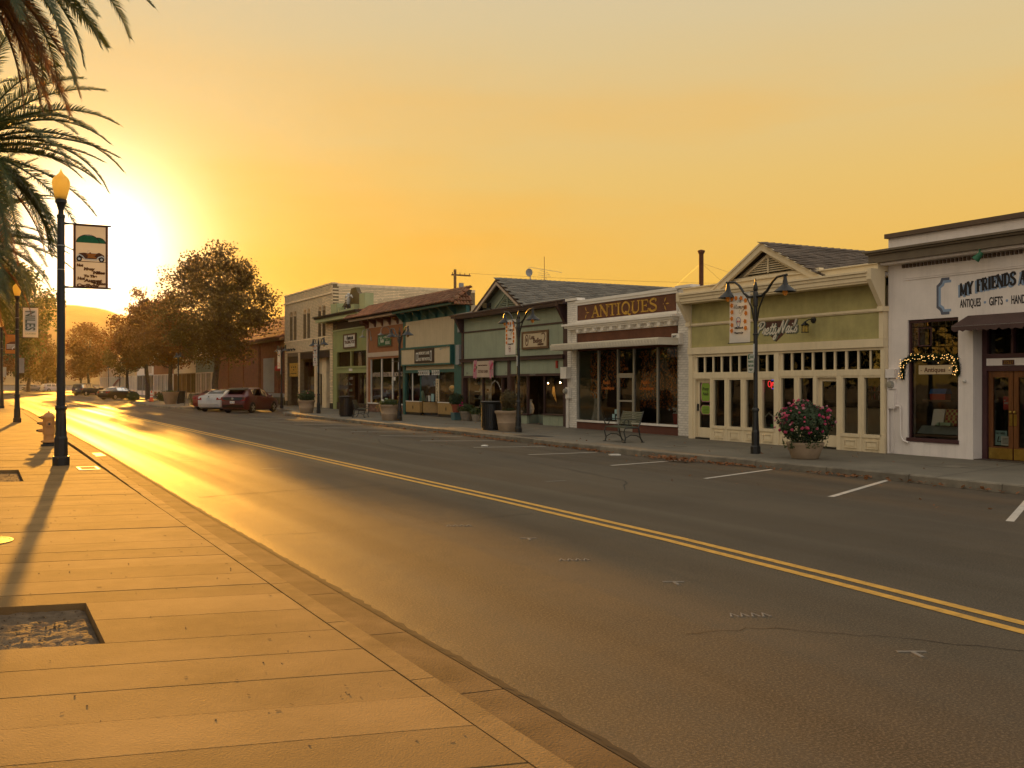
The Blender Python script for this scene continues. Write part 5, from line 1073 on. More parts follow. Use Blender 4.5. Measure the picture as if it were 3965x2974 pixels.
for y0, y1 in ((41.08, 41.46), (39.44, 39.86)):
    for _ in range(16): mb.sphere((p - .157, random.uniform(y0 + .05, y1 - .05), random.uniform(2.15, 2.8)), random.uniform(.05, .10), 7, 4, (.05, 1, 1.6))
    for _ in range(8): mg.sphere((p - .156, random.uniform(y0 + .03, y1 - .03), random.uniform(2.15, 2.8)), random.uniform(.04, .07), 6, 4, (.05, 1, 1.3))
    for _ in range(5): mo.sphere((p - .159, random.uniform(y0 + .05, y1 - .05), random.uniform(2.4, 2.8)), random.uniform(.05, .08), 6, 4, (.05, 1, 1.3))
mb.build('printed_flowers', 'petal_pale', bn); mg.build('printed_leaves', 'leaf_green', bn); mo.build('printed_flowers', 'petal_pink', bn)
mb = MB()
for i, ch in enumerate('COTTAGE CHARM'):
    t = (i - 6) / 6.0
    if ch != ' ': txt(B, ch, (p + .07, 38.62 - t * .55 if False else 39.72 - t * .52, 1.92 - .36 * t * t), .075, None, 'paper', bold=.003, name='window_letter')
txt(B, '37545', (p - .054, 36.3, 2.175), .07, .5, 'worn_paint', bold=.004); txt(B, '37557', (p - .006, 42.55, 2.27), .09, .24, 'worn_paint'); txt(B, '37', (p - .006, 38.55, 2.27), .09, .12, 'worn_paint')
al = single(MB().box(p - .07, p - .006, 34.05, 34.15, 2.45, 2.75), 'alarm_box', 'red_paint', 'small red alarm box on the beaded boards of the sage shop', 'alarm', (p, 34.1, 2.45))
fl = thing('floodlight', 'dark floodlight bracketed on the eave below the sage gable', 'floodlight', (p - .4, 39.3, 5.1), world=True); MB().tube([(p - .3, 39.2, 5.09), (p - .5, 39.25, 5.2)], .02, 6).build('arm', 'black_metal', fl); MB().box(p - .68, p - .45, 39.05, 39.45, 5.18, 5.38).build('housing', 'black_metal', fl)
# displays
def shelf_unit(x, y0, y1, zs, lab, m='white_trim', goods='white_glaze', nm='display_shelf'):
    t = thing(nm, lab, 'shelf', (x, (y0 + y1) / 2, zs[0]), world=True)
    for z in zs: MB().box(x, x + .3, y0, y1, z, z + .025).build('shelf', m, t)
    MB().box(x + .3, x + .32, y0, y1, KT + .02, zs[-1] + .3).build('back_panel', m, t)
    for z in zs:
        y = y0 + .12
        while y < y1 - .1:
            h = random.uniform(.06, .2); r = random.uniform(.04, .07)
            k = random.random()
            if k < .6: MB().lathe([(r * .6, 0), (r, h * .4), (r * .5, h * .8), (r * .6, h)], 8, (x + .14, y, z + .027)).build('vase', goods if k < .3 else 'mint', t, True)
            else: MB().box(x + .06, x + .2, y - r, y + r, z + .027, z + .027 + h).build('boxed_item', random.choice(['paper', 'paper_teal', 'wood_shelf', 'red_paint']), t)
            y += random.uniform(.16, .3)
    return t
shelf_unit(p + .5, 41.5, 42.65, [.7, 1.1, 1.45, 1.8], 'white shelf of pale crockery in the left sage window', goods='white_glaze')
shelf_unit(p + 1.2, 39.6, 40.8, [.8, 1.2, 1.6], 'dim shelf of crockery behind the arched window lettering', 'wood_shelf')
tp = thing('teapot_jar', 'pale green pottery jar with rounded lid in the sage window', 'jar', (p + .3, 40.3, .5), world=True); MB().lathe([(.10, 0), (.15, .1), (.12, .22), (.06, .3), (.07, .36), (.02, .4)], 12, (p + .3, 40.3, .5)).build('pot', 'mint', tp, True); MB().lathe([(.06, 0), (.11, .1)], 12, (p + .25, 39.9, .5)).build('bowl', 'white_glaze', tp, True)
dl = thing('white_doll', 'white lace dress form standing in the left sage window', 'figure', (p + .35, 41.15, .5), world=True); MB().lathe([(.22, 0), (.16, .3), (.09, .55), (.13, .75), (.11, .85), (.04, .9), (.06, .98), (.05, 1.06), (.01, 1.1)], 10, (p + .35, 41.15, .5)).build('dress', 'lace', dl, True)
ct = thing('side_curtain', 'grey lace curtain gathered aside in the sage shop doorway', 'curtain', (p + .5, 38.7, 2.0), world=True); mb = MB(); n = 14
for i in range(n):
    a = 38.35 + .55 * i / n; b = 38.35 + .55 * (i + 1) / n; x = lambda k: p + .4 + .03 * math.sin(k * 2.2); zz = lambda k: .9 + .9 * (k / n) ** 1.5; mb.quad((x(i), a, zz(i)), (x(i + 1), b, zz(i + 1)), (x(i + 1), b, 2.08), (x(i), a, 2.08))
mb.build('cloth', 'lace', ct)
for k, (y, z) in enumerate(((37.6, 1.85), (36.9, 1.88), (36.2, 1.86), (35.7, 1.87), (35.55, 1.84), (36.1, 1.6), (34.3, 1.05), (36.4, 1.95), (35.9, 1.9))):
    single(MB().sphere((p + 1.6 + .2 * (k % 3), y, z), .028 if k != 5 else .07, 8, 5), 'light_bulb', 'lamp_bulb', 'warm lit bulb deep inside the Les Belles shop, number %d from the sage centre post'.replace('number %d', ['second', 'fourth', 'sixth', 'eighth', 'ninth', 'large low', 'far right', 'fifth', 'seventh'][k]), 'bulb', (p + 1.6, y, z), 'bulbs lit inside the Les Belles shop')
lm = thing('table_lamp', 'small table lamp with dome shade at the right end of the Les Belles window', 'lamp', (p + .6, 34.15, .62), world=True); MB().lathe([(.08, 0), (.03, .05), (.02, .32)], 10, (p + .6, 34.15, .62)).build('stem', 'brass', lm, True); MB().lathe([(.16, .30), (.13, .38), (.03, .42)], 14, (p + .6, 34.15, .62)).build('shade', 'amber_glass', lm, True)
vs = thing('glass_vase', 'tall pale vase standing in the Les Belles window', 'vase', (p + .4, 37.0, .56), world=True); MB().lathe([(.10, 0), (.16, .2), (.12, .35), (.05, .5), (.08, .6)], 12, (p + .4, 37.0, .56)).build('bowl', 'lace', vs, True)
cl = thing('hanging_shawl', 'golden shawl hanging beside the Les Belles entrance', 'cloth', (p + 1.2, 36.35, 1.0), world=True); mb = MB()
for i in range(8): a = 36.2 + i * .05; mb.quad((p + 1.2 + .03 * (i % 2), a, 1.0 + .05 * i), (p + 1.2 + .03 * ((i + 1) % 2), a + .05, 1.05 + .05 * i), (p + 1.2, 36.4 + i * .02, 1.7), (p + 1.2, 36.38 + i * .02, 1.7))
mb.build('cloth', 'amber_glass', cl)
rf = thing('satellite_dish', 'round satellite dish on a post above the sage shop roof', 'dish', (24, 42.96, 6.4), world=True)
MB().tube([(24, 42.96, 5.2), (24, 42.96, 7.1), (23.95, 42.9, 7.2)], .03, 6).build('mast', 'aluminium', rf); mb = MB(); n = 18; c = Vector((23.85, 42.8, 7.3)); u = Vector((.86, -.5, 0)); w = Vector((0, 0, 1)); nn = Vector((-.5, -.86, .15))
mb.add([c + nn * -.05] + [c + u * .17 * math.cos(2 * math.pi * k / n) + w * .20 * math.sin(2 * math.pi * k / n) for k in range(n)], [(0, 1 + k, 1 + (k + 1) % n) for k in range(n)]); mb.build('reflector', 'grey_wall', rf)
an = thing('tv_antenna', 'spindly television antenna above the sage shop roof', 'antenna', (25, 43.3, 6.4), world=True)
MB().tube([(25, 43.3, 5.2), (25, 43.3, 8.2)], .014, 5).build('mast', 'rusty_pipe', an)
for k in range(7):
    z = 6.95 + .1 * k; l = (.3, .35, .4, .5, .55, .6, .28)[k]; a = R(20 + 10 * (k % 3)); MB().tube([(25 - l * math.cos(a), 43.3 - l * math.sin(a), z), (25 + l * math.cos(a), 43.3 + l * math.sin(a), z)], .008, 4).build('element', 'aluminium', an)
MB().tube([(23.9, 43.0, 7.6), (26.2, 43.6, 7.5)], .009, 4).build('boom', 'aluminium', an)

# ================================================================== beige shop with teal trim and tiled hood (Memory Lane)
p = 20.5
Y0, Y1 = 43.0, 50.91
B = thing('beige_teal_shop', 'beige shop with teal trim and scrolled brackets under a clay tile hood', 'building', (p, 47.5, KT), world=True)
part(B, 'wall', 'beige_wall', p, [(44.2, 50.7, 3.75, 5.17, 0, -.2), (44.2, 50.63, 2.56, 2.80, -.02, -.2)])
part(B, 'corner_post', 'teal', p, [(Y0, 44.2, KT, 5.17, .06, -.2)]); part(B, 'corner_post', 'teal', p, [(50.63, Y1, KT, 5.17, .05, -.2)])
part(B, 'sign_box', 'beige_wall', p, [(44.42, 50.84, 2.86, 3.66, .16, -.1)]); part(B, 'sign_box_trim', 'teal', p, [(44.35, 50.92, 3.662, 3.76, .20, -.1), (44.35, 50.92, 2.78, 2.858, .20, -.1), (44.35, 44.42, 2.858, 3.662, .199, -.1), (50.84, 50.92, 2.858, 3.662, .199, -.1)])
part(B, 'frieze', 'teal', p, [(Y0, Y1, 5.172, 5.70, .0, -.2)])
part(B, 'hood_beam', 'teal', p, [(43.3, 51.0, 5.62, 5.74, .66, .50)])
for k in range(7):
    y = 44.12 + k * 1.12; pr = [(0, 0), (-.10, .02), (-.14, .14), (-.24, .18), (-.36, .28), (-.44, .42), (-.46, .46), (0, .46)]
    MB().prism([(p - .002 + a, y, 5.172 + b) for a, b in pr], (0, .10, 0)).build('scroll_bracket', 'teal', B)
part(B, 'lintel', 'teal', p, [(44.2, 50.63, 2.40, 2.558, .03, -.2)])
def bulk(y0, y1, x, x1=None):
    MB().box(x, x + .15, y0, y1, .30, .86).build('tile_bulkhead', 'tan_tile', B); MB().box(x + .03, x + .14, y0 + .003, y1 - .003, KT, .298).build('kick_base', 'black_tile', B)
    MB().box(x - .02, x + .15, y0, y1, .862, .90).build('sill', 'white_trim' if x1 is None else 'teal', B)
bulk(48.66, 50.6, p); bulk(44.22, 46.3, p)
MB().prism([(p + .16, 48.62, .30), (p + .16, 48.50, .30), (p + .75, 47.9, .30), (p + .75, 48.05, .30)], (0, 0, .56)).build('tile_bulkhead', 'tan_tile', B); MB().prism([(p + .20, 48.58, KT), (p + .20, 48.48, KT), (p + .76, 47.92, KT), (p + .76, 48.02, KT)], (0, 0, .149)).build('kick_base', 'black_tile', B)
MB().prism([(p + .16, 46.34, .30), (p + .16, 46.46, .30), (p + .75, 47.0, .30), (p + .75, 46.88, .30)], (0, 0, .56)).build('tile_bulkhead', 'tan_tile', B)
for y, z in ((49.6, .57), (45.3, .57)): MB().prism([(p - .001, y, z - .13), (p - .001, y + .07, z), (p - .001, y, z + .13), (p - .001, y - .07, z)], (-.004, 0, 0)).build('tile_diamond', 'black_tile', B)
pane(B, p, 48.66, 50.6, .9, 2.40, .06); pane(B, p, 44.22, 46.3, .9, 2.40, .06)
for a, b in (((p + .06, 48.66), (p + .7, 48.0)), ((p + .06, 46.3), (p + .7, 46.9))): MB().quad((a[0], a[1], .9), (b[0], b[1], .9), (b[0], b[1], 2.4), (a[0], a[1], 2.4)).build('pane', 'glass', B)
for x, y, m_ in ((p + .03, 49.75, 'white_trim'), (p + .03, 48.66, 'teal'), (p + .03, 46.3, 'teal')): MB().box(x, x + .05, y - .03, y + .03, .9, 2.40).build('mullion', m_, B)
dr = MB(); dr.box(p + .7, p + .76, 47.0, 47.9, KT + .02, 2.3); dr.build('door', 'wood_shelf', B)
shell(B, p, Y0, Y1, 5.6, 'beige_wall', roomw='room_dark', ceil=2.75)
sg = thing('shop_sign', 'dark MEMORY LANE OLD TIME PHOTOS sign on the beige sign box', 'sign', (p, 47.6, 2.9), world=True)
part(sg, 'board', 'dark_brown', p, [(46.37, 48.94, 2.90, 3.64, .19, .161)]); part(sg, 'inset_photo', 'paper', p, [(48.4, 48.72, 3.02, 3.45, .196, .191)]); part(sg, 'inset_photo', 'paper', p, [(46.66, 46.84, 3.0, 3.52, .196, .191)]); part(sg, 'photo_figure', 'ink', p, [(48.48, 48.64, 3.08, 3.38, .199, .197), (46.71, 46.79, 3.06, 3.44, .199, .197)])
txt(sg, 'MEMORY LANE', (p - .195, 48.34, 3.34), .15, 1.38, 'off_white', bold=.004); txt(sg, 'OLD TIME PHOTOS', (p - .195, 48.36, 3.03), .15, 1.45, 'off_white', bold=.004)
for i, ch in enumerate('MEMORY LANE'):
    if ch == ' ': continue
    y = 48.78 - i * .255
    o = thing('hanging_letter', 'white card letter %s in the hanging MEMORY LANE row%s' % (ch, {0: ', first in MEMORY', 1: ', second in MEMORY', 2: ', third in MEMORY', 10: ', last in LANE'}.get(i, '')), 'letter card', (p - .04, y, 2.27), world=True, group='letter cards spelling MEMORY LANE')
    MB().prism([(p - .045, y - .20 - .02, 2.27), (p - .045, y - .02, 2.27), (p - .045, y, 2.52), (p - .045, y - .20, 2.52)], (.008, 0, 0)).build('card', 'paper', o); txt(o, ch, (p - .049, y - .04, 2.33), .13, .10, 'ink', bold=.005)
vb2 = thing('vertical_sign', 'tall pale board lettered ANTIQUES vertically in the teal shop window', 'sign', (p + .1, 46.45, .9), world=True)
MB().box(p + .02, p + .04, 46.2, 46.62, .92, 2.08).build('board', 'beige_wall', vb2)
for i, ch in enumerate('ANTIQUES'): txt(vb2, ch, (p + .015, 46.50, 1.93 - i * .14), .10, .16 if ch != 'I' else .03, 'ink', bold=.002)
gl = thing('globe', 'pale blue world globe on a stand in the teal shop window', 'globe', (p + .45, 45.55, .9), world=True); MB().sphere((p + .45, 45.55, 1.6), .16, 14, 9).build('ball', 'paper_teal', gl, True); MB().sphere((p + .44, 45.53, 1.62), .157, 8, 6, (1, 1, .8)).build('continents', 'beige_wall', gl, True); MB().lathe([(.10, 0), (.02, .05), (.02, .55)], 10, (p + .45, 45.55, .9)).build('stand', 'wood_shelf', gl)
for y, z in ((44.75, 2.28), (44.42, 2.3)): single(MB().sphere((p + .3, y, z), .04, 10, 6), 'light_bulb', 'lamp_bulb', {44.75: 'dimmer lit bulb high in the right bay of the teal shop', 44.42: 'bright lit bulb beside the teal corner post'}[y], 'bulb', (p + .3, y, z))
mt = thing('mantelpiece', 'carved wooden mantelpiece in the left bay of the teal shop', 'mantelpiece', (p + 1.2, 49.9, KT), world=True)
mb = MB(); mb.box(p + 1.2, p + 1.4, 49.2, 50.5, 1.6, 1.7); mb.build('shelf', 'wood_shelf', mt)
for y in (49.25, 50.25): MB().box(p + 1.22, p + 1.4, y, y + .2, KT + .02, 1.6).build('jamb', 'wood_shelf', mt)
MB().box(p + 1.26, p + 1.38, 49.45, 50.25, 1.25, 1.6).build('frieze', 'oak_door', mt)
ck = thing('mantel_clock', 'small pale clock standing on the mantelpiece', 'clock', (p + 1.25, 49.6, 1.7), world=True); MB().lathe([(.06, 0), (.03, .03), (.03, .08)], 10, (p + 1.28, 49.6, 1.702)).build('foot', 'white_glaze', ck); MB().lathe([(.10, -.03), (.10, .03)], 14, (p + 1.28, 49.6, 1.86), axis='X').build('face', 'paper_teal', ck)
for y, h, m_, lab in ((49.2, .55, 'mint', 'mint green draped gown in the left bay of the teal shop'), (45.0, .45, 'lace', 'white cowboy boot shaped figure in the right bay')):
    o = thing('draped_gown' if m_ == 'mint' else 'boot_figure', lab, 'figure', (p + .4, y, .9), world=True); MB().lathe([(.2, 0), (.13, h * .5), (.07, h * .85), (.05, h)], 9, (p + .4, y, .9)).build('cloth' if m_ == 'mint' else 'shaft', m_, o, True)
for k, (y, z) in enumerate(((48.3, 1.0), (47.8, 1.1), (48.5, 1.0))): single(MB().box(p + .35, p + .4, y - .15, y + .15, .9, z + .2), 'framed_card', ['paper', 'paper_teal', 'lace'][k], ['patterned black and white card at the centre of the teal shop window', 'pale blue framed card near the teal shop door', 'lace covered frame left of the teal mullion'][k], 'card', (p + .35, y, .9))
jb = thing('junction_box', 'tall grey junction box between the teal and plum corner posts', 'box', (p, 43.6, 2.9), world=True); fb(MB(), p, 43.35, 43.75, 2.75, 3.7, .20, .061).build('housing', 'grey_wall', jb); fb(MB(), p, 43.4, 43.62, 4.3, 4.95, .16, .061).build('upper_housing', 'grey_wall', jb)
pot = thing('flagpole_light', 'small lamp on a short arm at the corner of the beige sign box', 'lamp', (p - .2, 45.0, 3.66), world=True); MB().tube([(p - .18, 44.5, 3.70), (p - .26, 45.3, 3.58)], .014, 5).build('arm', 'aluminium', pot); MB().sphere((p - .28, 45.35, 3.55), .05, 8, 5).build('bulb', 'aluminium', pot)

# ================================================================== rust shop sharing the tiled hood
p = 20.6
Y0, Y1 = 50.93, 57.02
B = thing('rust_shop', 'rust stucco collectibles shop with three tall window panes under the tile hood', 'building', (p, 54, KT), world=True)
part(B, 'wall', 'rust_wall', p, [(51.1, 56.8, 3.66, 5.14, 0, -.2)])
part(B, 'frieze', 'pinkish_white', p, [(Y0, Y1, 5.142, 5.70, .0, -.2)]); part(B, 'pilaster', 'pinkish_white', p, [(56.8, Y1, KT, 5.14, .05, -.2)]); part(B, 'pilaster', 'pinkish_white', p, [(Y0, 51.1, KT, 5.14, .04, -.2)])
part(B, 'band', 'pinkish_white', p, [(51.1, 56.8, 3.40, 3.658, .06, -.2)]); part(B, 'window_head', 'rust_wall', p, [(51.1, 56.8, 3.28, 3.398, .02, -.2)]); part(B, 'jamb', 'rust_wall', p, [(56.5, 56.8, .64, 3.28, .02, -.2), (51.1, 51.25, .64, 3.28, .02, -.2)])
part(B, 'hood_beam', 'pinkish_white', p, [(51.02, 58.6, 5.60, 5.74, .66, .50)])
for k in range(5):
    y = 51.9 + k * 1.2; pr = [(0, 0), (-.06, .04), (-.1, .18), (-.28, .26), (-.42, .34), (-.46, .44), (0, .44)]
    MB().prism([(p - .002 + a, y, 5.16 + b) for a, b in pr], (0, .2, 0)).build('scroll_bracket', 'rust_bracket', B)
MB().prism([(p - .002 + a, 56.9, 5.1 + b) for a, b in [(0, 0), (-.06, .04), (-.1, .18), (-.28, .26), (-.42, .34), (-.46, .5), (0, .5)]], (0, .3, 0)).build('scroll_bracket', 'rust_bracket', B)
for a, b in ((54.74, 56.5), (53.01, 54.66), (51.4, 52.93)): pane(B, p, a, b, .70, 3.28, .08)
for y in (56.48, 54.7, 52.97, 51.33): part(B, 'mullion', 'white_trim', p, [(y - .04, y + .04, .70, 3.28, -.03, -.12)])
part(B, 'sill', 'white_trim', p, [(51.1, 56.8, .64, .70, .06, -.2)]); part(B, 'bulkhead', 'room_wall', p, [(51.1, 56.8, KT, .638, -.01, -.2)])
bricks(B, p - .0, [(51.1, 56.8, KT + .01, .63)], .30, .08, 'used_brick', limit=300)
shell(B, p, Y0, Y1, 5.6, 'rust_wall', roomw='room_wall', ceil=3.4)
for s, y, w in (('ANTIQUES', 56.3, 1.30), ('COLLECTIBLES', 54.55, 1.42), ('BOOKS', 52.75, 1.2)): txt(B, s, (p + .074, y, 2.24), .24, w, 'pinkish_white', bold=.006)
sg = thing('shop_sign', 'green sign with white lettering ending in BOOKS on the rust wall', 'sign', (p, 54, 4), world=True)
part(sg, 'frame', 'wood_shelf', p, [(52.86, 55.12, 3.95, 4.02, .06, .001), (52.86, 55.12, 4.62, 4.70, .06, .001), (52.86, 52.94, 4.02, 4.62, .059, .001), (55.04, 55.12, 4.02, 4.62, .059, .001)]); part(sg, 'board', 'sign_green', p, [(52.94, 55.04, 4.02, 4.62, .04, .001)])
mb = MB(); draw(mb, "Kim's", wframe(p - .04, 54.72, 4.22), .16, .62, font=SCR, shear=.2, boldw=.25); mb.build('lettering', 'off_white', sg); txt(sg, 'COLLECTIBLES', (p - .044, 54.02, 4.44), .12, .95, 'off_white', bold=.003); txt(sg, 'and', (p - .044, 53.72, 4.31), .07, .2, 'off_white'); txt(sg, 'BOOKS', (p - .044, 53.85, 4.09), .17, .66, 'off_white', bold=.006)
MB().ribbon(arc(.2, .3, .1, .2, 60, 330, 12), .05, wframe(p - .04, 55.04, 4.02)).build('ornament', 'mint', sg)
for y, lab in ((56.3, 'gooseneck lamp at the left edge of the rust wall'), (53.2, 'gooseneck lamp right of the green sign on the rust wall')):
    g_ = thing('gooseneck_lamp', lab, 'lamp', (p, y, 4.6), world=True, group='gooseneck lamps on the rust shop'); pts = [(p - .005, y, 4.45), (p - .05, y, 4.75)] + [(p - .30 - .25 * math.cos(R(a)), y, 4.85 + .22 * math.sin(R(a))) for a in range(180, -1, -20)][::-1][::-1] + [(p - .55, y, 4.72)]
    pts = [(p - .04, y, 4.42), (p - .04, y, 4.86)] + [(p - .29 - .25 * math.cos(R(a)), y, 4.86 + .2 * math.sin(R(a))) for a in range(160, 0, -20)][::-1][::-1]
    pts = [(p - .04, y, 4.42), (p - .04, y, 4.84)] + [(p - .04 - .26 * (1 - math.cos(R(a))), y, 4.84 + .22 * math.sin(R(a))) for a in range(20, 181, 20)] + [(p - .56, y, 4.70)]
    MB().tube(pts, .016, 6).build('neck', 'aluminium', g_, True); MB().lathe([(.02, .1), (.05, .06), (.20, -.04), (.20, -.05)], 14, (p - .56, y, 4.62)).build('shade', 'aluminium', g_, True)
    part(g_, 'wall_plate', 'aluminium', p, [(y - .05, y + .05, 4.38, 4.62, .03, .001)])
mq = thing('mannequin', 'dark clothed mannequin with cap standing behind the rust shop window', 'mannequin', (p + .8, 55.2, KT), world=True)
mb = MB(); mb.tube([(p + .8, 55.1, KT + .02), (p + .8, 55.12, .55), (p + .8, 55.14, 1.0)], [.07, .08, .11], 8); mb.tube([(p + .8, 55.36, KT + .02), (p + .8, 55.34, .55), (p + .8, 55.30, 1.0)], [.07, .08, .11], 8); mb.tube([(p + .8, 55.22, .92), (p + .8, 55.22, 1.2), (p + .8, 55.22, 1.45), (p + .8, 55.22, 1.58)], [.19, .18, .24, .07], 10)
mb.tube([(p + .8, 55.0, 1.5), (p + .76, 54.93, 1.2), (p + .6, 55.02, 1.05)], [.075, .06, .045], 7); mb.tube([(p + .8, 55.44, 1.5), (p + .76, 55.5, 1.2), (p + .6, 55.42, 1.05)], [.075, .06, .045], 7); mb.build('body', 'suit_dark', mq, True)
MB().sphere((p + .79, 55.22, 1.70), .11, 10, 8, (1, .85, 1.15)).build('head', 'skin_tone', mq, True); MB().lathe([(.12, 0), (.12, .06), (.05, .1)], 12, (p + .79, 55.22, 1.76)).build('cap', 'suit_dark', mq, True); MB().box(p + .555, p + .56, 55.14, 55.28, 1.33, 1.45).build('badge', 'paper', mq)
shelf_unit(p + 1.4, 52.2, 54.6, [.8, 1.2, 1.6], 'shelf of bric-a-brac inside the rust shop', 'wood_shelf')
gt = thing('guitar', 'wooden guitar leaning low in the rust shop window', 'guitar', (p + .4, 54.3, .7), world=True); mb = MB(); mb.lathe([(.17, -.03), (.17, .03)], 14, (p + .42, 54.3, .88), axis='X'); mb.lathe([(.12, -.03), (.12, .03)], 14, (p + .44, 54.3, 1.08), axis='X'); mb.build('body', 'oak_door', gt); MB().box(p + .42, p + .45, 54.28, 54.32, 1.15, 1.6).build('neck', 'wood_shelf', gt)
single(MB().box(p + .06, p + .066, 53.75, 54.2, .71, 1.0), 'window_notice', 'mint', 'mint green notice taped low on the rust shop glass', 'notice', (p + .06, 54, .7)); single(MB().box(p + .06, p + .066, 52.55, 52.85, 2.0, 2.2), 'window_card', 'paper', 'white card taped under the BOOKS lettering', 'card', (p + .06, 52.7, 2))

# ================================================================== clay tile hood over both shops
H = thing('tile_hood', 'long sloping clay tile hood above the rust and beige shop fronts', 'roof', (20.55, 51, 5.75), world=True)
ex, ez, rx, rz_ = 19.80, 5.74, 20.72, 6.40
ya, yb = 43.25, 58.9
MB().prism([(ex + .02, ya, ez - .02), (20.7, ya, ez - .02), (20.95, ya, rz_ - .05), (rx, ya, rz_ - .03)], (0, yb - ya, 0)).build('deck', 'dark_brown', H)
sl_ = Vector((rx - ex, 0, rz_ - ez)); Ls = sl_.length; ang = math.atan2(rz_ - ez, rx - ex)
tm = []
for k, m_ in enumerate(('clay_tile', 'clay_tile_b', 'clay_tile')):
    b = MB(); n = 6; l = .235; vs = []
    for s_, rr in ((-l, .085), (l * .35, .07)):
        for i in range(n + 1): t = math.pi * i / n; vs.append((s_, rr * math.cos(t), .075 * math.sin(t) + (.02 if s_ < 0 else 0)))
    b.add(vs, [(i, i + 1, n + 2 + i, n + 1 + i) for i in range(n)] + [tuple(range(n + 1))]); tm.append(rawmesh(b, 'roof_tile', m_))
spots = []; row = 0; s = .20
L0 = ROOT[H.name]
while s < Ls + .1:
    y = ya + .08
    while y < yb:
        c = Vector((ex - .06, y + random.uniform(-.012, .012), ez)) + sl_ / Ls * s; c.z += .02 + random.uniform(0, .012)
        spots.append((random.randrange(3), c - L0, (0, -ang + random.uniform(-.03, .03), random.uniform(-.03, .03)))); y += .175
    s += .24; row += 1
pieces(H, 'roof_tile', tm, sorted(spots, key=lambda q: q[1].y), 300, 'roof_tile_field')
spots = []; y = ya
while y < yb: spots.append((0, Vector((rx, y, rz_ + .02)) - L0, (0, 0, R(90)))); y += .26
for k_, l, e in spots: 
    o = bpy.data.objects.new('ridge_tile', tm[random.randrange(3)]); COL.objects.link(o); o.parent = H; o.location = l; o.rotation_euler = e; o.scale = (1.1, 1.5, 1.3)
# hipped end towards the camera
for k in range(4):
    t = (k + .5) / 4; c = Vector((ex + .05 + (rx - ex) * t, ya - .10 + .0 * t, ez + (rz_ - ez) * t))
    o = bpy.data.objects.new('hip_tile', tm[k % 3]); COL.objects.link(o); o.parent = H; o.location = c - L0; o.rotation_euler = (0, -ang, R(12)); o.scale = (1.1, 1.6, 1.5)
for k in range(6):
    for j in range(3):
        if j > 2 - abs(k - 3) * .6 + .8: continue
        c = Vector((ex + .15 + k * .16, ya - .18 + j * .1, ez + .02 + j * .2)); o = bpy.data.objects.new('roof_tile', tm[(k + j) % 3]); COL.objects.link(o); o.parent = H; o.location = c - L0; o.rotation_euler = (0, R(-50), R(90))

# ================================================================== green trading post
p = 20.7
Y0, Y1 = 57.05, 63.89
B = thing('green_parapet_shop', 'green shop with dark cornice, stepped parapet and a winged statue', 'building', (p, 60.5, KT), world=True)
part(B, 'wall', 'green_wall', p, [(Y0, Y1, 3.95, 5.25, 0, -.2), (63.15, Y1, KT, 3.95, 0, -.2), (Y0, 57.35, KT, 3.95, 0, -.2)])
part(B, 'string_course', 'green_light', p, [(Y0, Y1, 5.252, 5.34, .06, -.2)]); part(B, 'frieze', 'dark_brown', p, [(Y0, Y1, 5.342, 5.82, .0, -.2)])
part(B, 'frieze_panel', 'bronze_paint', p, [(63.1, 63.7, 5.40, 5.68, .02, .001)]); part(B, 'frieze_panel', 'dark_brown', p, [(63.18, 63.62, 5.45, 5.63, .03, .021)])
part(B, 'cornice', 'dark_brown', p, [(Y0, 64.5, 5.825, 5.90, .30, .001), (Y0, 65.6, 6.12, 6.22, .80, .001), (Y0, 65.7, 6.222, 6.29, .88, .001)]); part(B, 'cornice_band', 'green_light', p, [(Y0, 65.5, 5.902, 6.118, .72, .001)])
part(B, 'parapet_block', 'green_light', p, [(62.4, 63.6, 6.292, 7.05, .25, -.3)]); part(B, 'parapet_block', 'green_light', p, [(57.0, 58.0, 6.292, 7.3, .25, -.3)])
MB().prism([(p + .05, 62.4, 6.292), (p + .05, 58.0, 6.292), (p + .05, 58.0, 7.0), (p + .05, 59.2, 7.55), (p + .05, 59.5, 7.85), (p + .05, 60.4, 7.85), (p + .05, 60.6, 7.5), (p + .05, 62.4, 6.7)], (.25, 0, 0)).build('stepped_gable', 'bronze_paint', B)
part(B, 'pedestal', 'green_light', p, [(58.5, 61.5, 6.292, 6.5, .45, -.04), (61.0, 61.5, 6.5, 6.68, .45, -.04), (58.5, 59.0, 6.5, 6.72, .45, -.04)])
stt = thing('parapet_statue', 'pale winged statue with rockwork standing on the green parapet', 'statue', (p - .2, 60.1, 6.5), world=True)
mb = MB(); mb.tube([(p - .2, 60.4, 6.5), (p - .2, 60.3, 6.8), (p - .2, 60.2, 7.1), (p - .2, 60.1, 7.35)], [.10, .13, .15, .10], 9); mb.sphere((p - .2, 60.15, 7.46), .09, 9, 6); mb.tube([(p - .2, 60.15, 7.28), (p - .25, 60.45, 7.4), (p - .25, 60.6, 7.25)], [.05, .05, .03], 6); mb.tube([(p - .2, 60.05, 7.28), (p - .15, 59.8, 7.36), (p - .1, 59.65, 7.2)], [.05, .06, .03], 6); mb.build('figure', 'white_glaze', stt, True)
for z in (6.75, 6.9, 7.05): MB().box(p - .36, p - .33, 60.12, 60.42, z, z + .04).build('robe_fold', 'dark_brown', stt)
mb = MB()
for _ in range(26): mb.sphere((p - .15 + random.gauss(0, .08), 60.1 + random.gauss(0, .45), 6.55 + abs(random.gauss(0, .12))), random.uniform(.06, .12), 6, 4)
mb.build('rockwork', 'dark_brown', stt)
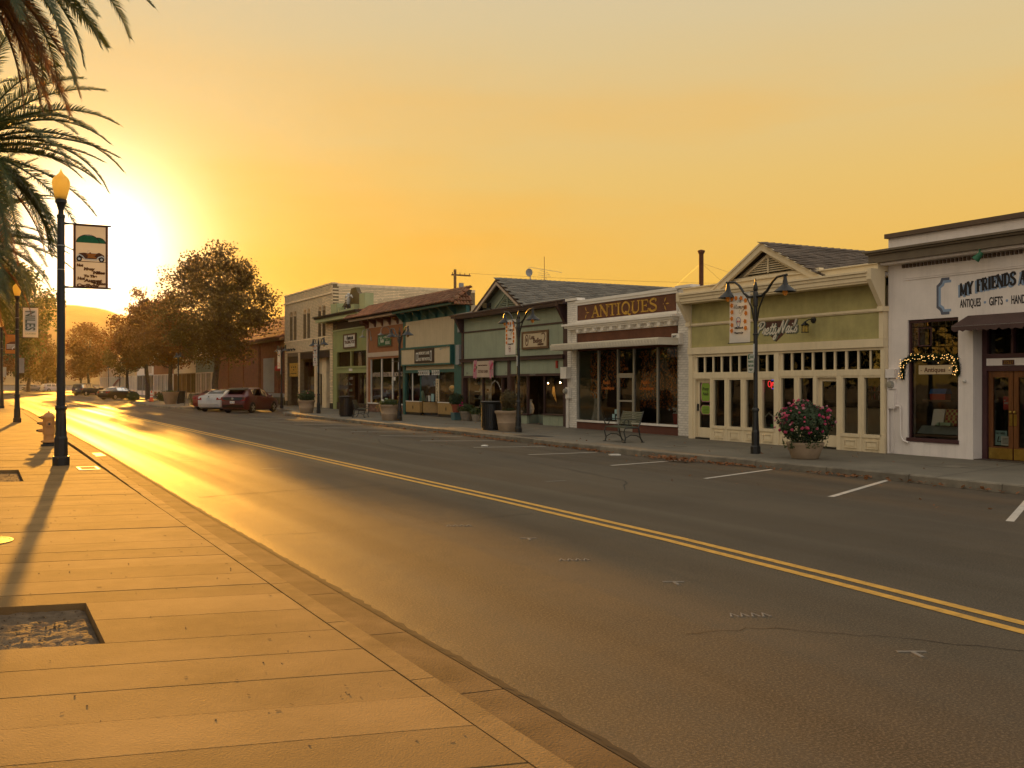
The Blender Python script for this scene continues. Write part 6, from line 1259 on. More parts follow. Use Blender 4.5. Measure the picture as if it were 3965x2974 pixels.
w = part(B, 'transom_frame', 'green_wall', p, [(57.35, 63.15, 3.87, 3.948, .03, -.15), (57.35, 63.15, 2.80, 2.92, .05, -.15), (60.2, 60.36, 2.92, 3.87, .02, -.15), (63.05, 63.15, 2.92, 3.87, .02, -.15), (57.35, 57.45, 2.92, 3.87, .02, -.15)])
for a, b in ((60.36, 63.05), (57.45, 60.2)):
    pane(B, p, a, b, 2.92, 3.87, .06, 'glass', 'transom_pane'); mb = MB(); n = 40
    for i in range(n): mb.quad((p + .2 + .03 * (i % 2), a + (b - a) * i / n, 2.95), (p + .2 + .03 * ((i + 1) % 2), a + (b - a) * (i + 1) / n, 2.95), (p + .2 + .03 * ((i + 1) % 2), a + (b - a) * (i + 1) / n, 3.85), (p + .2 + .03 * (i % 2), a + (b - a) * i / n, 3.85))
    single(mb, 'transom_curtain', 'curtain_dark', 'dark pleated curtain behind the %s transom of the green shop' % ('left' if a > 60 else 'right'), 'curtain', (p + .2, (a + b) / 2, 2.95), 'curtains in the green shop transom')
part(B, 'lintel', 'green_wall', p, [(57.35, 63.15, 2.50, 2.798, .0, -.2)]); part(B, 'bulkhead', 'dark_brown', p, [(60.9, 63.15, KT, .6, -.02, -.2), (57.35, 58.9, KT, .6, -.02, -.2)])
pane(B, p, 60.95, 63.12, .6, 2.5, .06); pane(B, p, 57.38, 58.85, .6, 2.5, .06)
d = MB().box(p + .9, p + .95, 59.2, 60.3, KT + .02, 2.4).build('door', 'green_wall', B); MB().box(p + .89, p + .899, 59.4, 60.1, .9, 2.2).build('pane', 'glass_dark', d)
for y in (60.92, 58.88): part(B, 'mullion', 'dark_brown', p, [(y - .04, y + .04, .15, 2.5, -.02, -.1)])
shell(B, p, Y0, Y1, 6.3, 'green_light', roomw='room_dark', ceil=3.95)
sg = thing('shop_sign', 'white American Trading Post sign in dark wood frame on the green wall', 'sign', (p, 60.3, 4.1), world=True)
part(sg, 'frame', 'wood_shelf', p, [(59.17, 61.54, 4.06, 4.15, .10, .001), (59.17, 61.54, 4.90, 4.99, .10, .001), (59.17, 59.29, 4.15, 4.90, .099, .001), (61.42, 61.54, 4.15, 4.90, .099, .001)]); part(sg, 'board', 'paper', p, [(59.29, 61.42, 4.15, 4.90, .06, .001)])
mb = MB(); draw(mb, 'American', wframe(p - .06, 61.05, 4.62), .15, 1.35, font=SCR, shear=.25, boldw=.28); mb.build('lettering', 'ink', sg); txt(sg, 'TRADING POST', (p - .064, 61.33, 4.36), .20, 1.95, 'banner_brown', bold=.01); part(sg, 'print_line', 'ink', p, [(60.1, 60.6, 4.24, 4.255, .066, .061)])
rk = shelf_unit(p + .3, 61.3, 62.6, [.9, 1.3, 1.7, 2.05], 'postcard and book rack inside the green shop window', 'wood_shelf', 'paper')
for y, z in ((59.0, 2.3), (58.6, 2.28)): single(MB().sphere((p + .8, y, z), .035, 8, 5), 'light_bulb', 'lamp_bulb', {59.0: 'left', 58.6: 'right'}[y] + ' of two lit bulbs under the green shop lintel', 'bulb', (p + .8, y, z), 'bulbs lit in the green shop')
single(MB().box(p - .03, p - .001, 60.0, 60.6, 2.62, 2.78), 'small_plaque', 'paper', 'small tilted white card fixed under the green shop transom', 'card', (p, 60.3, 2.62))

# ================================================================== two-storey cream brick building
p = 20.7
Y0, Y1 = 63.92, 75.68
B = thing('cream_brick_building', 'two-storey cream brick building with paired narrow arched windows', 'building', (p, 70, KT), world=True)
WN = [(73.48, 74.32), (72.44, 73.26), (69.98, 70.75), (69.02, 69.76), (66.42, 67.14), (65.45, 66.18)]
OPN = [(72.07, 74.97, KT, 3.85), (64.54, 71.58, KT, 4.05)]
def inwin(y, z):
    for a, b in WN:
        if a < y < b and 5.06 < z < 7.3: return True
    for a, b, z0, z1 in OPN:
        if a < y < b and z < z1: return True
    return False
wb = []
cuts = sorted(set([Y0, Y1] + [q for w in WN for q in w]))
for a, b in zip(cuts, cuts[1:]):
    m_ = (a + b) / 2
    if any(w[0] < m_ < w[1] for w in WN): wb += [(a, b, 7.2, 8.45, 0, -.3), (a, b, 4.2, 5.06, 0, -.3)]
    else: wb += [(a, b, 4.2, 8.45, 0, -.3)]
wb += [(74.97, Y1, KT, 4.2, 0, -.3), (71.58, 72.07, KT, 4.2, 0, -.3), (Y0, 64.54, KT, 4.2, 0, -.3), (72.07, 74.97, 3.85, 4.2, 0, -.3), (64.54, 71.58, 4.05, 4.2, 0, -.3)]
part(B, 'wall', 'cream_mortar', p, wb)
rc = []
for a, b in zip(cuts, cuts[1:]):
    if any(w[0] < (a + b) / 2 < w[1] for w in WN): rc += [(a, b, 5.09 - .14, 5.06), (a, b, 7.2, 8.42)]
    else: rc += [(a, b, 5.06, 8.42)]
rc += [(Y0 + .01, Y1 - .01, 4.12, 4.92), (74.99, Y1 - .01, KT + .37, 4.1), (71.60, 72.05, KT + .37, 4.1), (Y0 + .01, 64.52, KT + .37, 4.1)]
bricks(B, p, rc, .42, .105, 'cream_brick', limit=300, proud=.028, gap=.022)
part(B, 'base_course', 'black_tile', p, [(74.97, Y1, KT, KT + .36, .03, .001), (71.58, 72.07, KT, KT + .36, .03, .001), (Y0, 64.54, KT, KT + .36, .03, .001)])
part(B, 'string_course', 'cream_brick', p, [(Y0, Y1 + .05, 4.93, 5.04, .06, .001), (Y0, Y1 + .08, 7.82, 7.95, .10, .001)]); part(B, 'parapet_cap', 'cream_brick', p, [(Y0 - .05, Y1 + .05, 8.452, 8.55, .06, -.3)])
for a, b in WN:
    w = MB().quad((p + .22, b, 5.06), (p + .22, a, 5.06), (p + .22, a, 7.2), (p + .22, b, 7.2)).build('arched_window', 'cream_brick', B)
    MB().box(p + .20, p + .21, a + .12, b - .12, 5.2, 6.75).build('pane', 'cream_brick' if a > 67 else 'leaded', w)
    c = (a + b) / 2; r = (b - a) / 2; MB().prism([(p + .005, a, 6.85), (p + .005, a, 7.199)] + [(p + .005, b, 7.199), (p + .005, b, 6.85)] + [(p + .005, c + r * math.cos(R(t)), 6.85 + r * math.sin(R(t)) * .85) for t in range(0, 181, 15)][1:-1], (.18, 0, 0)).build('arch_spandrel', 'cream_brick', w)
part(B, 'lintel_board', 'dark_brown', p, [(64.54, 71.58, 3.6, 4.048, -.05, -.2), (72.07, 74.97, 3.2, 3.848, -.05, -.2)])
for a, b in ((64.54, 66.6), (69.4, 71.58), (72.07, 74.97)): pane(B, p, a, b, .8, 3.4, .8, 'glass_dark'); part(B, 'stall_riser', 'black_tile', p, [(a, b, KT, .78, -.75, -.85)])
part(B, 'inner_pier', 'cream_brick', p, [(66.6, 67.6, KT, 3.6, -.4, -.7), (68.9, 69.4, KT, 3.6, -.4, -.7)]); MB().box(p + .9, p + .95, 67.6, 68.9, KT + .02, 2.5).build('door', 'dark_brown', B); part(B, 'door_head', 'beige_wall', p, [(67.6, 68.9, 2.5, 3.6, -.6, -.7)])
mb = MB(); mb.box(p + .31, p + 10.5, Y0 + .01, Y0 + .25, 0, 8.3); mb.box(p + .31, p + 10.5, Y1 - .25, Y1 - .01, 0, 8.3); mb.box(p + 10.3, p + 10.5, Y0 + .25, Y1 - .25, 0, 8.3); mb.build('side_wall', 'cream_mortar', B)
for k in range(5): 
    y = Y0 + .008; x = p + 1.6 + k * 1.9; MB().prism([(x, y, 7.75), (x + .12, y, 7.63), (x, y, 7.51), (x - .12, y, 7.63)], (0, -.02, 0)).build('tie_plate', 'cream_brick', B)
# long courses on the side wall facing the camera
mb = MB(); z = 5.0; r = 0
L0 = Vector(ROOT[B.name]); cm = rawmesh(MB().box(-.78, .78, -.025, .0, -.045, .045), 'brick_course', 'cream_brick'); sp = []
while z < 8.25:
    x = p + .40 + .78 - (.4 if r % 2 else 0)
    while x < p + 9.7: sp.append((0, Vector((x, Y0 + .012, z)) - L0, (0, 0, 0))); x += 1.57
    z += .108; r += 1
pieces(B, 'brick_course', [cm], sp, 300, 'brick_course_field')
MB().box(p + .3, p + 10.5, Y0 - .02, Y0 + .28, 8.302, 8.5).build('side_coping', 'cream_brick', B); MB().box(p + .3, p + 10.4, Y0 + .26, Y1 - .2, 8.0, 8.1).build('roof_deck', 'shingle_grey', B)
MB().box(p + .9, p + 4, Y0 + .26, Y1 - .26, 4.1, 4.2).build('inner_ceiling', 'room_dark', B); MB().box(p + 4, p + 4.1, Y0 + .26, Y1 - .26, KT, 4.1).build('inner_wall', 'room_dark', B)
ys = thing('hanging_sign', 'yellow sign with bees hung in the cream brick doorway', 'sign', (p - .1, 73.2, 2.3), world=True); MB().box(p - .06, p - .03, 72.0, 74.2, 2.35, 3.35).build('board', 'gold_leaf', ys)
for a, b in ((72.6, 3.05), (73.1, 3.05), (73.6, 3.05), (73.1, 2.85)): MB().sphere((p - .062, a, b), .09, 7, 5, (.05, 1.5, .7)).build('bee', 'ink', ys)
part(ys, 'print_line', 'ink', p, [(72.3, 73.9, 2.55, 2.6, .064, .0605)])
ic = thing('ice_cream_sign', 'ice cream cone shaped sign with red scoop on the brick corner', 'sign', (p - .5, 76.0, 2.2), world=True); MB().lathe([(.04, 0), (.26, .62), (.27, .68)], 12, (p - .45, 75.9, 2.1)).build('cone', 'wood_shelf', ic); MB().sphere((p - .45, 75.9, 2.95), .3, 12, 8).build('scoop', 'red_paint', ic, True); MB().tube([(p - .2, 75.75, 2.7), (p + .05, 75.6, 2.7)], .02, 5).build('bracket', 'black_metal', ic)
lr = thing('sign_lights', 'row of small black spotlights above the cream brick doorway', 'spotlights', (p - .2, 73.5, 4.3), world=True)
MB().tube([(p - .3, 72.2, 4.4), (p - .3, 75.3, 4.4)], .02, 5).build('rail', 'black_metal', lr)
for k in range(5): MB().tube([(p - .3, 72.4 + k * .68, 4.42), (p - .2, 72.3 + k * .68, 4.3)], [.04, .09], 8).build('spotlight', 'black_metal', lr)

# ================================================================== red brick hall with tiled roof, and the row beyond
p = 20.9
Y0, Y1 = 76.6, 101.0
B = thing('red_brick_hall', 'long low red brick hall with white blind panel and clay tile roof', 'building', (p, 88, KT), world=True)
part(B, 'wall', 'red_brick', p, [(Y0, Y1, KT + .9, 5.2, 0, -.3)]); part(B, 'plinth', 'black_tile', p, [(Y0, Y1, KT, .75, .03, -.3)]); part(B, 'plinth_band', 'grey_wall', p, [(Y0, Y1, .752, 1.05, .05, -.3)])
for y in range(78, 101, 6): part(B, 'pilaster', 'red_brick', p, [(y, y + .7, KT + .95, 5.15, .10, .001)])
part(B, 'blind_panel', 'grey_wall', p, [(79.6, 83.0, 1.1, 3.9, .03, .001)]); part(B, 'downpipe', 'rusty_pipe', p, [(84.2, 84.35, .3, 5.1, .12, .001)]); part(B, 'eave', 'wood_post', p, [(Y0 - .3, Y1, 5.2, 5.34, .5, -.3)])
MB().prism([(p - .55, Y0 - .3, 5.342), (p + 5.5, Y0 - .3, 8.3), (p + 5.5, Y0 - .3, 5.342)], (0, Y1 - Y0 + .3, 0)).build('roof', 'clay_tile_b', B)
mb = MB(); sl_ = Vector((6.05, 0, 2.96)); Ls = sl_.length; d = sl_ / Ls; y = Y0 - .2
while y < Y1:
    a = Vector((p - .58, y, 5.37)); b = a + sl_
    for k in range(6):
        q = a + sl_ * (k / 6); r_ = a + sl_ * ((k + 1) / 6); q = q + Vector((0, 0, .05)); mb.prism([q + Vector((0, -.12, 0)), q + Vector((0, -.06, .09)), q + Vector((0, .06, .09)), q + Vector((0, .12, 0))], r_ - q)
    y += .30
o = mb.build('roof_tile_field', 'clay_tile', B); o['kind'] = 'stuff'
MB().box(p + .3, p + 10, Y0 + .01, Y0 + .3, 0, 5.2).build('side_wall', 'red_brick', B)
def far_shop(y0, y1, h, m, trim, lab, name, bays, sign=None, archd=False):
    B = thing(name, lab, 'building', (20.8, (y0 + y1) / 2, KT), world=True); p = 20.8
    part(B, 'wall', m, p, [(y0, y1, 3.0, h, 0, -.3)]); part(B, 'cornice', trim, p, [(y0, y1, h + .002, h + .18, .25, -.3)]); MB().box(p + .31, p + 9, y0 + .01, y1 - .01, 0, h - .1).build('side_wall', m, B)
    n = bays; w = (y1 - y0) / n
    for k in range(n + 1): part(B, 'post', trim, p, [(max(y0, y0 + k * w - .25), min(y1, y0 + k * w + .25), KT, 3.0, .02, -.3)])
    for k in range(n):
        a, b = y0 + k * w + .25, y0 + (k + 1) * w - .25
        q = part(B, 'window', trim, p, [(a, b, .75, .85, 0, -.15), (a, b, 2.9, 2.998, 0, -.15), ((a + b) / 2 - .04, (a + b) / 2 + .04, .85, 2.9, 0, -.15)]); pane(q, p, a, b, .85, 2.9, .12, 'glass_dark'); part(B, 'stall_riser', m, p, [(a, b, KT, .748, -.02, -.2)])
    MB().box(p + .3, p + .305, y0 + .1, y1 - .1, KT, 3.0).build('inner_wall', 'room_dark', B)
    return B
far_shop(101.1, 112, 4.6, 'sage_dark', 'pinkish_white', 'grey-green shop with pale posts and dark windows behind the planter', 'grey_green_shop', 4)
far_shop(112.1, 126, 5.2, 'beige_wall', 'wood_post', 'beige shop with brown posts behind the black sedan', 'beige_post_shop', 5)
W2 = far_shop(142, 158, 7.0, 'stucco_white', 'grey_wall', 'white stucco building with broad arched wall panel beyond the sedan', 'white_arch_building', 3)
MB().prism([(20.79, 143.5, 3.2), (20.79, 150.5, 3.2)] + [(20.79, 147 + 3.5 * math.cos(R(t)), 4.2 + 1.9 * math.sin(R(t))) for t in range(0, 181, 15)], (.02, 0, 0)).build('arch_panel', 'pinkish_white', W2)
far_shop(126.2, 141.8, 4.8, 'rust_wall', 'white_trim', 'low rust coloured shop with white trim behind the flag', 'low_rust_shop', 5)
far_shop(160, 182, 5.2, 'beige_wall', 'white_trim', 'pale long shop row beyond the dark four-wheel drive', 'pale_shop_row', 7); far_shop(183, 210, 6.0, 'pinkish_white', 'white_trim', 'farthest pale shop front before the road bends', 'far_pale_shop', 8)
W_ = thing('boundary_wall', 'low grey wall along the far side of the road bend', 'wall', (-20, 300, 0), world=True)
mb = MB()
for k in range(14):
    a = Vector((-62 + k * 6.6, 296 - .045 * (k - 10) ** 2 - .3 * k, 0)); MB().box(a.x, a.x + 6.55, a.y, a.y + .3, -.05, 1.25).build('wall_panel', 'grey_wall', W_); MB().box(a.x - .03, a.x + 6.6, a.y - .05, a.y + .35, 1.252, 1.4).build('coping', 'concrete_dark', W_)

# ================================================================== roofscape behind
ch = thing('flue_pipe', 'rusty flue pipe with cap rising behind the white brick shop', 'chimney', (23, 28.5, 4.6), world=True)
MB().lathe([(.085, 0), (.085, 2.02), (.095, 2.04)], 12, (23, 28.5, 4.5)).build('pipe', 'rusty_pipe', ch, True); MB().lathe([(.10, 2.03), (.135, 2.10), (.135, 2.14), (.02, 2.18)], 12, (23, 28.5, 4.5)).build('cap', 'rusty_pipe', ch, True); MB().lathe([(.24, .55), (.10, .78)], 12, (23, 28.5, 4.5)).build('flashing', 'rusty_pipe', ch)
for a in ((24.2, 33.2, 4.9), (24, 25.2, 4.9), (25.5, 29, 4.9)): MB().tube([(23, 28.5, 6.2), a], .004, 3).build('guy_wire', 'black_metal', ch)
up = thing('utility_pole', 'wooden utility pole with transformer far behind the tiled hood', 'pole', (40, 86.3, 0), world=True)
MB().tube([(40, 86.3, -.1), (40, 86.3, 12.7)], [.2, .13], 10).build('pole', 'wood_post', up); MB().box(39.6, 41.6, 86.2, 86.3, 12.1, 12.25).build('cross_arm', 'wood_post', up); MB().lathe([(.25, 0), (.25, .8)], 12, (40.5, 86.0, 10.6)).build('transformer', 'grey_wall', up)
for x in (39.7, 40.5, 41.0, 41.5): MB().lathe([(.05, 0), (.03, .16)], 8, (x, 86.25, 12.25)).build('insulator', 'dark_brown', up)
for k, x in enumerate((39.7, 41.5)): MB().tube([(x + (80 - x + 40) * t * .9, 86.3 - 40 * t, 12.4 - 5 * t * (1 - t)) for t in [i / 10 for i in range(11)]], .006, 3).build('wire', 'black_metal', up)
# ------------------------------------------------------------------ twin-arm street lamps on the far pavement
def twin_lamp():
    t = thing('twin_street_lamp', 'x', 'street lamp', (0, 0, 0), group='black twin-arm street lamps on the far pavement')
    MB().lathe([(.125, 0), (.125, .17), (.112, .19), (.10, .2), (.10, .52), (.09, .56), (.085, .58)], 8, rot=R(22.5)).build('plinth', 'black_metal', t)
    MB().lathe([(.082, .58), (.074, .8), (.068, 1.02), (.085, 1.03), (.088, 1.06), (.08, 1.09), (.058, 1.11)], 14).build('pedestal', 'black_metal', t, True)
    MB().lathe([(.055, 1.11), (.052, 2.6), (.046, 3.55), (.060, 3.56), (.060, 3.9), (.048, 3.92)], 14).build('shaft', 'black_metal', t, True)
    MB().lathe([(.042, 3.92), (.062, 3.96), (.03, 4.12), (.015, 4.16), (.022, 4.19), (.004, 4.24)], 10).build('finial', 'black_metal', t, True)
    for z in (2.86,): MB().lathe([(.06, 0), (.07, .02), (.06, .04)], 12, (0, 0, z)).build('collar', 'black_metal', t)
    for s in (-1, 1):
        a = MB().tube([(0, s * .06, 3.80), (0, s * .22, 3.80), (0, s * .40, 3.90), (0, s * .58, 4.10), (0, s * .74, 4.20), (0, s * 1.0, 4.22), (0, s * 1.06, 4.22)], [.036, .034, .032, .03, .028, .026, .03], 8).build('arm', 'black_metal', t, True)
        MB().tube([(0, s * .06, 3.2), (0, s * .12, 3.5), (0, s * .28, 3.78), (0, s * .42, 3.92)], .02, 6).build('brace', 'black_metal', a, True)
        h = MB().lathe([(.02, .28), (.035, .27), (.05, .18), (.06, .12), (.07, .08), (.10, .05), (.19, -.02), (.265, -.085), (.262, -.09), (.19, -.03), (.06, .03)], 18, (0, s * 1.0, 3.92)).build('lamp_shade', 'black_metal', t, True)
        MB().lathe([(.04, -.02), (.06, -.06), (.055, -.12), (.02, -.16)], 10, (0, s * 1.0, 3.9)).build('bulb', 'amber_glass', h, True)
    for z in (3.94 - .02, 2.70): MB().tube([(0, .06, z), (0, 1.0, z)], .014, 6).build('banner_rod', 'black_metal', t)
    MB().box(-.062, -.045, -.018, .018, 2.3, 2.65).build('number_strip', 'sign_white', t)
    return t
TL = twin_lamp()
LAMPS = [((16.52, 18.42), 'black twin-arm street lamp between the bench and flower planter'), ((16.45, 30.28), 'black twin-arm street lamp beside the topiary planter'), ((16.77, 42.15), 'black twin-arm street lamp before the beige and teal shop'),
         ((16.86, 54.66), 'black twin-arm street lamp before the cream brick building'), ((17.9, 66.3), 'black twin-arm street lamp rising behind the maroon hatchback'), ((14.53, 85.8), 'black twin-arm street lamp beside the tapered far planter'),
         ((16.3, 140), 'black twin-arm street lamp beyond the black sedan, with flag'), ((16.2, 152), 'farther twin-arm street lamp by the white arched building')]
for i, ((x, y), lab) in enumerate(LAMPS):
    o = TL if i == 0 else copy_tree(TL); o.location = (x, y, KT); o['label'] = lab
# memorial banners
def skull(mb, fr, s):
    pts = arc(0, .1 * s, .5 * s, .55 * s, -30, 210, 14) + [(-.28 * s, -.45 * s), (-.25 * s, -.75 * s), (.25 * s, -.75 * s), (.28 * s, -.45 * s)]
    mb.ribbon(pts + pts[:1], .09 * s, fr, .004)
def banner(x, y, words, lab, seed, flowers, skulls, names):
    rnd = random.Random(seed); t = thing('memorial_banner', lab, 'banner', (x, y + .56, KT + 2.7), world=True, group='memorial banners on the twin lamps')
    z0, z1, ya, yb = KT + 2.70, KT + 3.93, y + .17, y + .93; X = x - .02
    mb = MB(); n = 8; m_ = 10
    P = lambda i, j: (X + .012 * math.sin(3.1 * j / m_ + seed) * (j / m_) + .008 * math.sin(i * .9 + seed), ya + (yb - ya) * i / n, z1 - (z1 - z0) * j / m_)
    mb.add([P(i, j) for j in range(m_ + 1) for i in range(n + 1)], [(j * (n + 1) + i, j * (n + 1) + i + 1, (j + 1) * (n + 1) + i + 1, (j + 1) * (n + 1) + i) for j in range(m_) for i in range(n)]); mb.build('cloth', 'banner_cloth', t, True)
    fx = X - .024
    for (a, b) in flowers:
        f = MB(); a = .5 + (a - .5) * .88; b = .04 + b * .94; c = (yb - a * (yb - ya), z1 - b * (z1 - z0)); q = []
        for k in range(20): r = .055 * (1 + .16 * math.cos(k * math.pi / 2)); q.append((fx, c[0] + r * math.cos(k * math.pi / 10), c[1] + r * math.sin(k * math.pi / 10)))
        f.prism(q, (-.003, 0, 0)); f.build('printed_marigold', 'marigold', t)
    mb = MB()
    for s_, a, b, h, w in (('In', .42, .20, .062, .14), ('Memory', .22, .32, .055, .46), ('Of', .48, .42, .06, .16)): draw(mb, s_, wframe(fx, yb - a * (yb - ya), z1 - b * (z1 - z0)), h, w, font=SCR, shear=.35, th=.003, boldw=.10)
    mb.build('script_lettering', 'ink', t)
    for s_, a, b, w in names: txt(t, s_, (fx - .002, yb - a * (yb - ya), z1 - b * (z1 - z0)), .042, w, 'ink', bold=.003)
    for a, b, s_, m2 in skulls:
        mb = MB(); fr = wframe(fx, yb - a * (yb - ya), z1 - b * (z1 - z0)); skull(mb, fr, s_); mb.build('printed_skull', m2, t)
        for k in (-1, 1): MB().lathe([(.16 * s_, 0), (.16 * s_, -.004)], 10, (fx - .001, yb - a * (yb - ya) + k * .2 * s_, z1 - b * (z1 - z0) + .02 * s_), axis='X').build('printed_eye', 'sugar_pink' if m2 != 'sugar_pink' else 'ink', t)
U = [(.12, .08), (.34, .07), (.62, .08), (.86, .14), (.86, .28), (.88, .41), (.84, .58), (.86, .72), (.1, .22), (.12, .36), (.1, .50), (.12, .64), (.1, .76)]
banner(16.52, 18.42, 0, 'white memorial banner with skull above the names on the lamp before the nail salon', 1, U, [(.48, .58, .16, 'sugar_blue')], [('Michael', .30, .72, .30), ('Ybarra Jr', .28, .82, .34)])
banner(16.45, 30.28, 0, 'white memorial banner with pink skull at its foot on the lamp before the sage shop', 2, [(.32, .07), (.56, .07), (.84, .07), (.14, .17), (.12, .29), (.13, .42), (.13, .52), (.12, .65), (.92, .17), (.9, .27), (.9, .39), (.92, .5), (.9, .62)], [(.48, .83, .14, 'sugar_pink')], [('Olivia', .30, .56, .26), ('Campbell', .28, .71, .42)])
banner(16.86, 54.66, 0, 'white memorial banner with two small skulls on the lamp before the brick building', 3, [(.14, .07), (.5, .07), (.86, .07), (.14, .24), (.14, .41), (.15, .58), (.86, .24), (.86, .41), (.82, .58)], [(.28, .86, .14, 'sugar_blue'), (.72, .86, .14, 'sugar_pink')], [('Robert', .34, .69, .28), ('Molina', .34, .76, .28)])
banner(17.9, 66.3, 0, 'pale memorial banner half hidden in the sycamore leaves', 4, [(.2, .7), (.8, .75), (.3, .86), (.7, .88), (.15, .2), (.85, .2)], [], [])
banner(16.3, 140, 0, 'left of two small white banners far down the street', 5, [(.15, .1), (.85, .1), (.15, .4), (.85, .4)], [], []); banner(16.2, 152, 0, 'right of two small white banners far down the street', 6, [(.15, .1), (.85, .1), (.15, .4), (.85, .4)], [], [])
fg = thing('flag', 'small striped flag hanging from the far lamp post', 'flag', (15.6, 140, 1.5), world=True)
for k in range(7): MB().prism([(15.55 - k * .02, 140, 1.4 + k * .03), (15.55 + .9 - k * .06, 140, 2.55 + k * .03 - .05 * k), (15.55 + .9 - k * .06 + .02, 140, 2.48 - .05 * k + k * .03), (15.57 - k * .02, 140, 1.32 + k * .03)], (.0, .01, 0)).build('stripe', 'red_paint' if k % 2 == 0 else 'paper', fg)
MB().tube([(16.3, 139.99, 2.75), (15.6, 139.99, 1.6)], .015, 5).build('staff', 'wood_post', fg)
def park_sign(x, y, z, lab, text):
    t = thing('parking_sign', lab, 'sign', (x, y, z), world=True, group='parking limit signs on lamp posts')
    fr = ((x - .10, y + .16, z), (-.26, -.965, 0), (0, 0, 1), (-.965, .26, 0)); M_ = lambda a, b, c=0.0: tuple(Vector(fr[0]) + Vector(fr[1]) * a + Vector(fr[2]) * b + Vector(fr[3]) * c)
    q = [(.03, 0), (.30, 0), (.33, .03), (.33, .43), (.30, .46), (.03, .46), (0, .43), (0, .03)]
    MB().prism([M_(a, b) for a, b in q], Vector(fr[3]) * .004).build('plate', 'sign_white', t); MB().ribbon([(.015 + a * .91, .015 + b * .935) for a, b in q + q[:1]], .006, (M_(0, 0, .004), *fr[1:]), .002).build('border', 'sign_green', t)
    MB().prism([M_(.02, .33, .0045), M_(.13, .33, .0045), M_(.13, .445, .0045), M_(.02, .445, .0045)], Vector(fr[3]) * .002).build('number_field', 'sign_green', t)
    ro = Matrix((fr[1], fr[2], fr[3])).transposed().to_euler()
    txt(t, '1', M_(.06, .35, .007), .075, .025, 'sign_white', rot=ro, bold=.003, ext=.001)
    for s_, a, b, h, w in text: txt(t, s_, M_(a, b, .006), h, w, 'sign_green', rot=ro, bold=.002, ext=.001)
PT = [('HOUR', .145, .355, .06, .16), ('PARKING', .03, .24, .062, .27), ('7AM TO 6PM', .03, .145, .055, .27), ('SUNDAY & HOLIDAYS', .07, .08, .02, .2), ('EXCEPTED', .11, .05, .018, .11)]
park_sign(16.52, 18.42, 2.1, 'one hour parking sign on the lamp post before the nail salon', PT); park_sign(16.86, 54.66, 2.1, 'one hour parking sign on the lamp post before the cream brick building', PT)

# ------------------------------------------------------------------ acorn lamps on the near pavement
def acorn_lamp():
    t = thing('acorn_street_lamp', 'x', 'street lamp', (0, 0, 0), group='acorn street lamps on the near pavement')
    MB().lathe([(.175, 0), (.175, .17), (.16, .19)], 8, rot=R(22.5)).build('plinth', 'black_metal', t); MB().lathe([(.14, .19), (.135, .56), (.12, .60)], 8, rot=R(22.5)).build('plinth_upper', 'black_metal', t)
    pr = [(.112, .60), (.105, .9), (.098, 1.14), (.115, 1.15), (.12, 1.19), (.112, 1.23), (.088, 1.24)]
    b = MB(); n = 24
    for r, z in pr:
        for k in range(n): q = r * (1 - (.05 if k % 2 else 0)); b.v.append((q * math.cos(2 * math.pi * k / n), q * math.sin(2 * math.pi * k / n), z))
    b.f += [(i * n + k, i * n + (k + 1) % n, (i + 1) * n + (k + 1) % n, (i + 1) * n + k) for i in range(len(pr) - 1) for k in range(n)]; b.build('pedestal', 'black_metal', t)
    MB().lathe([(.086, 1.24), (.080, 3.0), (.072, 5.12), (.082, 5.13), (.082, 5.19), (.055, 5.20), (.052, 5.28), (.08, 5.38), (.095, 5.43), (.115, 5.44), (.115, 5.50), (.10, 5.51)], 18).build('shaft', 'black_metal', t, True)
    g_ = MB().lathe([(.10, 5.51), (.11, 5.53), (.15, 5.69), (.175, 5.82), (.17, 5.90), (.14, 5.96), (.085, 6.01), (.045, 6.05), (.018, 6.10), (.006, 6.15)], 20).build('globe', 'globe_glass', t, True)
    MB().lathe([(.09, 5.512), (.08, 5.57), (.02, 5.59)], 12).build('lamp_holder', 'iron', g_)
    for z in (5.02, 3.70): MB().tube([(.07, 0, z), (.16, 0, z), (.97, 0, z)], [.03, .018, .018], 7).build('banner_rod', 'black_metal', t)
    for z in (4.55, 4.05): MB().lathe([(.080, 0), (.080, .012)], 16, (0, 0, z)).build('strap', 'aluminium', t)
    return t
AL = acorn_lamp(); AL.location = (1.49, 22.61, KT); AL['label'] = 'nearest acorn street lamp with the car show banner'
a2 = copy_tree(AL); a2.location = (1.45, 48.52, KT); a2['label'] = 'middle acorn street lamp with the NILES banner'
a3 = copy_tree(AL); a3.location = (1.33, 75.9, KT); a3['label'] = 'farthest acorn street lamp at the picture edge'
def sq(mb, fr, pts, th=.004):
    o, A, Bv, Nn = [Vector(q) for q in fr]; mb.prism([o + A * a + Bv * b + Nn * .0005 for a, b in pts], Nn * th)
# car show banner: hills, roadster, hand lettering
bx0, bx1, bz0, bz1 = 1.72, 2.40, KT + 3.70, KT + 5.02; by = 22.60
t = thing('car_show_banner', 'painted banner with green hills, old roadster and hand lettering on the nearest lamp', 'banner', (2.07, by, bz0), world=True)
MB().box(bx0, bx1, by, by + .012, bz0, bz1).build('cloth', 'banner_cloth', t)
fr = sframe(bx0, by, bz0); wv, hv = bx1 - bx0, bz1 - bz0
mb = MB(); mb.ribbon([(.025, 0), (.025, hv)], .05, fr, .003, 0); mb.ribbon([(wv - .025, 0), (wv - .025, hv)], .05, fr, .003, 0); mb.ribbon([(.05, .012), (wv - .05, .012)], .024, fr, .003, 1); mb.ribbon([(.05, hv - .015), (wv - .05, hv - .015)], .03, fr, .003, 1); mb.build('painted_border', 'banner_brown', t)
X_ = lambda u: u * wv; Z_ = lambda v: hv * (1 - v)
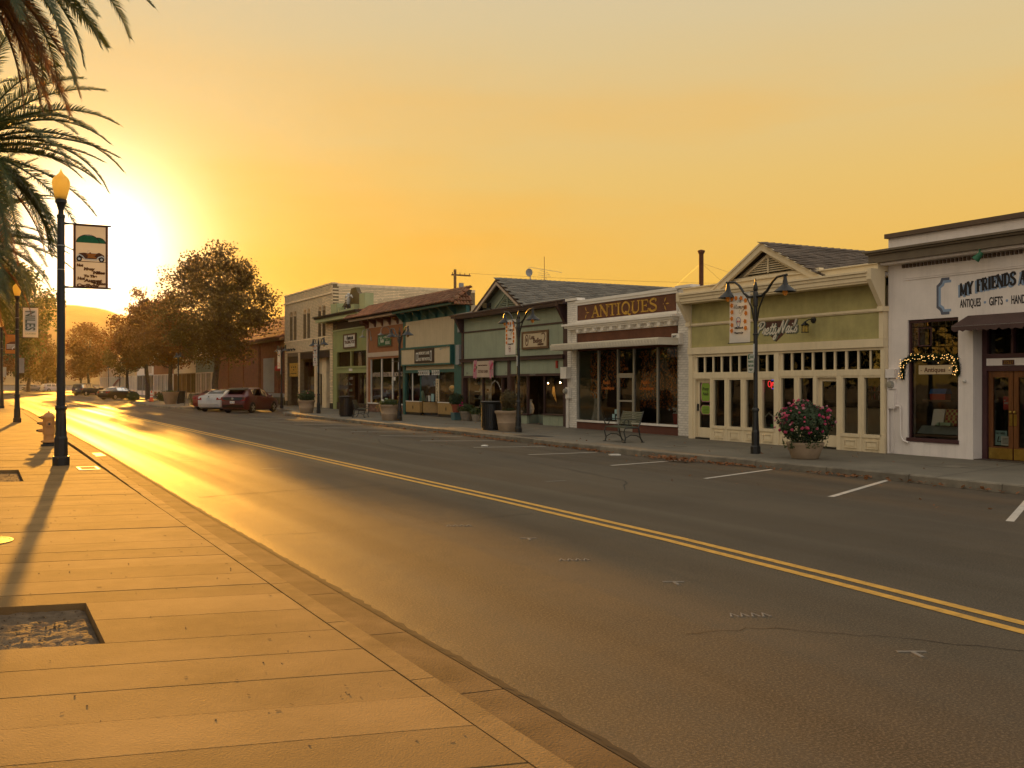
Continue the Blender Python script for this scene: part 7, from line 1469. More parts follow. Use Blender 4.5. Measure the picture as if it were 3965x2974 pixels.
h1 = [(X_(.56 + .34 * math.cos(R(a))) if False else X_(.42 + .33 * math.cos(R(a))), Z_(.285) + .165 * math.sin(R(a))) for a in range(0, 181, 12)]; h2 = [(X_(.72 + .20 * math.cos(R(a))), Z_(.285) + .115 * math.sin(R(a))) for a in range(0, 181, 12)]
mb = MB(); sq(mb, fr, h2, .003); mb.build('painted_hill', 'banner_green', t); mb = MB(); sq(mb, fr, h1, .0045); mb.build('painted_hill', 'banner_green', t)
mb = MB(); mb.ribbon(h2, .015, fr, .004); mb.ribbon(h1, .015, fr, .006); mb.build('painted_outline', 'ink', t); txt(t, 'NILES', (bx0 + X_(.34), by - .0075, bz0 + Z_(.17)), .03, .13, 'paper', rot=ROT_S)
body = [(.14, .51), (.16, .455), (.30, .445), (.45, .45), (.48, .43), (.52, .45), (.66, .45), (.74, .435), (.80, .45), (.88, .475), (.90, .53), (.78, .54), (.30, .54)]
mb = MB(); sq(mb, fr, [(X_(a), Z_(b)) for a, b in body], .004); mb.build('painted_roadster', 'banner_brown', t)
mb = MB(); sq(mb, fr, [(X_(a), Z_(b)) for a, b in [(.36, .46), (.5, .455), (.66, .46), (.60, .50), (.68, .525), (.40, .525), (.42, .49)]], .006); mb.build('painted_flames', 'banner_orange', t)
mb = MB(); mb.ribbon([(X_(.10), Z_(.52)), (X_(.17), Z_(.475)), (X_(.26), Z_(.50)), (X_(.34), Z_(.55)), (X_(.66), Z_(.555)), (X_(.72), Z_(.51)), (X_(.82), Z_(.49)), (X_(.92), Z_(.53))], .022, fr, .007); mb.ribbon([(X_(.4), Z_(.455)), (X_(.42), Z_(.41)), (X_(.47), Z_(.41))], .014, fr, .007, 1); mb.build('painted_fender', 'sign_white', t)
for cx in (.17, .81):
    c = (X_(cx), Z_(.545)); mb = MB(); sq(mb, fr, [(c[0] + .055 * math.cos(R(a)), c[1] + .055 * math.sin(R(a))) for a in range(0, 360, 24)], .008); mb.build('painted_wheel', 'ink', t); mb = MB(); sq(mb, fr, [(c[0] + .026 * math.cos(R(a)), c[1] + .026 * math.sin(R(a))) for a in range(0, 360, 36)], .0095); mb.build('painted_hub', 'sign_white', t)
mb = MB(); mb.ribbon([(.05, Z_(.585)), (wv - .05, Z_(.585))], .012, fr, .005); mb.build('painted_ground', 'ink', t)
for s_, a, b, h, w in (('Not', .10, .665, .052, .13), ('Many', .30, .72, .056, .22), ('Miles', .56, .775, .058, .24), ('To The', .30, .83, .046, .26), ('Hot', .12, .875, .056, .15), ('August', .32, .905, .06, .36), ('Niles', .57, .945, .052, .25), ('CarShow', .10, .985, .06, .44)):
    txt(t, s_, (bx0 + X_(a), by - .006, bz0 + Z_(b)), h, w, 'banner_brown', rot=ROT_S, bold=.006, shear=.12)
# NILES banner
by = 48.51; t = thing('niles_banner', 'white banner with tall green NILES CALIFORNIA letters on the middle lamp', 'banner', (2.0, by, KT + 3.45), world=True)
MB().box(1.68, 2.28, by, by + .012, KT + 3.72, KT + 5.02).build('cloth', 'banner_cloth', t)
o_ = txt(t, 'NILES', (1.78, by - .004, KT + 4.88), .38, .85, 'sage_dark', rot=(R(90), R(90), 0), bold=.012)
MB().box(1.74, 2.22, by - .002, by - .0005, KT + 3.96, KT + 4.92).build('printed_panel', 'sign_white', t); txt(t, 'CALIFORNIA', (1.77, by - .004, KT + 3.84), .07, .42, 'sage_dark', rot=ROT_S)
by = 75.89; t = thing('car_banner', 'banner with a white classic car grille on the farthest acorn lamp', 'banner', (1.9, by, KT + 3.45), world=True)
MB().box(1.55, 2.30, by, by + .012, KT + 3.72, KT + 5.02).build('cloth', 'banner_orange', t); fr = sframe(1.55, by, KT + 3.72)
mb = MB(); sq(mb, fr, [(.05, .25), (.05, .65), (.3, .8), (.70, .85), (.70, .25)], .004); mb.build('painted_car', 'banner_brown', t); mb = MB()
for k in range(4): mb.ribbon([(.08, .36 + k * .08), (.7, .40 + k * .08)], .03, fr, .006, k)
mb.ribbon(arc(.6, .28, .18, .2, 0, 180, 10), .04, fr, .007, 5); mb.build('painted_chrome', 'sign_white', t)
for q in (a2, a3): MB().box(.08, .28, -.02, .02, 2.15, 2.8).build('sign_panel', 'grey_wall', q)

# ------------------------------------------------------------------ hydrant
t = thing('fire_hydrant', 'orange fire hydrant behind the nearest acorn lamp', 'hydrant', (1.66, 29.77, KT))
MB().lathe([(.20, .0), (.20, .05), (.15, .06), (.15, .10)], 14).build('base_flange', 'iron', t); MB().lathe([(.20, .10), (.20, .14), (.135, .16), (.13, .30), (.15, .31), (.155, .45), (.145, .74), (.155, .76), (.155, .80), (.12, .86), (.06, .90), (.03, .91)], 18).build('barrel', 'hydrant_paint', t, True)
for s_, z, l in ((-1, .62, .24), (-1, .42, .26), (1, .62, .24), (-1, .78, .2)):
    n_ = MB().tube([(s_ * .12, 0, z), (s_ * l, 0, z)], [.055, .05], 10).build('outlet', 'hydrant_paint', t); MB().tube([(s_ * l, 0, z), (s_ * (l + .05), 0, z)], [.03, .025], 6).build('outlet_nut', 'iron', n_)
n_ = MB().tube([(0, -.12, .60), (0, -.22, .60)], [.075, .07], 12).build('outlet', 'hydrant_paint', t); MB().tube([(0, -.22, .60), (0, -.27, .60)], .03, 6).build('outlet_nut', 'iron', n_)
MB().lathe([(.025, .91), (.025, .95)], 5).build('stem_nut', 'hydrant_paint', t)

# ------------------------------------------------------------------ benches
def bench():
    t = thing('slatted_bench', 'x', 'bench', (0, 0, 0), group='slatted benches on the far pavement')   # faces -X, length along Y
    L_ = 1.12
    for k in range(5): MB().box(-.30 + k * .085, -.235 + k * .085, -L_ / 2, L_ / 2, .42 + .004 * k, .445 + .004 * k).build('seat_slat', 'bench_green', t)
    for k in range(8):
        z = .50 + k * .048; x = .17 + k * .018; MB().prism([(x, -L_ / 2, z), (x + .02, -L_ / 2, z), (x + .034, -L_ / 2, z + .034), (x + .014, -L_ / 2, z + .034)], (0, L_, 0)).build('back_slat', 'bench_green', t)
    for s_ in (-1, 1):
        y = s_ * (L_ / 2 + .0); f = MB()
        f.tube([(-.30, y, .0), (-.27, y, .12), (-.32, y, .30), (-.28, y, .42), (.15, y, .42), (.20, y, .52), (.33, y, .90)], .02, 6); f.build('side_frame', 'bench_iron', t, True)
        MB().tube([(.30, y, .0), (.22, y, .14), (.16, y, .42)], .02, 6).build('leg', 'bench_iron', t, True); MB().tube([(-.27, y, .14), (-.1, y, .22), (.1, y, .2), (.23, y, .13)], .014, 6).build('stretcher', 'bench_iron', t, True)
        a = MB(); a.tube([(.23, y, .64), (.0, y, .66), (-.18, y, .66)] + [(-.24 - .08 * math.cos(R(q)) + .0, y, .58 + .08 * math.sin(R(q))) for q in range(120, 480, 30)], .016, 6); a.build('armrest', 'bench_iron', t, True)
        for x in (-.31, .30): MB().box(x - .04, x + .04, y - .03, y + .03, .0, .02).build('foot', 'bench_iron', t)
    return t
BN = bench(); BN.location = (16.52, 24.0, KT); BN.rotation_euler = (0, 0, R(-4)); BN['label'] = 'green slatted bench alone before the white brick shop'
for (x, y, rz, lab) in ((16.7, 47.2, R(150), 'slatted bench beside the black bin before the rust shop'), (14.35, 78.4, R(-65), 'dark slatted bench on the far kerb extension'), (15.5, 94, R(10), 'dark bench behind the orange cone')):
    b = copy_tree(BN); b.location = (x, y, KT); b.rotation_euler = (0, 0, rz); b['label'] = lab
# ------------------------------------------------------------------ bins
def bin_():
    t = thing('litter_bin', 'x', 'bin', (0, 0, 0), group='black slatted litter bins')
    MB().lathe([(.33, 0), (.33, .08), (.36, .08), (.36, .11), (.30, .12)], 24).build('base', 'black_metal', t); MB().lathe([(.335, .12), (.335, .95)], 20).build('liner', 'black_metal', t)
    sm = rawmesh(MB().box(-.012, .012, -.028, .028, 0, .86), 'slat', 'black_metal')
    for k in range(28):
        a = 2 * math.pi * k / 28; o = bpy.data.objects.new('slat', sm); COL.objects.link(o); o.parent = t; o.location = (.352 * math.cos(a), .352 * math.sin(a), .11); o.rotation_euler = (0, 0, a)
    MB().lathe([(.37, .95), (.41, 1.0), (.41, 1.03), (.37, 1.05), (.22, 1.05), (.20, 1.0)], 24).build('rim', 'black_metal', t, True); return t
BI = bin_(); BI.location = (16.45, 32.35, KT); BI['label'] = 'black slatted bin beside the topiary planter'
for (x, y, lab) in ((16.55, 48.9, 'black slatted bin before the green parapet shop'), (15.2, 88.5, 'black slatted bin by the far tapered planter'), (16.2, 162, 'black slatted bin far down by the dark four-wheel drive')):
    b = copy_tree(BI); b.location = (x, y, KT); b['label'] = lab
# ------------------------------------------------------------------ planters
def foliage(n, cfun, size, m, name, parent, world=False):
    mb = MB()
    for _ in range(n):
        c, nv = cfun(); r = size * random.uniform(.6, 1.3); nv = (Vector(nv) + Vector((random.gauss(0, .5), random.gauss(0, .5), random.gauss(0, .5)))).normalized(); u = nv.cross(Vector((random.gauss(0, 1), random.gauss(0, 1), random.gauss(0, 1)))).normalized(); w = nv.cross(u)
        c = Vector(c); mb.add([c - u * r, c + w * r * .55, c + u * r, c - w * r * .55], [(0, 1, 2, 3)])
    return mb.build(name, m, parent)
def sph(rx, ry, rz, cz, thick=.35):
    def f():
        d = Vector((random.gauss(0, 1), random.gauss(0, 1), random.gauss(0, 1))).normalized(); lump = 1 + .14 * math.sin(5 * d.x + 3 * d.z) * math.sin(4 * d.y + 2); k = (1 - thick * random.random() ** 1.6) * lump
        return (d.x * rx * k, d.y * ry * k, cz + d.z * rz * k), d
    return f
def pot(name, lab, loc, prof, m, soil_z, soil_r, group='planters along the far pavement', n=20):
    t = thing(name, lab, 'planter', loc, group=group); MB().lathe(prof, n).build('pot', m, t, True); MB().lathe([(soil_r, soil_z - .02), (soil_r * .9, soil_z)], 14).build('soil', 'soil', t); return t
t = pot('flower_planter', 'pale bowl planter overflowing with pink geraniums', (16.42, 16.68, KT), [(.27, 0), (.30, .02), (.37, .22), (.40, .30), (.42, .33), (.42, .37), (.37, .37)], 'terracotta_pale', .34, .36)
foliage(4600, sph(.60, .60, .46, .80), .035, 'leaf_dark', 'foliage', t); foliage(700, sph(.64, .64, .50, .80, .5), .035, 'leaf_dark', 'stray_leaves', t)
def trail():
    a = random.choice([.3, 1.2, 2.4, 2.7, 3.3, 4.1, 4.5, 5.6]) + random.gauss(0, .10); z = random.uniform(.24, .42); r = .30 + .33 * min(1, z / .37) * .42 + .05
    return (r * math.cos(a), r * math.sin(a), z), (math.cos(a), math.sin(a), .3)
foliage(170, trail, .026, 'leaf_green', 'trailing_leaves', t)
for k in range(95):
    d = Vector((random.gauss(0, 1) - .5, random.gauss(0, 1) - .35, random.gauss(0, 1) + .3)).normalized()
    if d.z < -.45: continue
    q_ = random.uniform(.86, 1.06); c = Vector((d.x * .67 * q_, d.y * .67 * q_, .80 + d.z * .52 * q_)); b = MB(); rr = random.uniform(.018, .042)
    for j in range(9): e = Vector((random.gauss(0, 1), random.gauss(0, 1), random.gauss(0, 1))).normalized() * rr * .5 * (j > 0); b.sphere(c + e, rr * .62, 5, 3)
    b.build('flower_head', random.choice(['petal_pink', 'petal_pink', 'petal_pale', 'petal_magenta']), t)
TP = [(.34, 0), (.36, .02), (.40, .28), (.41, .30), (.40, .32), (.45, .60), (.47, .62), (.50, .66), (.50, .72), (.44, .72)]
t = pot('topiary_planter', 'large pale planter with brown round topiary bush', (16.55, 31.2, KT), TP, 'terracotta_pale', .68, .44)
MB().tube([(0, 0, .66), (.02, 0, .8), (0, 0, .95)], .03, 6).build('stem', 'bark', t); foliage(2600, sph(.31, .31, .33, 1.13, .5), .03, 'topiary_leaf', 'foliage', t); foliage(400, sph(.24, .24, .12, .76, .6), .03, 'leaf_green', 'underplanting', t)
t = pot('trailing_planter', 'pale planter with trailing ivy and a white figurine', (16.6, 42.9, KT), TP, 'terracotta_pale', .68, .44); foliage(1500, sph(.50, .50, .16, .80, .6), .045, 'leaf_green', 'foliage', t); foliage(350, lambda: ((random.gauss(-.1, .2), .48 + random.gauss(0, .08), .55 + random.gauss(0, .16)), (0, 0, 1)), .04, 'leaf_green', 'trailing_leaves', t); MB().lathe([(.06, 0), (.08, .05), (.04, .12), (.01, .17)], 8, (-.3, .1, .8)).build('figurine', 'white_glaze', t, True)
t = pot('shrub_planter', 'pale planter with sprawling pink flowered shrub by the brick building', (16.45, 55.6, KT), TP, 'terracotta_pale', .68, .44); foliage(1700, sph(.52, .52, .34, .98, .7), .045, 'leaf_dark', 'foliage', t)
for k in range(10): d = Vector((random.gauss(0, 1), random.gauss(0, 1), abs(random.gauss(0, .6)))).normalized(); MB().sphere((d.x * .5, d.y * .5, .98 + d.z * .32), .035, 6, 4).build('flower_head', 'petal_pale', t)
t = pot('far_planter', 'tall tapered pale planter at the far kerb extension', (13.73, 84.7, KT), [(.42, 0), (.44, .03), (.60, .75), (.62, .78), (.62, .86), (.66, .88), (.68, 1.0), (.60, 1.0)], 'terracotta_pale', .95, .58); foliage(260, sph(.45, .45, .12, 1.02, .6), .05, 'leaf_green', 'foliage', t)
t = pot('red_flowerpot', 'red clay pot with dark bush standing on a blue-green pot', (19.30, 41.5, KT + .36), [(.16, 0), (.22, .30), (.25, .31), (.25, .37), (.20, .37)], 'terracotta_red', .34, .2, group='flower pots by the sage shop'); foliage(1500, sph(.36, .36, .30, .60, .6), .04, 'leaf_dark', 'foliage', t)
t = thing('glazed_pot', 'square blue-green glazed pot under the red clay pot', 'planter', (19.30, 41.5, KT), group='flower pots by the sage shop'); MB().lathe([(.24, 0), (.28, .33), (.30, .33), (.30, .355), (.1, .355)], 4, rot=R(45)).build('pot', 'teal_pot', t)
t = pot('stone_flowerpot', 'rough stone tub with magenta flowers by the sage shop', (19.40, 40.6, KT), [(.22, 0), (.32, .36), (.34, .38), (.34, .44), (.28, .44)], 'stone_pot', .40, .29, group='flower pots by the sage shop'); foliage(900, sph(.42, .42, .22, .55, .7), .045, 'leaf_green', 'foliage', t)
for k in range(9): MB().sphere((-.18 + random.gauss(0, .10), .25 + random.gauss(0, .1), .70 + random.gauss(0, .05)), .04, 6, 4).build('flower_head', 'petal_magenta', t)
t = pot('small_flowerpot', 'small stone pot of pale flowers right of the stone tub', (19.5, 39.85, KT), [(.15, 0), (.22, .28), (.22, .32), (.18, .32)], 'stone_pot', .29, .18, group='flower pots by the sage shop'); foliage(400, sph(.28, .28, .2, .42, .7), .04, 'leaf_green', 'foliage', t)
# traffic cone
t = thing('traffic_cone', 'orange traffic cone with white bands by the far kerb extension', 'cone', (13.9, 96, KT)); MB().box(-.24, .24, -.24, .24, 0, .04).build('base', 'rubber', t)
def cz(a, b, m_, nm): r = lambda z: .20 - .155 * z / .95; MB().lathe([(r(a), .04 + a), (r(b), .04 + b)], 16).build(nm, m_, t)
cz(0, .38, 'cone_orange', 'cone_body'); cz(.38, .52, 'sign_white', 'white_band'); cz(.52, .62, 'cone_orange', 'cone_body'); cz(.62, .78, 'sign_white', 'white_band'); cz(.78, .97, 'cone_orange', 'cone_tip')
for (x, y, lab, m_) in ((15.8, 170, 'pink sandwich board far down the pavement', 'petal_pale'),):
    t = thing('sandwich_board', lab, 'sign', (x, y, KT))
    MB().prism([(-.4, -.25, 0), (.4, -.25, 0), (.4, 0, 1.1), (-.4, 0, 1.1)], (0, .03, 0)).build('board', m_, t); MB().prism([(-.4, .28, 0), (.4, .28, 0), (.4, .03, 1.1), (-.4, .03, 1.1)], (0, .03, 0)).build('board', m_, t)
# ------------------------------------------------------------------ cars: body lofted from stations, nose towards +Y
def loft(stations):
    """stations: (y, z_sill, z_belt, half_belt, z_roof, half_roof)"""
    mb = MB(); n = 0; rows = []
    for (y, zs, zb, hb, zr, hr) in stations:
        zm = zs + (zb - zs) * .55
        half = [(hb * .90, zs), (hb * .985, zs + .10), (hb * 1.0, zm), (hb * .985, zb - .03), (hb * .955, zb), (hr + (hb * .955 - hr) * .08, zr - (zr - zb) * .08), (hr * .86, zr), (0, zr + .012 * (1 if zr > zb + .1 else .5))]
        rows.append([(-x, y, z) for x, z in half[:-1]] + [(x, y, z) for x, z in half[::-1]])
    k = len(rows[0]); mb.v = [p_ for r in rows for p_ in r]
    mb.f = [(i * k + j, i * k + j + 1, (i + 1) * k + j + 1, (i + 1) * k + j) for i in range(len(rows) - 1) for j in range(k - 1)] + [tuple(range(k))[::-1], tuple(range((len(rows) - 1) * k, len(rows) * k))] + [(i * k + k - 1, i * k, (i + 1) * k, (i + 1) * k + k - 1) for i in range(len(rows) - 1)]
    return mb
def car(name, lab, loc, heading, paint, kind, plate='', light=True):
    t = thing(name, lab, 'car', (loc[0], loc[1], 0.0), -heading, group='cars parked along the far kerb')
    if kind == 'hatch':
        L, Wd, H, wb, wr = 4.48, 1.79, 1.58, 2.70, .325; fo = .93
        st = [(-2.24, .45, .78, .62, .80, .60), (-2.20, .30, .98, .78, 1.0, .62), (-2.05, .22, 1.05, .86, 1.12, .62), (-1.72, .20, 1.06, .89, 1.40, .60), (-1.40, .20, 1.05, .895, 1.52, .60), (-.7, .20, 1.02, .895, 1.57, .62), (.0, .20, .98, .895, 1.57, .62), (.55, .20, .96, .895, 1.46, .60), (1.05, .20, .95, .89, 1.16, .60), (1.35, .20, .93, .88, .98, .70), (1.80, .22, .85, .86, .88, .70), (2.12, .25, .70, .76, .74, .62), (2.24, .32, .55, .62, .58, .5)]
        wins = [(-1.25, -.28, 'rear'), (-.20, .55, 'front')]
    elif kind == 'sedan':
        L, Wd, H, wb, wr = 4.7, 1.82, 1.44, 2.75, .32; fo = .98
        st = [(-2.35, .50, .80, .66, .82, .62), (-2.30, .30, .98, .80, 1.0, .68), (-2.0, .22, 1.03, .88, 1.07, .70), (-1.62, .20, 1.02, .90, 1.10, .68), (-1.10, .20, 1.0, .90, 1.36, .58), (-.5, .20, .97, .90, 1.43, .60), (.1, .20, .95, .90, 1.43, .60), (.55, .20, .94, .90, 1.34, .58), (1.10, .20, .93, .89, 1.02, .62), (1.45, .20, .91, .88, .96, .72), (1.95, .22, .82, .85, .86, .70), (2.25, .26, .68, .76, .72, .62), (2.35, .34, .55, .62, .58, .5)]
        wins = [(-.95, -.25, 'rear'), (-.17, .55, 'front')]
    elif kind == 'suv':
        L, Wd, H, wb, wr = 4.3, 1.80, 1.80, 2.55, .37; fo = .85
        st = [(-2.1, .55, .95, .75, .97, .7), (-2.06, .38, 1.1, .86, 1.15, .70), (-2.0, .32, 1.12, .89, 1.70, .66), (-1.6, .30, 1.12, .90, 1.79, .68), (-.5, .30, 1.10, .90, 1.80, .68), (.2, .30, 1.08, .90, 1.79, .67), (.65, .30, 1.08, .90, 1.62, .64), (.95, .30, 1.08, .90, 1.16, .66), (1.3, .30, 1.06, .89, 1.10, .74), (1.8, .32, 1.0, .87, 1.04, .74), (2.05, .36, .85, .80, .88, .66), (2.15, .44, .7, .7, .72, .6)]
        wins = [(-1.85, -.95, 'rear'), (-.85, -.1, 'rear'), (-.02, .6, 'front')]
    else:
        L, Wd, H, wb, wr = 5.1, 1.95, 1.75, 3.0, .34; fo = 1.0
        st = [(-2.5, .5, .95, .75, .97, .7), (-2.46, .32, 1.08, .90, 1.12, .72), (-2.35, .26, 1.10, .95, 1.45, .70), (-2.0, .24, 1.10, .97, 1.70, .70), (-.8, .24, 1.06, .975, 1.75, .70), (.3, .24, 1.04, .975, 1.72, .69), (.9, .24, 1.02, .97, 1.50, .66), (1.5, .24, 1.0, .96, 1.08, .70), (1.9, .26, .92, .93, .97, .74), (2.35, .28, .78, .85, .82, .68), (2.5, .36, .62, .7, .65, .58)]
        wins = [(-1.9, -.9, 'rear'), (-.8, .05, 'rear'), (.13, .9, 'front')]
    body = loft(st).build('body', paint, t, True)
    def at(y):
        for a, b in zip(st, st[1:]):
            if a[0] <= y <= b[0]:
                k = (y - a[0]) / (b[0] - a[0]); return [a[i] + (b[i] - a[i]) * k for i in range(6)]
        return list(st[-1])
    def side(y, f, s, off=.012):
        _, zs, zb, hb, zr, hr = at(y); x0, z0 = hb * .955, zb; x1, z1 = hr + (hb * .955 - hr) * .08, zr - (zr - zb) * .08
        return (s * (x0 + (x1 - x0) * f + off), y, z0 + (z1 - z0) * f)
    for s in (-1, 1):
        for (a, b, nm) in wins:
            mb = MB(); n = 5; pts = []
            for i in range(n + 1): y = a + (b - a) * i / n; pts.append((side(y, .10, s), side(y, .90, s)))
            mb.v = [q for pr in pts for q in pr]; mb.f = [(2 * i, 2 * i + 1, 2 * i + 3, 2 * i + 2) for i in range(n)]; mb.build('side_window', 'car_glass' if True else '', t)
        MB().prism([(s * (at(.62)[3] + .0), .60, at(.62)[2] + .02), (s * (at(.62)[3] + .17), .62, at(.62)[2] + .03), (s * (at(.62)[3] + .17), .64, at(.62)[2] + .16), (s * at(.62)[3], .62, at(.62)[2] + .12)], (0, .10, 0)).build('door_mirror', paint, t)
        for y in (-.28, .62 - 1.0 + .36): pass
        for y in (wins[-1][0] + .12, wins[-2][0] + .12 if len(wins) > 1 else 0): x = at(y)[3]; MB().box(min(s * x * .98, s * (x + .03)), max(s * x * .98, s * (x + .03)), y, y + .2, at(y)[2] - .12, at(y)[2] - .085).build('door_handle', 'chrome' if paint == 'car_maroon' else paint, t)
    # screens
    def screen(i0, i1, nm, up=.012):
        a, b = st[i0], st[i1]; n = 4; mb = MB(); vs = []
        for k in range(n + 1):
            f = .08 + .84 * k / n; y = a[0] + (b[0] - a[0]) * f; q = at(y); vs += [(-q[5] * .84, y, q[4] + up), (q[5] * .84, y, q[4] + up)]
        mb.v = vs; mb.f = [(2 * k, 2 * k + 1, 2 * k + 3, 2 * k + 2) for k in range(n)]; mb.build(nm, 'car_glass', t)
    if kind == 'hatch': screen(2, 4, 'rear_screen', .015); screen(7, 9, 'windscreen')
    elif kind == 'sedan': screen(3, 5, 'rear_screen'); screen(7, 9, 'windscreen')
    elif kind == 'suv':
        MB().quad((-.6, -2.055, 1.2), (.6, -2.055, 1.2), (.58, -2.03, 1.62), (-.58, -2.03, 1.62)).build('rear_screen', 'car_glass', t); screen(5, 8, 'windscreen')
        for s in (-1, 1): MB().tube([(s * .55, -1.7, 1.80), (s * .55, -1.6, 1.85), (s * .55, .1, 1.85), (s * .55, .2, 1.80)], .018, 5).build('roof_rail', 'car_trim', t)
    else: MB().quad((-.62, -2.42, 1.15), (.62, -2.42, 1.15), (.6, -2.24, 1.55), (-.6, -2.24, 1.55)).build('rear_screen', 'car_glass', t); screen(5, 7, 'windscreen')
    # wheels
    fy = st[-1][0] - fo; ry = fy - wb
    for y in (fy, ry):
        for s in (-1, 1):
            x = s * (at(y)[3] - .10); ar = MB(); n = 16; R0, R1 = wr + .01, wr + .055
            ar.v = [(s * (at(y)[3] + .004), y + r * math.cos(R(180 * k / n)), max(.14, wr + r * math.sin(R(180 * k / n)))) for k in range(n + 1) for r in (0.0, R1)]; ar.f = [(2 * k, 2 * k + 1, 2 * k + 3, 2 * k + 2) for k in range(n)]; ar.build('wheel_arch', 'car_trim', t)
            w = MB().lathe([(wr * .62, -.10), (wr * .95, -.10), (wr, -.07), (wr, .07), (wr * .95, .10), (wr * .62, .10)], 22, (s * (at(y)[3] - .075), y, wr), axis='X').build('wheel', 'rubber', t, True)
            xr = s * (at(y)[3] + .022); MB().lathe([(wr * .64, 0), (wr * .60, s * -.02), (wr * .12, s * -.025)], 18, (xr + s * .008, y, wr), axis='X').build('rim', 'car_trim' if paint == 'car_maroon' else 'rim_alloy', w)
            sp = MB()
            for k in range(5): a = 2 * math.pi * k / 5 + .3; sp.prism([(xr + s * .012, y + .02 * math.sin(a), wr - .02 * math.cos(a)), (xr + s * .012, y - .02 * math.sin(a), wr + .02 * math.cos(a)), (xr + s * .012, y + wr * .62 * math.cos(a) - .05 * math.sin(a), wr + wr * .62 * math.sin(a) + .05 * math.cos(a)), (xr + s * .012, y + wr * .62 * math.cos(a) + .05 * math.sin(a), wr + wr * .62 * math.sin(a) - .05 * math.cos(a))], (s * .01, 0, 0))
            sp.build('spokes', 'rim_alloy', w)
    # rear end
    yr = st[0][0]; zb = st[1][2]
    hb = st[1][3]
    for s in (-1, 1):
        MB().prism([(s * (hb - .28), yr - .03, zb - .22), (s * (hb + .02), yr + .03, zb - .20), (s * (hb + .06), yr + .14, zb - .02), (s * (hb - .26), yr - .0, zb - .06)], (0, .12, 0)).build('tail_lamp', 'lamp_red', t)
        MB().prism([(s * .45, -yr - .12, .62), (s * .70, -yr - .28, .64), (s * .68, -yr - .30, .74), (s * .45, -yr - .16, .72)], (0, .06, .0)).build('headlamp', 'lamp_clear', t)
    bp = MB(); bp.prism([(-hb * .92, yr + .02, .34), (hb * .92, yr + .02, .34), (hb * .88, yr - .05, .52), (-hb * .88, yr - .05, .52)], (0, .15, 0)); bp.build('bumper', 'car_trim' if kind in ('hatch', 'suv') else paint, t)
    if kind == 'hatch':
        MB().prism([(-.62, yr - .035, .80), (.62, yr - .035, .80), (.66, yr + .0, .98), (-.66, yr + .0, .98)], (0, .05, 0)).build('tailgate_panel', 'car_trim', t); MB().prism([(-.64, st[3][0] - .26, 1.42), (.64, st[3][0] - .26, 1.42), (.62, st[3][0] + .35, 1.535), (-.62, st[3][0] + .35, 1.535)], (0, 0, .03)).build('spoiler', 'car_trim', t)
        MB().lathe([(.075, 0), (.075, -.012), (.055, -.012), (.055, 0)], 16, (0, yr - .036, .90), axis='Y').build('badge_ring', 'chrome', t); MB().box(-.10, .10, yr - .055, yr - .047, .885, .915).build('badge_bar', 'chrome', t)
        MB().lathe([(.035, 0), (.02, .05), (.006, .06)], 8, (0, -1.1, 1.565)).build('antenna', 'car_trim', t); MB().tube([(.05, yr + .12, 1.03), (.35, yr + .2, 1.08)], .014, 5).build('wiper', 'car_trim', t)
    MB().box(-.16, .16, yr - .075, yr - .066, .60 if kind == 'hatch' else zb - .20, .75 if kind == 'hatch' else zb - .06).build('number_plate', 'sign_white', t)
    if plate: txt(t, plate, (-.13, yr - .078, .63 if kind == 'hatch' else zb - .17), .07, .26, 'sugar_blue', rot=ROT_S, ext=.001)
    if kind == 'sedan': MB().lathe([(.05, 0), (.05, -.01), (.035, -.01)], 12, (0, yr - .03, zb - .0), axis='Y').build('badge_ring', 'chrome', t)
    MB().box(-hb * .8, hb * .8, yr + .3, -yr - .4, .16, .24).build('underbody', 'car_trim', t)
    return t
car('maroon_hatchback', 'maroon hatchback parked nose-in, nearest of the parked cars', (15.30, 63.9), R(43), 'car_maroon', 'hatch', '7ABC181')
car('white_sedan', 'white saloon parked just behind the maroon hatchback', (14.55, 67.6), R(40), 'car_white', 'sedan', '6XYZ204')
car('red_coupe', 'red car mostly hidden behind the white saloon', (14.9, 71.0), R(42), 'car_red', 'sedan')
car('black_sedan', 'black saloon parked by the far shops beyond the cone', (13.95, 121.0), R(52), 'car_black', 'sedan', '5PQR660')
car('dark_suv', 'dark boxy four-wheel drive parked behind the black saloon', (14.0, 160.0), R(44), 'car_black', 'suv', '4LMN332')
car('white_minivan', 'white minivan parked side-on at the road bend', (14.2, 238), R(66), 'car_white', 'van')
car('grey_hatchback', 'grey hatchback left of the white minivan at the bend', (11.0, 258), R(70), 'car_grey', 'hatch')
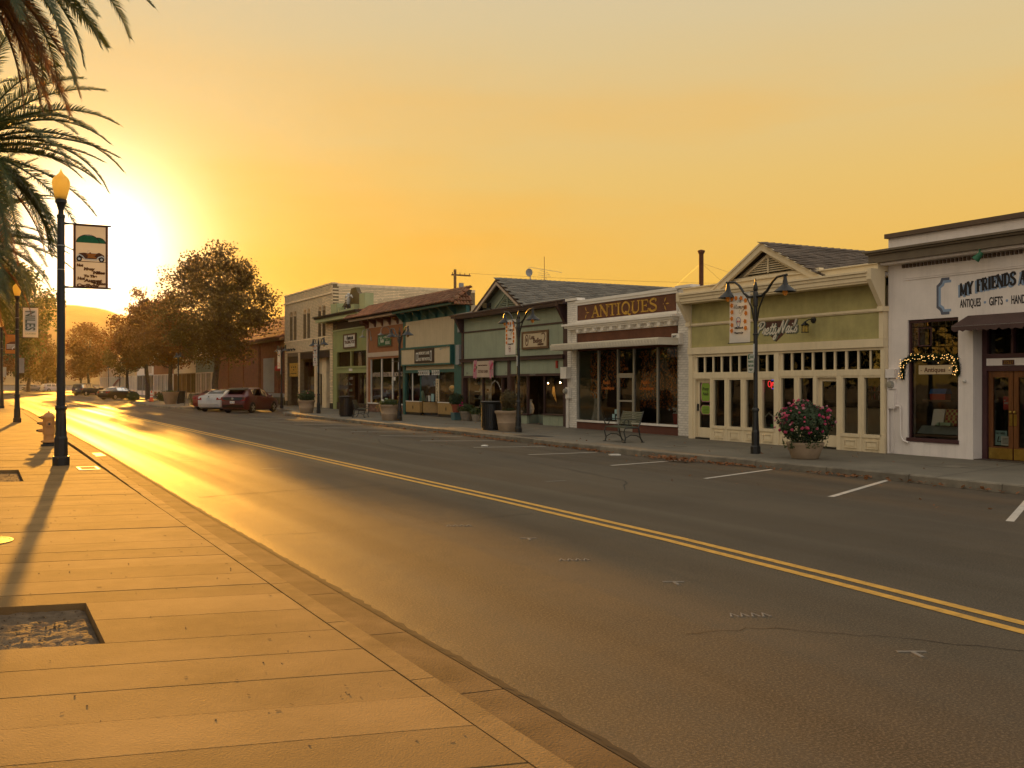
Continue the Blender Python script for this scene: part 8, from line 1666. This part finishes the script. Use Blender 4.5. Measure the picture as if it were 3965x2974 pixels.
# ------------------------------------------------------------------ trees
def leafy_tree(name, lab, loc, h, rx, ry, base, nleaf, leafm, leaf=.14, trunk_r=.2, seed=1, group='street trees', lean=(0, 0), clumps=70, flat=1.0):
    rnd = random.Random(seed); t = thing(name, lab, 'tree', loc, group=group)
    tr = MB(); top = Vector((lean[0], lean[1], h * .80))
    path = [Vector((0, 0, -.05)), Vector((lean[0] * .1 + rnd.gauss(0, .05), lean[1] * .1 + rnd.gauss(0, .05), base * .6)), Vector((lean[0] * .35 + rnd.gauss(0, .08), lean[1] * .35, base * 1.1)), Vector((lean[0] * .6, lean[1] * .6 + rnd.gauss(0, .15), h * .55)), top]
    tr.tube(path, [trunk_r * 1.25, trunk_r, trunk_r * .85, trunk_r * .5, trunk_r * .15], 9)
    cz = (h + base) / 2; hz = (h - base) / 2; cl = []
    for k in range(clumps):
        while True:
            d = Vector((rnd.uniform(-1, 1), rnd.uniform(-1, 1), rnd.uniform(-1, 1)))
            if .12 < d.length < 1.0: break
        w = 1.0 if d.z < 0 else (1 - .35 * d.z)          # crown narrows upwards
        lowc = 1.0 if d.z > -.5 else .85
        c = Vector((d.x * rx * w * lowc + lean[0] * .7, d.y * ry * w * lowc + lean[1] * .7, cz + d.z * hz * flat)); cl.append((c, rnd.uniform(.10, .20) * (rx + ry)))
    for k, (c, r) in enumerate(cl):
        if k % 2 == 0:
            f = min(.9, max(.15, (c.z - base * .9) / (h - base))); i = Vector((lean[0] * f, lean[1] * f, base * .8 + (h * .8 - base * .8) * f * .75)); m_ = (i + c) / 2 + Vector((rnd.gauss(0, .2), rnd.gauss(0, .2), -.15)); tr.tube([i, m_, c], [trunk_r * .30, trunk_r * .17, .015], 5)
    tr.build('trunk', 'bark', t, True)
    mb = MB(); V = mb.v; Fc = mb.f
    for k in range(nleaf):
        c, r = cl[rnd.randrange(len(cl))]; gg = lambda s_: max(-1.15 * s_ * 1.6, min(1.15 * s_ * 1.6, rnd.gauss(0, s_))); q = c + Vector((gg(.42), gg(.42), gg(.34))) * r
        if q.z < base * .72: continue
        a, b = rnd.uniform(0, 6.283), rnd.uniform(-1, 1); u = Vector((math.cos(a) * math.sqrt(1 - b * b), math.sin(a) * math.sqrt(1 - b * b), b)); v = u.cross(Vector((rnd.gauss(0, 1), rnd.gauss(0, 1), rnd.gauss(0, 1)))).normalized(); s = leaf * rnd.uniform(.55, 1.25); n0 = len(V)
        V += [tuple(q - u * s * .5), tuple(q + v * s * .42 + u * s * .05), tuple(q + u * s * .55), tuple(q - v * s * .42 + u * s * .05)]; Fc.append((n0, n0 + 1, n0 + 2, n0 + 3))
    mb.build('crown', leafm, t)
    return t
G1 = 'autumn street trees on the far pavement'
leafy_tree('sycamore_tree', 'tallest autumn sycamore, behind the parked cars', (16.0, 78.2, KT), 12.0, 4.2, 4.2, 2.9, 30000, 'leaf_autumn', .19, .24, 11, G1, (.2, .3), 95)
leafy_tree('sycamore_tree', 'autumn sycamore left of the tallest, behind the tapered planter', (15.6, 96, KT), 9.6, 3.2, 3.4, 2.9, 16000, 'leaf_rust', .22, .2, 12, G1, (0, 0), 70)
leafy_tree('sycamore_tree', 'rusty sycamore above the black saloon', (15.7, 111, KT), 11.4, 3.5, 3.6, 3.2, 19000, 'leaf_rust', .23, .22, 13, G1, (-.3, 0), 75)
leafy_tree('sycamore_tree', 'slender autumn tree beyond the dark four-wheel drive', (15.2, 171, KT), 10.9, 3.8, 4.0, 3.0, 13000, 'leaf_rust', .28, .2, 14, G1, (.2, 0), 70)
leafy_tree('sycamore_tree', 'hazy autumn tree right of the white minivan', (16.2, 196, KT), 9.0, 3.6, 4.0, 2.6, 7000, 'leaf_rust', .28, .2, 15, G1, (0, 0), 60)
leafy_tree('sycamore_tree', 'low autumn tree before the white arched building', (16.4, 133, KT), 8.2, 3.0, 3.2, 2.8, 7000, 'leaf_autumn', .24, .18, 16, G1, (0, 0), 60)
G2 = 'big trees beyond the road bend'
leafy_tree('spreading_tree', 'tall dense tree behind the palms at the picture edge', (2.2, 205, 0), 26, 11, 10, 5, 26000, 'leaf_green', .50, .6, 21, G2, (0, 0), 130)
leafy_tree('spreading_tree', 'lower rounded tree right of the tall dense tree', (9.0, 232, 0), 13, 6, 6, 2.5, 10000, 'leaf_autumn', .45, .4, 22, G2, (0, 0), 70)
leafy_tree('spreading_tree', 'small pale tree beyond the white minivan', (15.5, 285, 0), 9, 5, 5, 2.0, 6000, 'leaf_autumn', .45, .3, 23, G2, (0, 0), 60)
leafy_tree('spreading_tree', 'round tree standing above the low grey wall', (-3.0, 262, 0), 14, 7, 7, 2.5, 10000, 'leaf_green', .50, .4, 24, G2, (0, 0), 70)
leafy_tree('spreading_tree', 'low tree just left of the middle acorn lamp', (1.0, 176, 0), 8.5, 4.5, 4.5, 1.6, 7000, 'leaf_rust', .34, .3, 25, G2, (0, 0), 60)
# park trees across the street from the shops (seen mirrored in the shop windows)
G3 = 'park trees opposite the shops'
pk = None
for i, (x, y, s, lab) in enumerate(((-13, 52, 1.0, 'nearest'), (-15, 66, 1.15, 'second'), (-12.5, 80, .95, 'third'), (-15, 95, 1.2, 'fourth'), (-17, 112, 1.1, 'fifth'), (-14, 128, 1.2, 'sixth'), (-18, 146, 1.3, 'seventh'), (-20, 168, 1.4, 'eighth'), (-16, 38, 1.0, 'ninth'), (-17, 25, 1.1, 'tenth'))):
    if pk is None: pk = leafy_tree('park_tree', 'x', (x, y, KT), 10, 5.2, 6.5, 1.6, 7000, 'leaf_green', .40, .3, 31, G3, (0, 0), 80); o = pk
    else: o = copy_tree(pk)
    o.location = (x, y, KT); o.rotation_euler = (0, 0, i * 1.3); o.scale = (s, s, s); o['label'] = lab + ' green park tree in the row across the street from the shops'

# ------------------------------------------------------------------ date palms
def frond_mesh(name, m, L_, rise, droop, n=46, leaf=.46, seed=0, narrow=1.0):
    """arching frond along +X from the origin"""
    rnd = random.Random(seed); mb = MB(); P = []
    for i in range(13):
        t = i / 12; ang = rise - droop * t ** 1.35
        P.append(Vector((0, 0, 0)) if not P else P[-1] + Vector((math.cos(ang), 0, math.sin(ang))) * L_ / 12)
    side_b = rnd.uniform(-.25, .25)
    P = [p_ + Vector((0, side_b * (i / 12) ** 2, 0)) for i, p_ in enumerate(P)]
    mb.tube(P, [.035 * (1 - i / 13) + .006 for i in range(13)], 4)
    for k in range(n):
        t = .14 + .86 * k / n; f = t * 12; i = min(11, int(f)); q = P[i].lerp(P[i + 1], f - i); d = (P[i + 1] - P[i]).normalized(); up = Vector((-d.z, 0, d.x)); sd_ = Vector((0, 1, 0))
        l = leaf * (0.45 + .55 * math.sin(math.pi * min(1, t * .95 + .05))) * (1.0 if t < .85 else .9)
        for s in (-1, 1):
            a = R(rnd.uniform(52, 72)) * (1 - .50 * t * t); lift = rnd.uniform(.1, .5) * narrow
            v = (d * math.cos(a) + (sd_ * s * math.cos(lift) * narrow + up * math.sin(lift)) * math.sin(a)).normalized(); e = q + v * l + Vector((0, 0, -.10 * l)); w = d * .013
            mid = q + v * l * .5 + Vector((0, 0, .015)); mb.add([q - w, q + w, mid + w * 1.1, e, mid - w * 1.1], [(0, 1, 2, 4), (4, 2, 3)])
    return rawmesh(mb, name, m)
FG = [frond_mesh('frond', 'palm_green', 4.2, R(68 - 11 * k), R(50 + 9 * k), 120, .46, k) for k in range(5)]
FL = [frond_mesh('frond', 'palm_green', 4.0, R(18 - 13 * k), R(46 + 5 * k), 120, .44, 20 + k) for k in range(4)]
FD = [frond_mesh('dead_frond', 'palm_brown', 3.7, R(-28 - 10 * k), R(50 - 8 * k), 110, .40, 40 + k, .6) for k in range(4)]
def palm(lab, x, y, h, seed, sc=1.0, dead=9, n_up=24, n_low=30):
    rnd = random.Random(seed); t = thing('date_palm', lab, 'palm', (x, y, KT - .03), group='date palms along the near pavement')
    pr = []; z = 0
    while z < h - .4:
        r = .46 + (.12 * math.exp(-z / .4)); pr += [(r, z), (r - .05, z + .10)]; z += .14
    pr += [(.5, h - .35), (.62, h - .05), (.45, h + .25), (.15, h + .5)]
    MB().lathe(pr, 13).build('trunk', 'palm_bark', t)
    k = 0
    for grp, cnt, z0, z1 in ((FG, n_up, .25, .45), (FL, n_low, .0, .3), (FD, dead, -.2, .05)):
        for j in range(cnt):
            o = bpy.data.objects.new(grp[0].name.split('.')[0], grp[rnd.randrange(len(grp))]); COL.objects.link(o); o.parent = t; a = 2.39996 * j + rnd.uniform(-.2, .2) + (1.0 if grp is FL else 0)
            o.location = (.25 * math.cos(a), .25 * math.sin(a), h + rnd.uniform(z0, z1)); s = sc * rnd.uniform(.88, 1.08); o.scale = (s, s, s); o.rotation_euler = (rnd.uniform(-.25, .25), rnd.uniform(-.08, .08), a)
    return t
palm('nearest date palm whose drooping fronds fill the top corner', -.45, 20.5, 9.6, 3, .84, 26, 20, 46)
palm('second date palm with arching green fronds above the nearest acorn lamp', -.35, 33.6, 8.5, 5, 1.0, 5, 38, 46)
palm('third date palm, golden fronds behind the nearest acorn lamp', -.45, 46.6, 7.5, 8, .95, 4, 34, 44)
palm('fourth date palm, low fronds beside the middle acorn lamp', -.6, 60, 6.8, 9, .9, 4, 30, 40)
palm('date palm rooted in the nearest tree pit at the picture edge', -.62, 7.85, 11.5, 12, .9, 3, 14, 14)
leafy_tree('leafy_sapling', 'sprig of bright leaves at the top corner among the palm fronds', (-2.2, 19.0, KT), 10.2, .9, .9, 7.6, 400, 'leaf_green', .10, .05, 41, 'street trees', (.6, 0), 14)
# low planting beds on the far kerb extension
for (x, y, r, lab) in ((14.9, 79.6, .55, 'low green bush beside the far slatted bench'), (13.4, 104.5, .7, 'rounded bush at the foot of the black saloon'), (15.6, 100.5, .8, 'dark bush behind the orange cone')):
    t = thing('low_bush', lab, 'bush', (x, y, KT)); foliage(1400, sph(r, r, r * .7, r * .5, .6), .06, 'leaf_green', 'foliage', t); MB().tube([(0, 0, 0), (0, 0, r * .5)], .03, 5).build('stem', 'bark', t)

# ------------------------------------------------------------------ hills
PROF = [(-40, 1.2), (-25, 1.9), (-12, 2.7), (-6, 3.3), (-1, 3.75), (2.5, 4.05), (4.3, 4.12), (5.6, 4.0), (6.6, 3.70), (7.6, 3.40), (9, 3.15), (12, 2.75), (18, 2.3), (26, 2.0), (36, 1.5), (50, .9)]
def hz_(a):
    for (a0, e0), (a1, e1) in zip(PROF, PROF[1:]):
        if a0 <= a <= a1: k = (a - a0) / (a1 - a0); k = k * k * (3 - 2 * k); return e0 + (e1 - e0) * k
    return .5
mb = MB(); na, nr = 180, 12; rad = [520, 600, 680, 760, 830, 880, 900, 920, 980, 1060, 1150, 1250, 1350]; hp = [0, .06, .2, .45, .75, .95, 1, .95, .8, .6, .4, .2, 0]
for r, f in zip(rad, hp):
    for i in range(na + 1):
        a = -40 + 90 * i / na; e = 900 * math.tan(R(hz_(a))) * f + 1.85 * (f > 0) + (1.2 * math.sin(a * 2.1 + r * .02) * f * (1 - f) * 4); mb.v.append((r * math.sin(R(a)), r * math.cos(R(a)), e - .1))
mb.f = [(j * (na + 1) + i, j * (na + 1) + i + 1, (j + 1) * (na + 1) + i + 1, (j + 1) * (na + 1) + i) for j in range(len(rad) - 1) for i in range(na)]
hill = mb.build('hills', 'hill_grass', None, True); struct(hill)
# ------------------------------------------------------------------ smoky evening haze
hz = MB().box(-1480, 1480, -590, 1480, -1.1, 72).build('haze'); hz['kind'] = 'stuff'; tag(hz, 'smoky golden haze filling the evening street', 'haze')
hm = bpy.data.materials.new('haze'); hm.use_nodes = True; t_ = hm.node_tree; t_.nodes.clear(); pv = t_.nodes.new('ShaderNodeVolumePrincipled'); om_ = t_.nodes.new('ShaderNodeOutputMaterial')
pv.inputs['Color'].default_value = (.98, .90, .78, 1); pv.inputs['Density'].default_value = .00004; pv.inputs['Anisotropy'].default_value = .84
t_.links.new(pv.outputs[0], om_.inputs['Volume']); hz.data.materials.append(hm)
# ------------------------------------------------------------------ fit lettering to the measured widths
bpy.context.view_layer.update()
for o, w in FIT:
    d = o.dimensions.x
    if d > 1e-4: o.scale.x = w / d
bpy.context.view_layer.update()
dg = bpy.context.evaluated_depsgraph_get()
for o in [o for o in COL.objects if o.type == 'FONT']:
    me = bpy.data.meshes.new_from_object(o.evaluated_get(dg)); nm = o.name; par = o.parent; loc = o.location.copy(); eu = o.rotation_euler.copy(); scl = o.scale.copy()
    bpy.data.objects.remove(o); q = bpy.data.objects.new(nm.split('.')[0], me); COL.objects.link(q); q.parent = par; q.location = loc; q.rotation_euler = eu; q.scale = scl
